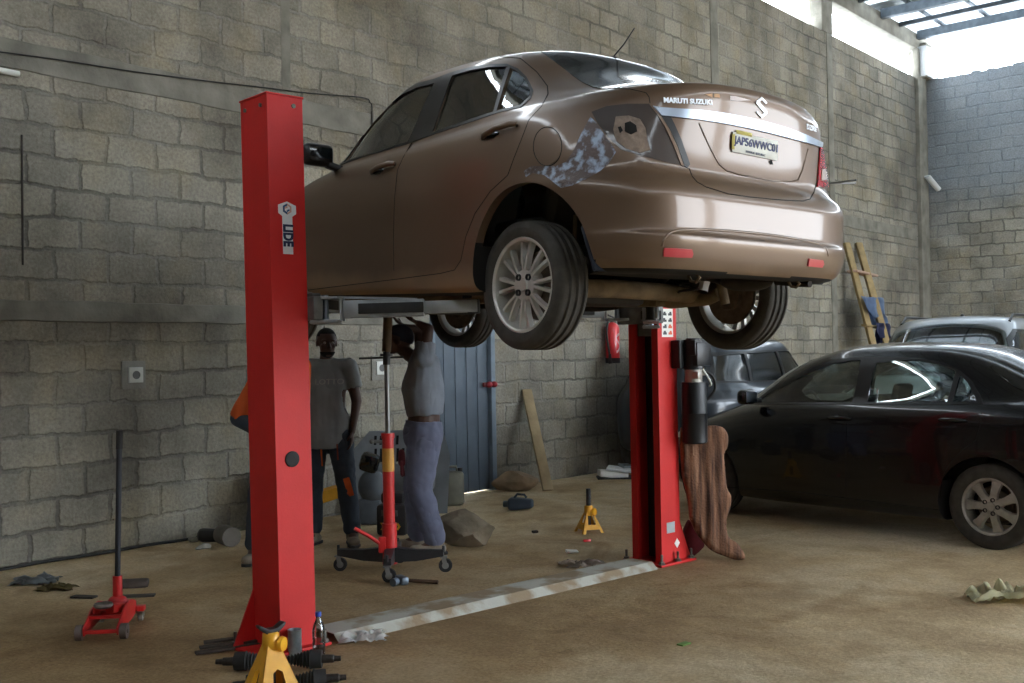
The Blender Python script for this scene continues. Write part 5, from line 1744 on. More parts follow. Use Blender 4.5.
# sockets
def socket(px_, py_, label, w_=0.15):
    p_ = on_wall(px_, py_)
    t = thing('wall_socket', label, 'wall socket', Vector((p_.x, -0.0, p_.z)), 0)
    b_ = bmesh.new(); box(b_, (0, -0.006, 0), (w_ * 1.35, 0.024, w_ * 1.5), 0.004)
    obj('cement_surround', b_, mat('socket_cement', srgb(140, 138, 130), 0.95, var=.2, bump=.5), t, 30)
    b_ = bmesh.new(); box(b_, (0.01, -0.026, 0), (w_ * 0.82, 0.018, w_ * 0.82), 0.004)
    fp = obj('face_plate', b_, mat('socket_white', srgb(206, 208, 202), 0.4), t, 30)
    b_ = bmesh.new(); lathe(b_, [(0, 0), (w_ * 0.22, 0), (w_ * 0.22, 0.004), (w_ * 0.17, 0.004), (w_ * 0.16, 0.001), (0, 0.001)], 24, Matrix.Translation((0.01, -0.0345, 0)) @ Matrix.Rotation(PI / 2, 4, 'X'))
    obj('socket_well', b_, mat('socket_grey', srgb(100, 102, 100), 0.5), fp, 30)
    return t
socket(133, 375, 'square white wall socket on the blocks left of the near column')
socket(379, 368, 'white wall socket on the blocks behind the pedestal jack', 0.16)
p_ = on_wall(777, 347)
b_ = bmesh.new(); box(b_, (0, -0.012, 0), (0.12, 0.03, 0.17), 0.006)
o = obj('wall_switch', b_, MATS['socket_white'], None, 30, Vector((p_.x, 0, p_.z))); tag(o, 'small white switch on the far block wall beyond the raised car', 'switch')
# conduit down to the floor, sagging cable along the wall, other wall bits
def wall_line(name, pts, r_, m, label, cat, off=0.03, k_=5):
    P = [on_wall(*a) + Vector((0, -off, 0)) for a in pts]
    c0 = P[0].copy()
    b_ = bmesh.new(); tube(b_, [Vector(v) - c0 for v in smooth_path(P, k_)], r_, 6)
    o = obj(name, b_, m, None, 60, c0); return tag(o, label, cat)
M_CAB = mat('cable_black', srgb(30, 30, 30), 0.6)
wall_line('wall_cable', [(-30, 50), (0, 53), (60, 61), (130, 72), (200, 81), (260, 88), (310, 94), (360, 98), (368, 103), (370, 112), (371, 170)], 0.006, M_CAB, 'thin black cable running along the top of the block wall at left', 'cable')
wall_line('conduit_pipe', [(371, 112), (371, 125), (371.5, 150)], 0.016, MATS['dirty_steel'], 'short vertical conduit seen through the car window on the block wall', 'pipe', 0.02)
wall_line('iron_rod', [(21.5, 135), (22, 200), (22.5, 265)], 0.008, MATS['scrap_dark'], 'thin vertical iron rod on the block wall at the far left', 'rod', 0.006)
b_ = bmesh.new()
p_ = on_wall(829, 183.5); box(b_, (0, -0.25, 0), (0.03, 0.5, 0.03), 0.004)
bar(b_, (0, -0.02, 0), (0.32, -0.35, 0), 0.03, 0.03)
o = obj('steel_rod', b_, MATS['bare_steel'], None, 30, Vector((p_.x, 0, p_.z))); tag(o, 'thin metal rod sticking out of the far block wall beside the tail lamp', 'rod')
b_ = bmesh.new(); p_ = on_wall(0, 70.5)
cyl(b_, (-0.3, -0.03, 0), (0.12, -0.04, -0.012), 0.022, n=14)
o = obj('white_pipe', b_, MATS['socket_white'], None, 40, Vector((p_.x, 0, p_.z))); tag(o, 'short white plastic pipe on the wall at the upper left edge', 'pipe')
b_ = bmesh.new(); p_ = on_wall(921, 183)
cyl(b_, (-0.05, -0.16, 0.10), (0.16, -0.30, -0.16), 0.06, n=16); cyl(b_, (-0.05, -0.1, 0.10), (-0.05, -0.2, 0.10), 0.03, n=10)
o = obj('spout_pipe', b_, MATS['pale_concrete'], None, 40, Vector((p_.x, 0.0, p_.z))); tag(o, 'short pale spout pipe high in the far corner of the hall', 'pipe')
b_ = bmesh.new(); tube(b_, smooth_path([Vector((on_wall(x, 300).x, -0.06 - (i % 2) * 0.03, 0.02)) for i, x in enumerate((-40, 0, 40, 90, 140, 180))] + [Vector((on_wall(205, 300).x, -0.15, 0.05))], 4), 0.012, 8)
o = obj('floor_hose', b_, M_CAB, None, 60); tag(o, 'black hose lying along the foot of the block wall at left', 'hose')
b_ = bmesh.new()
pp = fl(232, 547); cyl(b_, (0, 0, 0.078), (-0.12, 0.16, 0.078), 0.078, n=28)
bq = bmesh.new(); box(bq, (0, 0, 0.05), (0.30, 0.14, 0.10), 0.04, (0, .1, .2)); displace(bq, 0.012, 9)
single('black_rag', bq, M_CAB, 'black rag bundle at the foot of the wall beside the grey concrete cylinder', 'rag', fl(217, 541), 0)
lg_ = single('concrete_drum', b_, mat('drum_grey', srgb(112, 106, 98), 0.9, var=.3, bump=.4), 'grey concrete cylinder lying on the floor by the wall left of the near column', 'cylinder', fl(232, 547), 0)
for q, (x, y, s_, lb) in enumerate(((193, 542, (0.08, 0.05, 0.05), 'small pale stone at the wall end of the black hose'), (203, 549, (0.12, 0.05, 0.05), 'small tan stone next to the grey concrete cylinder'))):
    single('stone', rock(s_, 20 + q), mat('stone_pale', srgb(160, 156, 146), 0.9, var=.2), lb, 'stone', fl(x, y), q * 40)
# papers heap by the wall
hp = thing('carton_heap', 'heap of white cartons and papers against the wall left of the motor column', 'papers', fl(618, 478), TH)
for q, (x, y, z, sx_, sy_, sz_, a_, m_) in enumerate(((-0.06, 0.02, 0.05, 0.34, 0.24, 0.07, 0.1, 'decal_white'), (0.02, -0.02, 0.11, 0.30, 0.2, 0.03, -0.25, 'sticker_white'), (0.10, 0.05, 0.13, 0.16, 0.15, 0.05, 0.5, 'film_grey'))):
    b_ = bmesh.new(); box(b_, (x, y, z), (sx_, sy_, sz_), 0.006, (0.08 * q, 0.1, a_)); displace(b_, 0.01, 8, q)
    obj('carton', b_, MATS[m_], hp, 25)
b_ = bmesh.new(); box(b_, (-0.02, 0, 0.008), (0.46, 0.30, 0.016), 0.004)
obj('tray', b_, M_BLKF, hp, 30)
for q, (x, y, c_, lb) in enumerate(((417 + 155, 553, 'decal_white', 'small white scrap of paper on the floor near the yellow stand'), )):
    b_ = bmesh.new(); box(b_, (0, 0, 0.012), (0.09, 0.05, 0.02), 0.004, (0.1, 0.1, 0.3))
    single('paper_scrap', b_, MATS[c_], lb, 'paper', fl(x, y), 0)
b_ = bmesh.new(); box(b_, (0, 0, 0.012), (0.06, 0.03, 0.02), 0.006)
single('red_cap', b_, MATS['extinguisher_red'], 'tiny red plastic piece just in front of the small yellow stand', 'plastic piece', fl(587, 542), 20)
b_ = bmesh.new(); box(b_, (0, 0, 0.012), (0.05, 0.04, 0.02), 0.006)
single('pebble', b_, MATS['scrap_dark'], 'dark pebble on open floor between the concrete lump and the yellow stand', 'pebble', fl(535, 533), 20)
b_ = bmesh.new(); box(b_, (0, 0, 0.006), (0.07, 0.04, 0.008), 0.002, (0, 0, .4))
single('green_leaf', b_, mat('leaf_green', srgb(96, 128, 60), 0.7), 'small green leaf on the floor in front of the floor cover', 'leaf', fl(684, 645), 20)
# steel door
M_DOOR = mat('door_slate', srgb(86, 97, 108), 0.55, 0.1, var=.2, vscale=3, bump=.1)
b_ = bmesh.new()
for q in range(5):
    x0 = DX0 + 0.03 + q * 0.174
    box(b_, (x0 + 0.087, 0.04, 1.07), (0.166, 0.03, 2.12), 0.006)
    box(b_, (x0 + 0.174, 0.055, 1.07), (0.02, 0.03, 2.12), 0.002)
do = struct('door_1', b_, M_DOOR)
b_ = bmesh.new()
for x_ in (DX0 - 0.0, DX1 - 0.0): box(b_, (x_, 0.03, 1.08), (0.07, 0.12, 2.16), 0.006)
box(b_, ((DX0 + DX1) / 2, 0.03, 2.13), (DX1 - DX0, 0.12, 0.06), 0.006)
o = obj('door_frame', b_, mat('frame_slate', srgb(108, 122, 134), 0.55, var=.2), do, 30)
p_ = on_wall(487, 384.5)
b_ = bmesh.new()
for dx_ in (-0.035, 0.05): sph(b_, (p_.x + dx_, -0.06, p_.z), (0.035, 0.045, 0.035))
box(b_, (p_.x, -0.02, p_.z), (0.16, 0.03, 0.05), 0.006)
obj('door_handle', b_, mat('knob_red', srgb(150, 30, 40), 0.3, coat=.5), do, 40)
# jerrycan standing by the door
jc = thing('jerrycan', 'dusty translucent jerrycan standing by the steel door behind the man in jeans', 'jerrycan', W(-0.62, 10.6), TH + R(15))
b_ = bmesh.new(); box(b_, (0, 0, 0.17), (0.22, 0.16, 0.34), 0.04, seg=3); obj('can_body', b_, mat('jerry_grey', srgb(108, 106, 92), 0.5, var=.3), jc, 40)
b_ = bmesh.new(); tube(b_, [(-0.06, 0, 0.335), (-0.055, 0, 0.385), (0.04, 0, 0.385), (0.05, 0, 0.335)], 0.014, 8); obj('handle', b_, MATS['jerry_grey'], jc, 40)
b_ = bmesh.new(); cyl(b_, (0.08, 0, 0.335), (0.08, 0, 0.37), 0.025, n=16); obj('cap', b_, M_RUB, jc, 40)
# stuff behind the men: slotted grey bumper shell, yellow guard, power tool case, dark drum
rk = thing('slotted_panel', 'grey plastic car grille panel full of slots leaning on the wall between the two men', 'car panel', W(-1.05, 9.9), TH + R(6))
b_ = bmesh.new()
Mf2 = Matrix(((1, 0, 0, 0), (0, 0.25, 1, 0), (0, 1, -0.25, 0), (0, 0, 0, 1)))
outer = [(-0.42, 0.02), (0.42, 0.02), (0.46, 0.55), (0.40, 0.80), (-0.30, 0.80), (-0.46, 0.62)]
holes = []
for r_ in range(2):
    for c_ in range(12):
        x0 = -0.26 + c_ * 0.052
        z0 = 0.55 if r_ else 0.67
        if r_ == 0 and c_ == 5: continue
        holes.append([(x0, z0 - (0.06 if r_ else 0.0)), (x0 + 0.024, z0 - (0.06 if r_ else 0)), (x0 + 0.03, z0 + 0.085), (x0 + 0.006, z0 + 0.085)])
P, E = [], []
for loop in [outer] + holes:
    s0 = len(P); P += [Vector(q) for q in loop]; E += [(s0 + i, s0 + (i + 1) % len(loop)) for i in range(len(loop))]
vs, es, fs, *_ = delaunay_2d_cdt(P, E, [], 0, 1e-6)
F = [b_.verts.new(Mf2 @ Vector((v.x, v.y, 0.06 * math.cos(v.x * 2.6)))) for v in vs]
for f in fs:
    cx = sum(vs[i].x for i in f) / len(f); cy = sum(vs[i].y for i in f) / len(f)
    if in_poly(cx, cy, outer) and not any(in_poly(cx, cy, h_) for h_ in holes): b_.faces.new([F[i] for i in f])
bmesh.ops.solidify(b_, geom=list(b_.faces), thickness=0.012)
obj('panel_shell', b_, mat('panel_grey', srgb(132, 136, 140), 0.6, var=.25, vscale=5), rk, 30)
b_ = bmesh.new(); box(b_, (0.02, 0.27, 0.62), (0.66, 0.01, 0.26)); obj('slot_dark_sheet', b_, M_WELL, rk, 30)  # black sheet added behind the slots so they read as dark openings
b_ = bmesh.new()
M3 = Matrix.Translation((0.16, -0.02, 0.33)) @ Matrix.Rotation(PI / 2, 4, 'X')
lathe(b_, [(0.05, 0), (0.14, 0.0), (0.15, 0.03), (0.12, 0.05), (0.06, 0.05), (0.05, 0.0)], 28, M3)
obj('lamp_bezel', b_, mat('bezel_grey', srgb(104, 108, 110), 0.5), rk, 40)
hd = thing('headlamp_unit', 'dark car headlamp unit propped in front of the slotted grey panel', 'headlamp', W(-1.30, 9.45), TH)
b_ = bmesh.new(); sph(b_, (0.03, 0.04, 0.34), (0.13, 0.10, 0.15)); box(b_, (0, 0.05, 0.12), (0.22, 0.16, 0.24), 0.05); obj('housing', b_, mat('lamp_housing', srgb(88, 94, 100), 0.5, var=.3), hd, 40)
b_ = bmesh.new(); box(b_, (0.02, -0.05, 0.56), (0.17, 0.12, 0.17), 0.04, (0.2, 0.3, 0)); obj('dark_lens', b_, M_GLASSD, hd, 40)
yg = bmesh.new()
rows = []
for i in range(9):
    a = i / 8
    rows.append([yg.verts.new((-0.42 + a * 0.84, y_, 0.05 + 0.30 * a ** 0.8 + z_)) for y_, z_ in ((0.0, 0), (-0.05, 0.0), (-0.06, 0.12 - 0.03 * a), (0.0, 0.14 - 0.03 * a))])
for A, B in zip(rows, rows[1:]):
    for j in range(4): yg.faces.new((A[j], A[(j + 1) % 4], B[(j + 1) % 4], B[j]))
yg.faces.new(rows[0]); yg.faces.new(rows[-1][::-1])
o = single('yellow_bumper_piece', yg, mat('piece_yellow', srgb(214, 156, 48), 0.5, var=.2), 'curved yellow plastic bumper piece behind the legs of the man in the grey shirt', 'car panel', W(-1.78, 8.95), 0)
dr = bmesh.new(); cyl(dr, (0, 0, 0.0), (0, 0, 0.5), 0.22, n=36); cyl(dr, (0, 0, 0.5), (0, 0, 0.52), 0.23, n=36)
single('metal_drum', dr, mat('drum_olive', srgb(104, 100, 84), 0.75, var=.35, vscale=4), 'squat olive metal drum by the wall behind the man in the grey shirt', 'drum', W(-2.02, 9.3), 0)
cs = thing('tool_case', 'black tool case with yellow chevron stripes on the floor between the two men', 'tool case', W(-1.02, 8.95), TH + R(-10))
b_ = bmesh.new(); box(b_, (0, 0, 0.13), (0.26, 0.2, 0.26), 0.03); box(b_, (0, 0, 0.31), (0.2, 0.14, 0.10), 0.03); obj('case_body', b_, M_BLKF, cs, 40)
for q in range(4):
    b_ = bmesh.new(); M4 = Matrix.Translation((-0.09 + q * 0.045, -0.101, 0.05)) @ Matrix(((1, 0, 0, 0), (0, 0, -1, 0), (0, 1, 0, 0), (0, 0, 0, 1)))
    prism(b_, [(0, 0), (0.02, 0), (0.04, 0.03), (0.02, 0.06), (0, 0.06), (0.02, 0.03)], M4, 0, 0.003)
    obj('chevron', b_, mat('chevron_yellow', srgb(220, 170, 40), 0.5), cs, 30)
b_ = bmesh.new(); box(b_, (-0.01, -0.102, 0.19), (0.14, 0.004, 0.05), 0.001); obj('case_label', b_, MATS['socket_grey'], cs, 30)
# wooden frame leaning in the far corner with a blue cloth on it
ld = thing('wooden_trestle', 'wooden ladder-like frame leaning on the far wall with cloth over it', 'wooden frame', Vector((on_wall(870, 335).x, -0.4, 0)), 0)
bpy.context.view_layer.update()
lo = ld.location.copy(); 
def wl(px_, py_, off): return on_plane(px_, py_, Vector((0, -off, 0)), Vector((0, 1, 0))) - lo
M_W2 = mat('trestle_wood', srgb(150, 128, 88), 0.8, var=.25)
for (a, b2, zb_) in (((846.5, 243), (866, 318), 0), ((858.5, 243), (876, 306), 0)):
    p1 = wl(*a, 0.06)
    p2 = wl(*b2, 0.45)
    d_ = (p2 - p1); k_ = (0.0 - lo.z - p1.z) / d_.z
    p2 = p1 + d_ * k_
    p2.z += 0.0
    b_ = bmesh.new(); bar(b_, p2, p1, 0.13, 0.06, 0.005); obj('rail', b_, M_W2, ld, 30)
b_ = bmesh.new(); bar(b_, wl(852, 271, 0.20), wl(873, 276, 0.20), 0.20, 0.04, 0.005); obj('rung', b_, mat('rung_pink', srgb(170, 140, 122), 0.8, var=.2), ld, 30)
b_ = bmesh.new(); bar(b_, wl(864, 325, 0.5), wl(882, 328, 0.5), 0.10, 0.04, 0.005); obj('rung', b_, M_W2, ld, 30)
def cloth(pts, off, m, name, label):
    t = bmesh.new(); n = 14
    P = [on_plane(*a, Vector((0, -off, 0)), Vector((0, 1, 0))) for a in pts]
    c0 = sum(P, Vector()) / 4
    g = {}
    for i in range(n + 1):
        for j in range(n + 1):
            u, v = i / n, j / n
            q = (P[0] * (1 - u) + P[1] * u) * (1 - v) + (P[3] * (1 - u) + P[2] * u) * v
            q = q + Vector((0.03 * math.sin(v * 9), -0.06 * math.sin(u * 16 + v * 2) * (0.4 + v) - 0.05, 0.04 * noise.noise((u * 4, v * 4, 1))))
            g[i, j] = t.verts.new(q - c0)
    for i in range(n):
        for j in range(n): t.faces.new((g[i, j], g[i + 1, j], g[i + 1, j + 1], g[i, j + 1]))
    bmesh.ops.solidify(t, geom=list(t.faces), thickness=0.012)
    o = obj(name, t, m, None, 60, c0); return tag(o, label, 'cloth')
cloth([(858, 296), (881, 298), (884, 323), (869, 325)], 0.42, mat('cloth_blue', srgb(118, 138, 172), 0.9, var=.2), 'blue_cloth', 'light blue cloth draped over the leaning wooden frame')
cloth([(872, 322), (887, 324), (889, 343), (873, 343)], 0.55, mat('cloth_navy', srgb(52, 56, 88), 0.9, var=.2), 'navy_cloth', 'dark navy cloth hanging below the light blue one on the wooden frame')
# slab of wood by the motor column and red cloth behind it
Ps = [(681, 428), (697, 432), (708, 426), (722, 427), (728, 436), (727, 448), (724, 454), (725, 470), (727, 488), (731, 496), (730, 508), (726, 520), (728, 536), (737, 543), (744, 553), (744, 559), (735, 560), (724, 556), (712, 551), (704, 543), (696, 532), (690, 518), (689, 508), (686, 490), (682, 470)]
pb = fl(738, 560)
nn_ = (ROTW @ Vector((0.10, -1, 0.0))).normalized()
P3 = [on_plane(x, y, pb, nn_) for x, y in Ps]
zax = nn_; xax = Vector((0, 0, 1)).cross(zax).normalized(); yax = zax.cross(xax)
Mb = Matrix(((xax.x, yax.x, zax.x, pb.x), (xax.y, yax.y, zax.y, pb.y), (xax.z, yax.z, zax.z, pb.z), (0, 0, 0, 1)))
Mbi = Mb.inverted()
P2 = [(Mbi @ q).xy for q in P3]
P2 = [(q.x, max(q.y, 0.004)) for q in P2]
# thick slab with a wavy face
out2 = smooth_path(P2, 3, True)
PP = [Vector(q) for q in out2]; EE = [(i, (i + 1) % len(PP)) for i in range(len(PP))]
x0_, x1_ = min(q.x for q in PP), max(q.x for q in PP); y0_, y1_ = min(q.y for q in PP), max(q.y for q in PP)
st_ = 0.016; nb0 = len(PP)
x_ = x0_ + st_
while x_ < x1_:
    y_ = y0_ + st_
    while y_ < y1_:
        if in_poly(x_, y_, out2): PP.append(Vector((x_, y_)))
        y_ += st_
    x_ += st_
vs, es, fs, *_ = delaunay_2d_cdt(PP, EE, [], 0, 1e-6)
b_ = bmesh.new()
def edge_d(v): return min((Vector(q) - v).length for q in out2)
F, B = [], []
for v in vs:
    e_ = min(1.0, edge_d(v) / 0.035)
    r_ = (e_ ** 0.5) * 0.03 + 0.012 * e_ * (noise.noise((v.x * 22, v.y * 2.2, 2)) + 0.6 * noise.noise((v.x * 60, v.y * 5, 5)))
    F.append(b_.verts.new((v.x, v.y, 0.004 + r_))); B.append(b_.verts.new((v.x, v.y, -0.02 - r_ * 0.6)))
cn = {}
for f in fs:
    cx = sum(vs[i].x for i in f) / len(f); cy = sum(vs[i].y for i in f) / len(f)
    if not in_poly(cx, cy, out2): continue
    b_.faces.new([F[i] for i in f]); b_.faces.new([B[i] for i in reversed(f)])
    for i in range(len(f)):
        e_ = (f[i], f[(i + 1) % len(f)]); cn.setdefault(tuple(sorted(e_)), []).append(e_)
for l in cn.values():
    if len(l) == 1: b_.faces.new((F[l[0][1]], F[l[0][0]], B[l[0][0]], B[l[0][1]]))
m = mat('split_wood', srgb(128, 88, 62), 0.85, bump=.5, bscale=60)
nt = m.node_tree; N_, L_ = nt.nodes, nt.links
tc = N_.new('ShaderNodeTexCoord'); mp = N_.new('ShaderNodeMapping'); mp.inputs['Scale'].default_value = (42, 3.2, 10); L_.new(tc.outputs['Object'], mp.inputs[0])
nz = N_.new('ShaderNodeTexNoise'); nz.inputs['Scale'].default_value = 1.0; nz.inputs['Detail'].default_value = 6; L_.new(mp.outputs[0], nz.inputs['Vector'])
rp = N_.new('ShaderNodeValToRGB'); rp.color_ramp.elements[0].position = .32; rp.color_ramp.elements[0].color = (*srgb(58, 36, 28), 1); rp.color_ramp.elements[1].position = .66; rp.color_ramp.elements[1].color = (*srgb(140, 100, 74), 1)
L_.new(nz.outputs['Fac'], rp.inputs[0]); L_.new(rp.outputs[0], N_['Principled BSDF'].inputs['Base Color'])
sl = obj('wood_slab', b_, m, None, 50); sl.matrix_world = Mb
tag(sl, 'rough split brown wooden slab with a curled foot leaning by the motor column', 'wood slab')
Ps = [(690, 520), (697, 524), (703, 536), (706, 546), (700, 553), (693, 558), (688, 548), (685, 532)]
pb2 = fl(697, 558)
b_ = bmesh.new()
q3 = [on_plane(x, y, pb2, nn_) for x, y in Ps]
Mb2 = Mb.copy(); Mb2.translation = pb2
q2 = [((Mb2.inverted() @ q).x, max(0.0, (Mb2.inverted() @ q).y)) for q in q3]
prism(b_, q2, Matrix.Identity(4), -0.08, 0.0, 0.02); displace(b_, 0.006, 14)
o = obj('maroon_cloth', b_, mat('maroon', srgb(112, 26, 40), 0.8, var=.3, vscale=14), None, 40); o.matrix_world = Mb2; tag(o, 'maroon cloth bundle wedged between the red column and the wooden slab', 'cloth')
# ---------------------------------------------------------------- black saloon on the right
def simple_car(nm, label, cat_, loc, rot, levels, paint_m, wins, dlo, arches, wheels, style, slope=0.03, backlight=None, screen=None, glassm=None, alloy=None, ysc=1.0, group=None, und=True, extra_seam=(), wheel_r=(0.315, 0.21, 0.2, 7), cutdepth=0.30, Wc=0.88):
    t = thing(nm, label, cat_, loc, 0); t.rotation_euler = (0, 0, rot)
    M = Matrix.Translation(loc) @ Matrix.Rotation(rot, 4, 'Z')
    sk = car_shell(levels, None, 4, 36, 0, ysc=ysc, slope=slope)
    S = Surf(sk.copy(), M)
    b = obj('body', sk, [paint_m, M_WELL], None, 30)
    inn = tmp_obj(car_shell(levels, None, 2, 20, 0.05, 0.42, ysc=ysc, slope=slope))
    boolean(b, inn); kill(inn)
    wz = [w_(S) if callable(w_) else w_ for w_ in wins]
    dz_ = dlo(S) if callable(dlo) else dlo
    window_cut(b, wz)
    if screen: screen_cut(b, screen)
    arch_cut(b, *arches, cutdepth, Wc - 0.01)
    b.parent = t
    assign_well(b.data, *arches, Wc - 0.03, 1)
    for p in b.data.polygons: p.use_smooth = True
    b.data.set_sharp_from_angle(angle=R(32))
    for s in (1, -1):
        c_ = lambda x, z, s=s: S.side(x, z, s)
        obj('window_frame', panel(S, dz_, c_, 0.003, 0.006, 0.04, wz), M_BLACKP, t, 30)
        for w_ in wz: obj('window_glass', panel(S, w_, c_, -0.008, 0.003, 0.08), glassm or M_GLASS, t, 60)
    if backlight: obj('rear_window', panel(S, backlight, S.top, 0.003, 0.006, 0.05), M_GLASSD, t, 60)
    if screen: obj('windscreen', panel(S, screen, S.top, 0.003, 0.006, 0.07), M_GLASS, t, 60)
    for (x, z) in wheels:
        for s in (1, -1):
            make_wheel('wheel', wheel_r[0], wheel_r[2], wheel_r[1], wheel_r[3], t, (x, s * (Wc - 0.145), z), s, style, alloy or M_ALLOYD)
    return t, S, b
COR_LOC = W(4.1123, 8.3422)
M_COR = paint('black_paint', srgb(10, 11, 16), 0.1, 0.25)
M_COR.node_tree.nodes['Principled BSDF'].inputs['Coat Roughness'].default_value = 0.03
COL_ = [
 (2.9, -0.70, 0.70, 0.19, 0.17, 0.22, 0, 6, 4),
 (3.15, -0.88, 0.80, 0.20, 0.18, 0.24, 0, 6, 4),
 (3.32, -0.98, 0.85, 0.28, 0.24, 0.30, 0, 6, 4),
 (3.38, -1.03, 0.868, 0.40, 0.36, 0.42, 0, 6, 4),
 (3.38, -1.04, 0.876, 0.50, 0.48, 0.52, 0, 6, 4),
 (3.36, -1.02, 0.884, 0.62, 0.62, 0.64, 0, 6, 4),
 (3.28, -0.99, 0.886, 0.70, 0.74, 0.76, 0, 6, 4),
 (3.15, -0.97, 0.880, 0.79, 0.84, 0.90, 0.02, 6, 3.8),
 (2.95, -0.95, 0.866, 0.87, 0.92, 1.00, 0.03, 6, 3.6),
 (2.70, -0.92, 0.842, 0.95, 0.99, 1.07, 0.04, 5.5, 3.4),
 (2.55, -0.86, 0.812, 1.00, 1.035, 1.105, 0.05, 5, 3.2),
 (2.46, -0.70, 0.785, 1.04, 1.06, 1.125, 0.05, 4.6, 3.2),
 (2.40, -0.55, 0.765, 1.09, 1.09, 1.145, 0.03, 4.4, 3.2),
 (2.24, -0.37, 0.735, 1.18, 1.18, 1.215, 0.02, 4.4, 3.2),
 (2.06, -0.18, 0.700, 1.28, 1.28, 1.30, 0.01, 4.4, 3.2),
 (1.86, -0.01, 0.664, 1.37, 1.37, 1.375, 0, 4.2, 3.2),
 (1.68, 0.12, 0.620, 1.43, 1.435, 1.43, 0, 3.8, 3.0),
 (1.52, 0.27, 0.555, 1.475, 1.485, 1.475, 0, 3.4, 2.8),
 (1.38, 0.46, 0.430, 1.505, 1.518, 1.508, 0, 3, 2.6),
 (1.25, 0.75, 0.220, 1.522, 1.535, 1.525, 0, 2.4, 2.4),
 (1.15, 1.00, 0.060, 1.53, 1.54, 1.53, 0, 2, 2),
]
def from_px(pts):
    def f(S):
        r = []
        for a in pts:
            p, n = S.px(*a); r.append((p.x, p.z))
        return r
    return f
c_fw = [(757, 402), (770, 393), (792, 381), (815, 370), (833, 363.5), (850, 360.5), (861, 360), (858, 378), (852, 402.5)]
c_rw = [(867, 402.5), (871, 380), (876, 363), (895, 360), (915, 360), (935, 362.5), (950, 368), (956, 371), (947, 402)]
c_qw = [(952, 402), (960, 374), (968, 383), (977, 402)]
c_dlo = [(750, 404), (765, 392.5), (790, 378.5), (813, 367.5), (832, 360.5), (850, 357.5), (876, 357), (900, 357), (925, 359), (945, 363), (961, 371), (972, 381), (983, 404), (950, 404.5), (860, 404.8), (800, 404.5)]
cor, CS, cb = simple_car('car', 'black saloon car parked on the floor at the right with silver alloy wheels', 'car', COR_LOC, R(130.6278) + TH, COL_, M_COR,
    [from_px(c_fw), from_px(c_rw), from_px(c_qw)], from_px(c_dlo), ((0.0, 2.62), (0.31, 0.31), (0.375, 0.375)), ((0.0, 0.312), (2.62, 0.312)), 'broad',
    backlight=[(-0.50, -0.60), (-0.56, 0), (-0.50, 0.60), (-0.33, 0.645), (-0.10, 0.625), (0.06, 0.57), (0.14, 0), (0.06, -0.57), (-0.10, -0.625), (-0.33, -0.645)],
    screen=[(2.38, -0.55), (2.45, 0), (2.38, 0.55), (2.2, 0.66), (1.95, 0.64), (1.72, 0.56), (1.64, 0), (1.72, -0.56), (1.95, -0.64), (2.2, -0.66)])
sm = bmesh.new()
for pts in ([(848, 404), (846, 440), (846, 488)], [(981, 404), (981, 422), (976, 440), (962, 450), (948, 466), (942, 480), (940, 498)], [(722, 404), (724, 440), (726, 480)], [(726, 487), (800, 492), (846, 498), (940, 510)]):
    append(sm, seam(CS, pts, CS.px, 0.0025, 8))
obj('shut_lines', sm, M_GAP, cor, 60)
for (a, b) in (((828, 418), (851, 419)), ((939, 420), (966, 421))):
    pa, na = CS.px(*a); pb_, nb_ = CS.px(*b)
    for s in (1, -1):
        f = lambda v: Vector((v.x, v.y * s, v.z))
        b_ = bmesh.new(); d = pb_ - pa
        tube(b_, [f(v) for v in (pa + na * .004, pa + d * .15 + na * .025, pa + d * .5 + na * .033, pa + d * .85 + na * .028, pb_ + nb_ * .004)], [.009, .013, .015, .013, .009], 10)
        obj('door_handle', b_, M_COR, cor, 60)
for s in (1, -1):
    c = Vector((2.08, s * 0.93, 1.085))
    b_ = bmesh.new(); box(b_, c, (0.11, 0.19, 0.13), 0.045, seg=4); bar(b_, c + Vector((0, -0.06 * s, -.03)), Vector((2.05, s * .78, 1.05)), 0.08, 0.04, 0.01)
    mr = obj('door_mirror', b_, M_COR, cor, 50)
    b_ = bmesh.new(); box(b_, c + Vector((-0.055, 0, 0)), (0.004, 0.15, 0.09), 0.0015); obj('mirror_glass', b_, M_CHROME, mr, 50)
sts = seats(cor, 1.35, 0.42, 0.66)
b_ = bmesh.new(); box(b_, (0.45, 0, 0.52), (0.5, 1.2, 0.18), 0.06); box(b_, (0.12, 0, 0.82), (0.14, 1.2, 0.5), 0.06, (0, -0.3, 0)); obj('rear_bench', b_, M_INT, cor, 40)
b_ = bmesh.new(); box(b_, (2.12, 0, 0.93), (0.4, 1.35, 0.26), 0.09); obj('dashboard', b_, mat('dash_pale', srgb(150, 150, 146), 0.8), cor, 40)
b_ = bmesh.new(); tube(b_, [(1.82 + 0.03 * math.sin(a), 0.36 + 0.18 * math.cos(a), 0.96 + 0.17 * math.sin(a)) for a in [2 * PI * i / 24 for i in range(24)]], 0.013, 8, True); bar(b_, (1.82, 0.2, .96), (1.82, .52, .96), .03, .05); bar(b_, (1.82, .36, .96), (2.0, .36, .92), .05, .05); obj('steering_wheel', b_, M_INTD, cor, 40)
for s in (1, -1):
    b_ = bmesh.new()
    P_ = [CS.end(s * y, z)[0] for y, z in ((0.55, 0.78),)]
    obj('tail_lamp', panel(CS, [(s * .50, .82), (s * .80, .84), (s * .80, .98), (s * .52, .98)], lambda y, z: CS.end(y, z, -1), 0.006, 0.012, 0.05), M_LAMP, cor, 40)
    obj('headlamp', panel(CS, [(s * .50, .64), (s * .80, .68), (s * .78, .80), (s * .56, .74)], lambda y, z: CS.end(y, z, 1), 0.006, 0.012, 0.05), M_LAMPC, cor, 40)
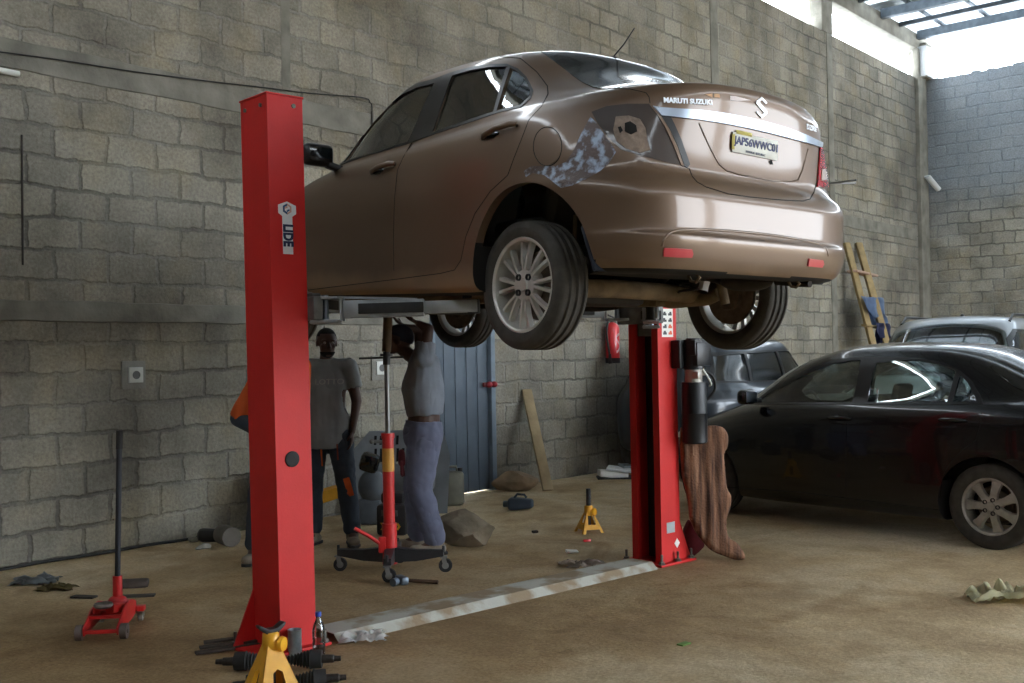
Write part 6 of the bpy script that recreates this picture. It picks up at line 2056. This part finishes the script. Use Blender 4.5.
b_ = bmesh.new(); box(b_, (1.3, 0, 0.19), (3.4, 1.3, 0.06), 0.02); obj('underbody', b_, M_UNDD, cor, 30)
# ---------------------------------------------------------------- pale estate behind it, nose towards the camera
def suv_levels():
    return [(l[0], l[1], l[2], l[3] * 1.085, l[4] * 1.085, l[5] * 1.085) + l[6:] for l in suv_levels_()]
def suv_levels_():
    return [
 (3.0, -0.75, 0.72, 0.28, 0.26, 0.30, 0, 6, 4), (3.3, -0.88, 0.84, 0.34, 0.32, 0.36, 0, 6, 4.5), (3.38, -0.93, 0.88, 0.50, 0.48, 0.50, 0, 6, 4.5),
 (3.38, -0.94, 0.90, 0.68, 0.66, 0.66, 0, 6, 4.5), (3.34, -0.93, 0.905, 0.82, 0.82, 0.82, 0, 6, 4.5), (3.20, -0.92, 0.90, 0.93, 0.95, 0.95, 0, 6, 4.5),
 (2.7, -0.90, 0.865, 1.02, 1.04, 1.06, 0, 5.5, 4.5), (2.35, -0.88, 0.83, 1.08, 1.09, 1.12, 0, 5, 4.5), (2.18, -0.84, 0.80, 1.20, 1.20, 1.22, 0, 4.6, 4.5),
 (2.0, -0.77, 0.765, 1.34, 1.34, 1.35, 0, 4.6, 4.5), (1.82, -0.70, 0.725, 1.48, 1.48, 1.48, 0, 4.4, 4.2), (1.66, -0.64, 0.68, 1.59, 1.59, 1.585, 0, 4.2, 4),
 (1.54, -0.58, 0.62, 1.645, 1.648, 1.64, 0, 4, 3.6), (1.4, -0.45, 0.50, 1.675, 1.682, 1.672, 0, 3.4, 3), (1.25, 0.2, 0.25, 1.69, 1.70, 1.69, 0, 2.6, 2.6), (1.15, 0.95, 0.06, 1.695, 1.705, 1.695, 0, 2, 2)]
M_SUV = paint('silver_paint', srgb(150, 155, 160), 0.4, 0.35)
SZ = lambda l: [(x, z * 1.085) for x, z in l]
dlo_s = [(2.05, 1.13), (-0.62, 1.16), (-0.55, 1.30), (-0.45, 1.52), (1.55, 1.55), (1.75, 1.45)]
wn_s = [[(1.95, 1.15), (1.15, 1.16), (1.10, 1.52), (1.52, 1.52), (1.70, 1.43)], [(1.08, 1.16), (0.18, 1.17), (0.22, 1.50), (1.03, 1.52)], [(0.12, 1.17), (-0.56, 1.19), (-0.50, 1.30), (-0.42, 1.48), (0.16, 1.50)]]
SUV_LOC = W(6.05, 13.5)
suv, SS, _b = simple_car('car', 'silver estate car with roof rails seen over the roof of the black saloon', 'car', SUV_LOC, R(-128) + TH, suv_levels(), M_SUV, [SZ(w_) for w_ in wn_s], SZ(dlo_s), ((0.0, 2.65), (0.36, 0.36), (0.40, 0.40)), ((0.0, 0.345), (2.65, 0.345)), 'broad',
    slope=0.0, screen=[(2.30, -0.60), (2.38, 0), (2.30, 0.60), (2.12, 0.71), (1.78, 0.66), (1.66, 0.60), (1.60, 0), (1.66, -0.60), (1.78, -0.66), (2.12, -0.71)], wheel_r=(0.345, 0.22, 0.21, 6), Wc=0.90)
for s in (1, -1):
    b_ = bmesh.new(); P_ = [SS.top(x, s * 0.60)[0] for x in (1.45, 1.3, 0.9, 0.4, -0.1, -0.45)]
    tube(b_, [P_[0]] + [p + Vector((0, 0, 0.055)) for p in P_[1:-1]] + [P_[-1]], 0.016, 8); obj('roof_rail', b_, M_BLACKP, suv, 50)
    b_ = bmesh.new(); c = Vector((1.95, s * 0.98, 1.14)); box(b_, c, (0.12, 0.2, 0.16), 0.05, seg=3); bar(b_, c, Vector((1.98, s * .80, 1.12)), .06, .05); obj('door_mirror', b_, M_SUV, suv, 50)
    obj('headlamp', panel(SS, [(s * .45, .82), (s * .82, .84), (s * .80, .95), (s * .52, .92)], lambda y, z: SS.end(y, z, 1), 0.006, 0.012, 0.05), M_LAMPC, suv, 40)
b_ = bmesh.new(); sph(b_, SS.top(1.1, 0)[0] + Vector((0, 0, 0.01)), (0.05, 0.02, 0.025)); obj('roof_aerial', b_, M_BLACKP, suv, 50)
seats(suv, 1.1, 0.55, 0.72)
obj('grille', panel(SS, [(-0.4, 0.70), (0.4, 0.70), (0.42, 0.88), (-0.42, 0.88)], lambda y, z: SS.end(y, z, 1), 0.004, 0.01, 0.06), M_BLACKP, suv, 30)
# ---------------------------------------------------------------- dark hatchback behind the motor column
HB = [(l[0] * 0.86, l[1] * 0.8 if l[1] < 0 else l[1], l[2] * 0.97, l[3], l[4], l[5], 0, max(2, l[7] - 1.4), max(2, l[8] - 1)) for l in suv_levels_()]
HB = [(l[0], l[1], l[2], l[3] * 0.97, l[4] * 0.97, l[5] * 0.97, 0, l[7], l[8]) for l in HB]
M_HB = paint('graphite_paint', srgb(40, 46, 53), 0.3, 0.3)
hb, HS, _b = simple_car('car', 'dark graphite estate car parked along the block wall behind the motor column', 'car', W(2.13, 12.81), 0.0, HB, M_HB, [[(x * .84 + .03, z * .97) for x, z in w_] for w_ in wn_s], [(x * .84 + .03, z * .97) for x, z in dlo_s], ((0.0, 2.2), (0.34, 0.34), (0.36, 0.36)), ((0.0, 0.32), (2.2, 0.32)), 'broad', slope=0.0,
    screen=[(1.93, -0.55), (2.0, 0), (1.93, 0.55), (1.78, 0.66), (1.5, 0.62), (1.4, 0.55), (1.36, 0), (1.4, -0.55), (1.5, -0.62), (1.78, -0.66)], wheel_r=(0.32, 0.2, 0.2, 6), Wc=0.87, glassm=M_GLASSD)
for s in (1, -1):
    b_ = bmesh.new(); c = Vector((1.62, s * 0.93, 1.12)); box(b_, c, (0.12, 0.18, 0.14), 0.045, seg=3); bar(b_, c, Vector((1.64, s * .74, 1.10)), .06, .05); obj('door_mirror', b_, M_HB, hb, 50)
# ---------------------------------------------------------------- people
def blob_cap(bm, a, b, ra, rb, fa=(1, 1), fb=None, xdir=None, n=20, m_=6):
    """tapered limb with round ends; fa/fb stretch the section along xdir and across it"""
    a, b = Vector(a), Vector(b)
    fb = fb or fa
    z = (b - a).normalized()
    x = Vector(xdir) if xdir is not None else z.orthogonal()
    x = (x - z * x.dot(z)).normalized()
    y = z.cross(x)
    rings = []
    L_ = (b - a).length
    secs = []
    for i in range(m_ + 1):
        t_ = PI / 2 * (1 - i / m_)
        secs.append((-math.sin(t_) * ra, math.cos(t_), ra, fa))
    for i in range(1, 6):
        f = i / 6
        secs.append((L_ * f, 1.0, ra + (rb - ra) * f, (fa[0] + (fb[0] - fa[0]) * f, fa[1] + (fb[1] - fa[1]) * f)))
    for i in range(m_ + 1):
        t_ = PI / 2 * i / m_
        secs.append((L_ + math.sin(t_) * rb, math.cos(t_), rb, fb))
    t = bmesh.new()
    for d, k_, r_, f_ in secs:
        if k_ < 1e-4:
            rings.append([t.verts.new(a + z * d)])
        else:
            rings.append([t.verts.new(a + z * d + x * (math.cos(2 * PI * j / n) * r_ * k_ * f_[0]) + y * (math.sin(2 * PI * j / n) * r_ * k_ * f_[1])) for j in range(n)])
    for A, B in zip(rings, rings[1:]):
        for j in range(n):
            l = (j + 1) % n
            if len(A) == 1: t.faces.new((A[0], B[j], B[l]))
            elif len(B) == 1: t.faces.new((A[j], A[l], B[0]))
            else: t.faces.new((A[j], A[l], B[l], B[j]))
    bmesh.ops.recalc_face_normals(t, faces=t.faces)
    append(bm, t)
def fuse(bm, vox, smooth=4, fac=0.5):
    o = tmp_obj(bm)
    r_ = o.modifiers.new('r', 'REMESH'); r_.mode = 'VOXEL'; r_.voxel_size = vox
    s_ = o.modifiers.new('s', 'SMOOTH'); s_.iterations = smooth; s_.factor = fac
    bpy.context.view_layer.update()
    me = baked(o); kill(o)
    for p in me.polygons: p.use_smooth = True
    return me
def wrinkle(me, amp, sc, dirz=0.35, seed=0):
    nn = [v.normal.copy() for v in me.vertices]
    for v, n_ in zip(me.vertices, nn):
        q = Vector((v.co.x * sc, v.co.y * sc, v.co.z * sc * dirz + seed))
        k_ = noise.noise(q) + 0.5 * noise.noise(q * 2.3)
        v.co += n_ * (k_ * amp)
def hand(bm, wrist, d, palm_n, side, curl=0.35, s=1.0):
    """palm and five fingers. d: pointing direction, palm_n: palm normal, side: +1/-1 thumb side"""
    d = Vector(d).normalized(); pn = Vector(palm_n); pn = (pn - d * pn.dot(d)).normalized()
    sd = d.cross(pn).normalized() * side
    w_ = Vector(wrist)
    blob_cap(bm, w_, w_ + d * 0.075 * s, 0.026 * s, 0.034 * s, (1.0, 0.55), (1.15, 0.42), sd)
    for i, (off, ln) in enumerate(((0.030, .072), (0.010, .080), (-0.010, .074), (-0.029, .058))):
        b0 = w_ + d * 0.088 * s + sd * off * s
        p = b0; dd_ = d.copy(); r_ = 0.0088 * s
        for k_, f in enumerate((0.45, 0.32, 0.23)):
            c = curl * (0.6 + 0.5 * k_) * (1 + 0.12 * i)
            dd_ = (dd_ * math.cos(c) + pn * math.sin(c)).normalized()
            q = p + dd_ * ln * f * s
            blob_cap(bm, p, q, r_, r_ * 0.92, n=10, m_=3)
            p = q; r_ *= 0.92
            pn2 = pn
    b0 = w_ + d * 0.022 * s + sd * 0.026 * s
    t1 = (sd * 0.75 + d * 0.7 + pn * 0.25).normalized(); t2 = (sd * 0.25 + d * 0.9 + pn * 0.4).normalized()
    blob_cap(bm, b0, b0 + t1 * 0.038 * s, 0.0125 * s, 0.0105 * s, n=10, m_=3)
    blob_cap(bm, b0 + t1 * 0.038 * s, b0 + t1 * 0.038 * s + t2 * 0.036 * s, 0.0105 * s, 0.0088 * s, n=10, m_=3)
def head_shape(bm, c, fwd, up, s=1.0):
    """skull, jaw, nose, lips, brow, ears around head centre c"""
    f = Vector(fwd).normalized(); u = Vector(up); u = (u - f * u.dot(f)).normalized(); r_ = u.cross(f) * -1
    r_ = f.cross(u)
    c = Vector(c)
    P = lambda a, b, h: c + f * a * s + r_ * b * s + u * h * s
    def ell(p, sa, sb, sc_):
        t = bmesh.new(); bmesh.ops.create_uvsphere(t, u_segments=24, v_segments=16, radius=1)
        M = Matrix(((f.x * sa * s, r_.x * sb * s, u.x * sc_ * s, p.x), (f.y * sa * s, r_.y * sb * s, u.y * sc_ * s, p.y), (f.z * sa * s, r_.z * sb * s, u.z * sc_ * s, p.z), (0, 0, 0, 1)))
        append(bm, t, M)
    ell(P(-0.012, 0, 0.03), 0.096, 0.076, 0.088)
    ell(P(0.022, 0, -0.035), 0.066, 0.060, 0.078)
    ell(P(0.050, 0, -0.088), 0.034, 0.036, 0.026)
    blob_cap(bm, P(0.082, 0, 0.008), P(0.102, 0, -0.028), 0.010 * s, 0.015 * s, n=12, m_=4)
    ell(P(0.094, 0, -0.034), 0.014, 0.021, 0.011)
    for sg in (-1, 1):
        ell(P(0.070, sg * 0.030, 0.022), 0.018, 0.026, 0.010)
        ell(P(0.058, sg * 0.040, -0.022), 0.022, 0.020, 0.020)
        ell(P(-0.008, sg * 0.078, -0.004), 0.018, 0.009, 0.032)
    ell(P(0.084, 0, -0.057), 0.012, 0.027, 0.0075)
    ell(P(0.082, 0, -0.071), 0.012, 0.023, 0.008)
    return P, f, r_, u
M_SKIN = mat('dark_skin', srgb(72, 48, 38), 0.55, var=.15, vscale=8)
M_HAIR = mat('black_hair', srgb(18, 15, 14), 0.9)
M_SHIRT = mat('charcoal_shirt', srgb(122, 124, 122), 0.95, var=.15, vscale=10)
M_SHIRT2 = mat('grey_shirt', srgb(128, 134, 144), 0.95, var=.15, vscale=10)
M_TRS = mat('dark_work_trousers', srgb(54, 62, 72), 0.92, var=.2, vscale=8)
M_JEAN = mat('faded_jeans', srgb(104, 108, 128), 0.95, var=.2, vscale=9)
M_BOOT = mat('dusty_boots', srgb(138, 126, 110), 0.85, var=.35, vscale=15)
M_ORG2 = mat('orange_cloth', srgb(208, 92, 40), 0.9, var=.15)
def person(label, loc, J, top_mat, leg_mat, boot_mat, sleeve=0.5, hem=0.86, fwd=(0, -1, 0), hands=True, beard=False, cap=None, face=True, bulk=1.0):
    t = thing('person', label, 'person', loc, TH)
    b_ = bmesh.new()
    B_ = bulk
    fw = Vector(fwd).normalized(); lr = Vector((0, 0, 1)).cross(fw) * -1
    lr = fw.cross(Vector((0, 0, 1)))          # figure's right hand side
    V_ = {k_: Vector(v) for k_, v in J.items() if k_ not in ('hd', 'hu')}
    # trunk
    blob_cap(b_, V_['pelvis'], V_['waist'], 0.125 * B_, 0.118 * B_, (1.2, .85), (1.12, .82), lr)
    blob_cap(b_, V_['waist'], V_['chest'], 0.118 * B_, 0.13 * B_, (1.12, .82), (1.2, .86), lr)
    shc = (V_['shR'] + V_['shL']) / 2
    blob_cap(b_, V_['chest'], shc - Vector((0, 0, 0.05)), 0.13, 0.10, (1.2, .86), (1.45, .85), lr)
    blob_cap(b_, V_['shR'], V_['shL'], 0.062, 0.062)
    blob_cap(b_, shc, V_['neck'], 0.065, 0.052, n=18)
    blob_cap(b_, V_['neck'], V_['head'] + Vector((0, 0, -0.03)), 0.052, 0.050, n=18)
    P, f, r_, u = head_shape(b_, V_['head'], J['hd'], J['hu'])
    for s in ('R', 'L'):
        blob_cap(b_, V_['sh' + s], V_['el' + s], 0.055, 0.042)
        blob_cap(b_, V_['el' + s], V_['wr' + s], 0.041, 0.027)
        d = (V_['wr' + s] - V_['el' + s]).normalized()
        hd_ = V_.get('hd' + s, d)
        hand(b_, V_['wr' + s], hd_, V_.get('pn' + s, fw), 1 if s == 'R' else -1, J.get('curl', Vector((0.4, 0, 0)))[0])
        blob_cap(b_, V_['hip' + s], V_['kn' + s], 0.085, 0.056)
        blob_cap(b_, V_['kn' + s], V_['an' + s], 0.056, 0.038)
        blob_cap(b_, V_['an' + s], V_['an' + s] + Vector((0, 0, -0.04)) + V_['ft' + s].normalized() * 0.10, 0.036, 0.030, (1, 1))
    obj('body', fuse(b_, 0.0075, 2), M_SKIN, t, None)
    # eyes
    if face:
        b_ = bmesh.new()
        for sg in (-1, 1): sph(b_, P(0.0745, sg * 0.031, 0.004), 0.0105, 12, 8)
        obj('eyes', b_, mat('eye_white', srgb(120, 108, 100), 0.4), t, 60)
    # hair or cap
    if cap is None:
        b_ = bmesh.new()
        t2 = bmesh.new(); bmesh.ops.create_uvsphere(t2, u_segments=32, v_segments=24, radius=1)
        M = Matrix(((f.x * .101, r_.x * .081, u.x * .093, 0), (f.y * .101, r_.y * .081, u.y * .093, 0), (f.z * .101, r_.z * .081, u.z * .093, 0), (0, 0, 0, 1)))
        M.translation = P(-0.014, 0, 0.032)
        cut = [v for v in t2.verts if (v.co.z < 0.22 and v.co.x > 0.1) or v.co.z < -0.35 or (v.co.x > .55 and v.co.z < .5)]
        bmesh.ops.delete(t2, geom=cut, context='VERTS')
        bmesh.ops.solidify(t2, geom=list(t2.faces), thickness=0.03)
        append(b_, t2, M)
        obj('hair', b_, M_HAIR, t, 60)
    else:
        b_ = bmesh.new()
        t2 = bmesh.new(); bmesh.ops.create_uvsphere(t2, u_segments=32, v_segments=24, radius=1)
        M = Matrix(((f.x * .108, r_.x * .088, u.x * .098, 0), (f.y * .108, r_.y * .088, u.y * .098, 0), (f.z * .108, r_.z * .088, u.z * .098, 0), (0, 0, 0, 1)))
        M.translation = P(-0.012, 0, 0.036)
        cut = [v for v in t2.verts if v.co.z < -0.12 - (0.25 if v.co.x < 0 else 0)]
        bmesh.ops.delete(t2, geom=cut, context='VERTS')
        bmesh.ops.solidify(t2, geom=list(t2.faces), thickness=0.04)
        append(b_, t2, M)
        obj('cap', b_, cap, t, 60)
    if beard:
        b_ = bmesh.new()
        t2 = bmesh.new(); bmesh.ops.create_uvsphere(t2, u_segments=28, v_segments=20, radius=1)
        M = Matrix(((f.x * .076, r_.x * .066, u.x * .075, 0), (f.y * .076, r_.y * .066, u.y * .075, 0), (f.z * .076, r_.z * .066, u.z * .075, 0), (0, 0, 0, 1)))
        M.translation = P(0.022, 0, -0.048)
        cut = [v for v in t2.verts if v.co.z > -0.30 or v.co.x < -0.2]
        bmesh.ops.delete(t2, geom=cut, context='VERTS')
        bmesh.ops.solidify(t2, geom=list(t2.faces), thickness=0.03)
        append(b_, t2, M)
        obj('beard', b_, M_HAIR, t, 60)
    # shirt
    b_ = bmesh.new()
    hemv = V_['pelvis'] + (V_['waist'] - V_['pelvis']) * hem
    blob_cap(b_, hemv, V_['chest'], (0.160 if hem < 0.5 else 0.135) * B_, 0.148 * B_, (1.18, .9), (1.2, .92), lr)
    blob_cap(b_, V_['chest'], shc - Vector((0, 0, 0.05)), 0.148 * B_, 0.115 * B_, (1.2, .92), (1.42, .92), lr)
    blob_cap(b_, V_['shR'], V_['shL'], 0.074, 0.074)
    blob_cap(b_, shc, V_['neck'] - (V_['neck'] - shc) * 0.35, 0.078, 0.066)
    for s in ('R', 'L'):
        e_ = V_['sh' + s] + (V_['el' + s] - V_['sh' + s]) * sleeve
        blob_cap(b_, V_['sh' + s], e_, 0.078, 0.074)
    me = fuse(b_, 0.011, 3)
    # hem, cuffs and neck opened flat
    cutp = [(hemv - (V_['chest'] - hemv).normalized() * 0.05, (V_['chest'] - hemv).normalized()), (V_['neck'] - (V_['neck'] - shc) * 0.15, (shc - V_['neck']).normalized())]
    for s in ('R', 'L'):
        d = (V_['sh' + s] - V_['el' + s]).normalized()
        cutp.append((V_['sh' + s] - d * ((V_['el' + s] - V_['sh' + s]).length * sleeve + 0.015), d))
    bb = bmesh.new(); bb.from_mesh(me)
    for co, no in cutp[:2]:
        bmesh.ops.bisect_plane(bb, geom=bb.verts[:] + bb.edges[:] + bb.faces[:], plane_co=co, plane_no=no, clear_inner=True)
    for (co, no), s in zip(cutp[2:], ('R', 'L')):
        kill_ = [v for v in bb.verts if (v.co - co).dot(no) < 0 and (v.co - V_['el' + s]).length < (V_['el' + s] - V_['sh' + s]).length * 0.8 and (v.co - (V_['sh' + s] + (V_['el' + s] - V_['sh' + s]) * min(1, max(0, (v.co - V_['sh' + s]).dot(-no) / (V_['el' + s] - V_['sh' + s]).length)))).length < 0.13]
        bmesh.ops.delete(bb, geom=kill_, context='VERTS')
    bmesh.ops.solidify(bb, geom=bb.faces[:], thickness=0.006)
    me2 = bpy.data.meshes.new('shirt'); bb.to_mesh(me2); bb.free()
    for p in me2.polygons: p.use_smooth = True
    wrinkle(me2, 0.009, 11, 0.4, 3)
    sh = obj('shirt', me2, top_mat, t, None)
    # trousers
    b_ = bmesh.new()
    blob_cap(b_, V_['pelvis'], V_['pelvis'] + (V_['waist'] - V_['pelvis']) * 0.45, 0.140 * B_, 0.130 * B_, (1.2, .92), (1.14, .9), lr)
    for s in ('R', 'L'):
        blob_cap(b_, V_['hip' + s], V_['kn' + s], 0.108 * B_, 0.080 * B_)
        blob_cap(b_, V_['kn' + s], V_['an' + s] + Vector((0, 0, 0.05)), 0.080 * B_, 0.070 * B_)
    me = fuse(b_, 0.011, 3)
    bb = bmesh.new(); bb.from_mesh(me)
    zc_ = V_['pelvis'] + (V_['waist'] - V_['pelvis']) * 0.62
    bmesh.ops.bisect_plane(bb, geom=bb.verts[:] + bb.edges[:] + bb.faces[:], plane_co=zc_, plane_no=(V_['pelvis'] - V_['waist']).normalized(), clear_inner=True)
    bmesh.ops.bisect_plane(bb, geom=bb.verts[:] + bb.edges[:] + bb.faces[:], plane_co=(0, 0, 0.055), plane_no=(0, 0, 1), clear_inner=True)
    bmesh.ops.solidify(bb, geom=bb.faces[:], thickness=0.006)
    me2 = bpy.data.meshes.new('trousers'); bb.to_mesh(me2); bb.free()
    for p in me2.polygons: p.use_smooth = True
    wrinkle(me2, 0.011, 10, 0.9, 8)
    tr = obj('trousers', me2, leg_mat, t, None)
    for s in ('R', 'L'):
        b_ = bmesh.new()
        a = V_['an' + s]; d = V_['ft' + s].normalized()
        blob_cap(b_, a + Vector((0, 0, 0.03)), Vector((a.x, a.y, 0.055)), 0.052, 0.05)
        blob_cap(b_, Vector((a.x, a.y, 0.045)) - d * 0.045, Vector((a.x, a.y, 0.042)) + d * 0.15, 0.045, 0.046, (1.0, .95), (1.05, .8), d.cross(Vector((0, 0, 1))))
        me = fuse(b_, 0.008, 3)
        for v in me.vertices: v.co.z = max(v.co.z, 0.002)
        bo = obj('boot', me, boot_mat, t, None)
        b_ = bmesh.new()
        Mq = Matrix.Translation((a.x, a.y, 0)) @ Matrix.Rotation(math.atan2(d.y, d.x), 4, 'Z')
        prism(b_, [(-0.095, -0.035), (-0.06, -0.046), (0.05, -0.042), (0.13, -0.052), (0.185, -0.035), (0.2, 0), (0.185, 0.035), (0.13, 0.052), (0.05, 0.042), (-0.06, 0.046), (-0.095, 0.035)], Mq, 0.0, 0.022, 0.004)
        obj('sole', b_, M_RUB, bo, 40)
    return t, sh, tr, V_
bare = dict(curl=(0.4, 0, 0))
J1 = dict(pelvis=(0, 0, .93), waist=(0, 0, 1.08), chest=(0.0, 0.0, 1.28), shR=(-.175, 0, 1.455), shL=(.175, 0, 1.455), neck=(0.0, -.01, 1.54), head=(0.01, -.03, 1.655), hd=(.38, -1, -.04), hu=(0, 0, 1),
          elR=(-.245, .01, 1.17), wrR=(-.22, -.05, .93), elL=(.235, .02, 1.17), wrL=(.205, -.05, .93), hipR=(-.095, 0, .90), hipL=(.095, 0, .90), knR=(-.12, -.03, .50), knL=(.15, -.05, .50), anR=(-.13, .03, .09), anL=(.185, .0, .09), ftR=(-.3, -1, 0), ftL=(.25, -1, 0), hdL=(-.05, -.12, -1), hdR=(.05, -.1, -1), pnL=(-1, 0, 0), pnR=(1, 0, 0), curl=(0.3, 0, 0))
p1, s1, t1_, V1 = person('person in a charcoal T-shirt and dark work trousers standing behind the left red column', W(-1.49, 8.50), J1, M_SHIRT, M_TRS, M_BOOT, 0.56, -0.55, (0, -1, 0), beard=True)
p1.scale = (1, 1, 0.975)
# chest lettering (blurred sport name), trouser trims
bpy.context.view_layer.update()
def cast_on(o, par, px_, py_, mesh=None):
    inv = o.matrix_world.inverted(); oo = inv @ CAM_LOC; dd_ = (inv.to_3x3() @ ray(px_, py_)).normalized()
    h = o.ray_cast(oo, dd_)
    return (h[1], h[2]) if h[0] else None
def strip_on(o, pts, w_, m, name, lift=0.004, th=0.004, seg=8):
    P = []
    for (a, b) in zip(pts, pts[1:]):
        for i in range(seg): P.append((a[0] + (b[0] - a[0]) * i / seg, a[1] + (b[1] - a[1]) * i / seg))
    P.append(pts[-1])
    hits = [h for h in (cast_on(o, None, *q) for q in P) if h]
    if len(hits) < 2: return None
    b_ = bmesh.new(); rows = []
    cam_l = o.matrix_world.inverted() @ CAM_LOC
    for i, (p, n) in enumerate(hits):
        d = (hits[min(i + 1, len(hits) - 1)][0] - hits[max(i - 1, 0)][0]).normalized()
        v = (cam_l - p).normalized()
        s_ = d.cross(v).normalized() * w_ / 2
        rows.append([b_.verts.new(p + s_ + v * lift), b_.verts.new(p - s_ + v * lift), b_.verts.new(p - s_ - v * th), b_.verts.new(p + s_ - v * th)])
    for A, B in zip(rows, rows[1:]):
        for j in range(4): b_.faces.new((A[j], A[(j + 1) % 4], B[(j + 1) % 4], B[j]))
    b_.faces.new(rows[0]); b_.faces.new(rows[-1][::-1])
    return obj(name, b_, m, o, 60)
M_PRT = mat('print_grey', srgb(140, 136, 130), 0.8)
h = cast_on(s1, None, 329, 382)
if h:
    me = text_mesh('LOTTO', 0.062, 0.002, 0.0008, 1.1)
    o = obj('chest_print', me, M_PRT, s1, None)
    n = Vector((h[1].x, h[1].y, 0)).normalized()
    # front face frame (x to image right)
    z = (Vector((0, -1, 0)) * 0.8 + n * 0.2).normalized(); x = Vector((0, 0, 1)).cross(z).normalized(); y = z.cross(x)
    for v in me.vertices:
        q = h[0] + x * v.co.x + y * v.co.y
        hh = s1.ray_cast(q + Vector((0, -0.6, 0)), Vector((0, 1, 0)))
        v.co = (hh[1] + Vector((0, -0.003 - v.co.z, 0))) if hh[0] else q
strip_on(t1_, [(321, 446), (322, 466)], 0.014, M_ORG2, 'orange_zip')
strip_on(t1_, [(337, 444), (338, 460)], 0.012, mat('rust_trim', srgb(130, 58, 46), .9), 'trim')
strip_on(t1_, [(346, 478), (349, 488), (351, 496)], 0.05, M_ORG2, 'knee_patch')
# man reaching up under the car
J2 = dict(pelvis=(.03, 0, .91), waist=(.04, 0.0, 1.06), chest=(.03, 0, 1.26), shR=(.02, .15, 1.46), shL=(.055, -.15, 1.47), neck=(-.06, 0, 1.50), head=(-.155, 0, 1.615), hd=(-1, -.12, .35), hu=(.35, 0, 1),
          elR=(.0, .15, 1.70), wrR=(-.10, .08, 1.72), elL=(.09, -.12, 1.70), wrL=(.02, -.10, 1.74), hipR=(.03, .09, .88), hipL=(.05, -.09, .88), knR=(-.04, .10, .49), knL=(.0, -.09, .49), anR=(-.03, .12, .09), anL=(.11, -.10, .09), ftR=(-1, .1, 0), ftL=(-1, -.2, 0), hdR=(-.75, -.1, .6), hdL=(-.85, .1, .5), pnR=(0, 0, 1), pnL=(0, 0, 1), curl=(0.3, 0, 0))
p2, s2, t2_, V2 = person('person in a grey T-shirt, faded jeans and dark cap reaching up under the raised car', W(-0.72, 8.10), J2, M_SHIRT2, M_JEAN, M_BOOT, 0.5, 1.25, (-1, -.1, 0), bulk=1.22, cap=mat('cap_navy', srgb(30, 30, 42), .85), face=True)
gl = bmesh.new()
for k_ in range(4): blob_cap(gl, (0, k_ * 0.018 - 0.03, 0), (0.0 + 0.004 * k_, k_ * 0.02 - 0.034, -0.09 - 0.01 * (k_ % 2)), 0.012, 0.010, n=10, m_=3)
blob_cap(gl, (0, 0, 0.07), (0, 0, 0), 0.03, 0.036, (0.5, 1.1)); blob_cap(gl, (0, 0.04, 0.02), (-0.0, 0.07, -0.03), 0.012, 0.010, n=10, m_=3)
g_ = obj('work_glove', fuse(gl, 0.006, 2), mat('glove_red', srgb(96, 34, 40), .9, var=.3), None, None, W(-0.845, 7.985, 0.70), (0, 0, TH)); tag(g_, 'dark red work glove hanging from the pocket of the man in jeans', 'glove')
# man behind the column
J3 = dict(pelvis=(0, 0, .92), waist=(0, 0, 1.06), chest=(0.0, 0.0, 1.26), shR=(-.11, 0, 1.40), shL=(.15, 0.05, 1.43), neck=(0.0, -.01, 1.50), head=(0.01, -.03, 1.60), hd=(1, -.3, -.05), hu=(0, 0, 1),
          elR=(-.31, .02, 1.06), wrR=(-.13, -.12, .98), elL=(.15, -.02, 1.15), wrL=(.09, -.14, .97), hipR=(-.09, 0, .88), hipL=(.09, 0, .88), knR=(-.16, -.02, .48), knL=(.06, -.03, .48), anR=(-.21, .03, .09), anL=(.07, .0, .09), ftR=(-.1, -1, 0), ftL=(.4, -1, 0), hdL=(-.3, -.6, -.3), hdR=(.9, -.3, -.1), pnL=(-1, 0, 0), pnR=(0, -.2, -1), curl=(0.5, 0, 0))
p3, s3, t3_, V3 = person('person in an orange-sleeved work jacket mostly hidden behind the left red column', W(-1.715, 7.80), J3, M_ORG2, M_TRS, M_BOOT, 0.97, 0.0, (.7, -.7, 0))
b_ = bmesh.new(); blob_cap(b_, V3['elR'], V3['elR'] + (V3['wrR'] - V3['elR']) * 0.8, 0.062, 0.052); blob_cap(b_, V3['elL'], V3['elL'] + (V3['wrL'] - V3['elL']) * 0.8, 0.058, 0.05)
obj('jacket_cuffs', b_, M_TRS, s3, 60)
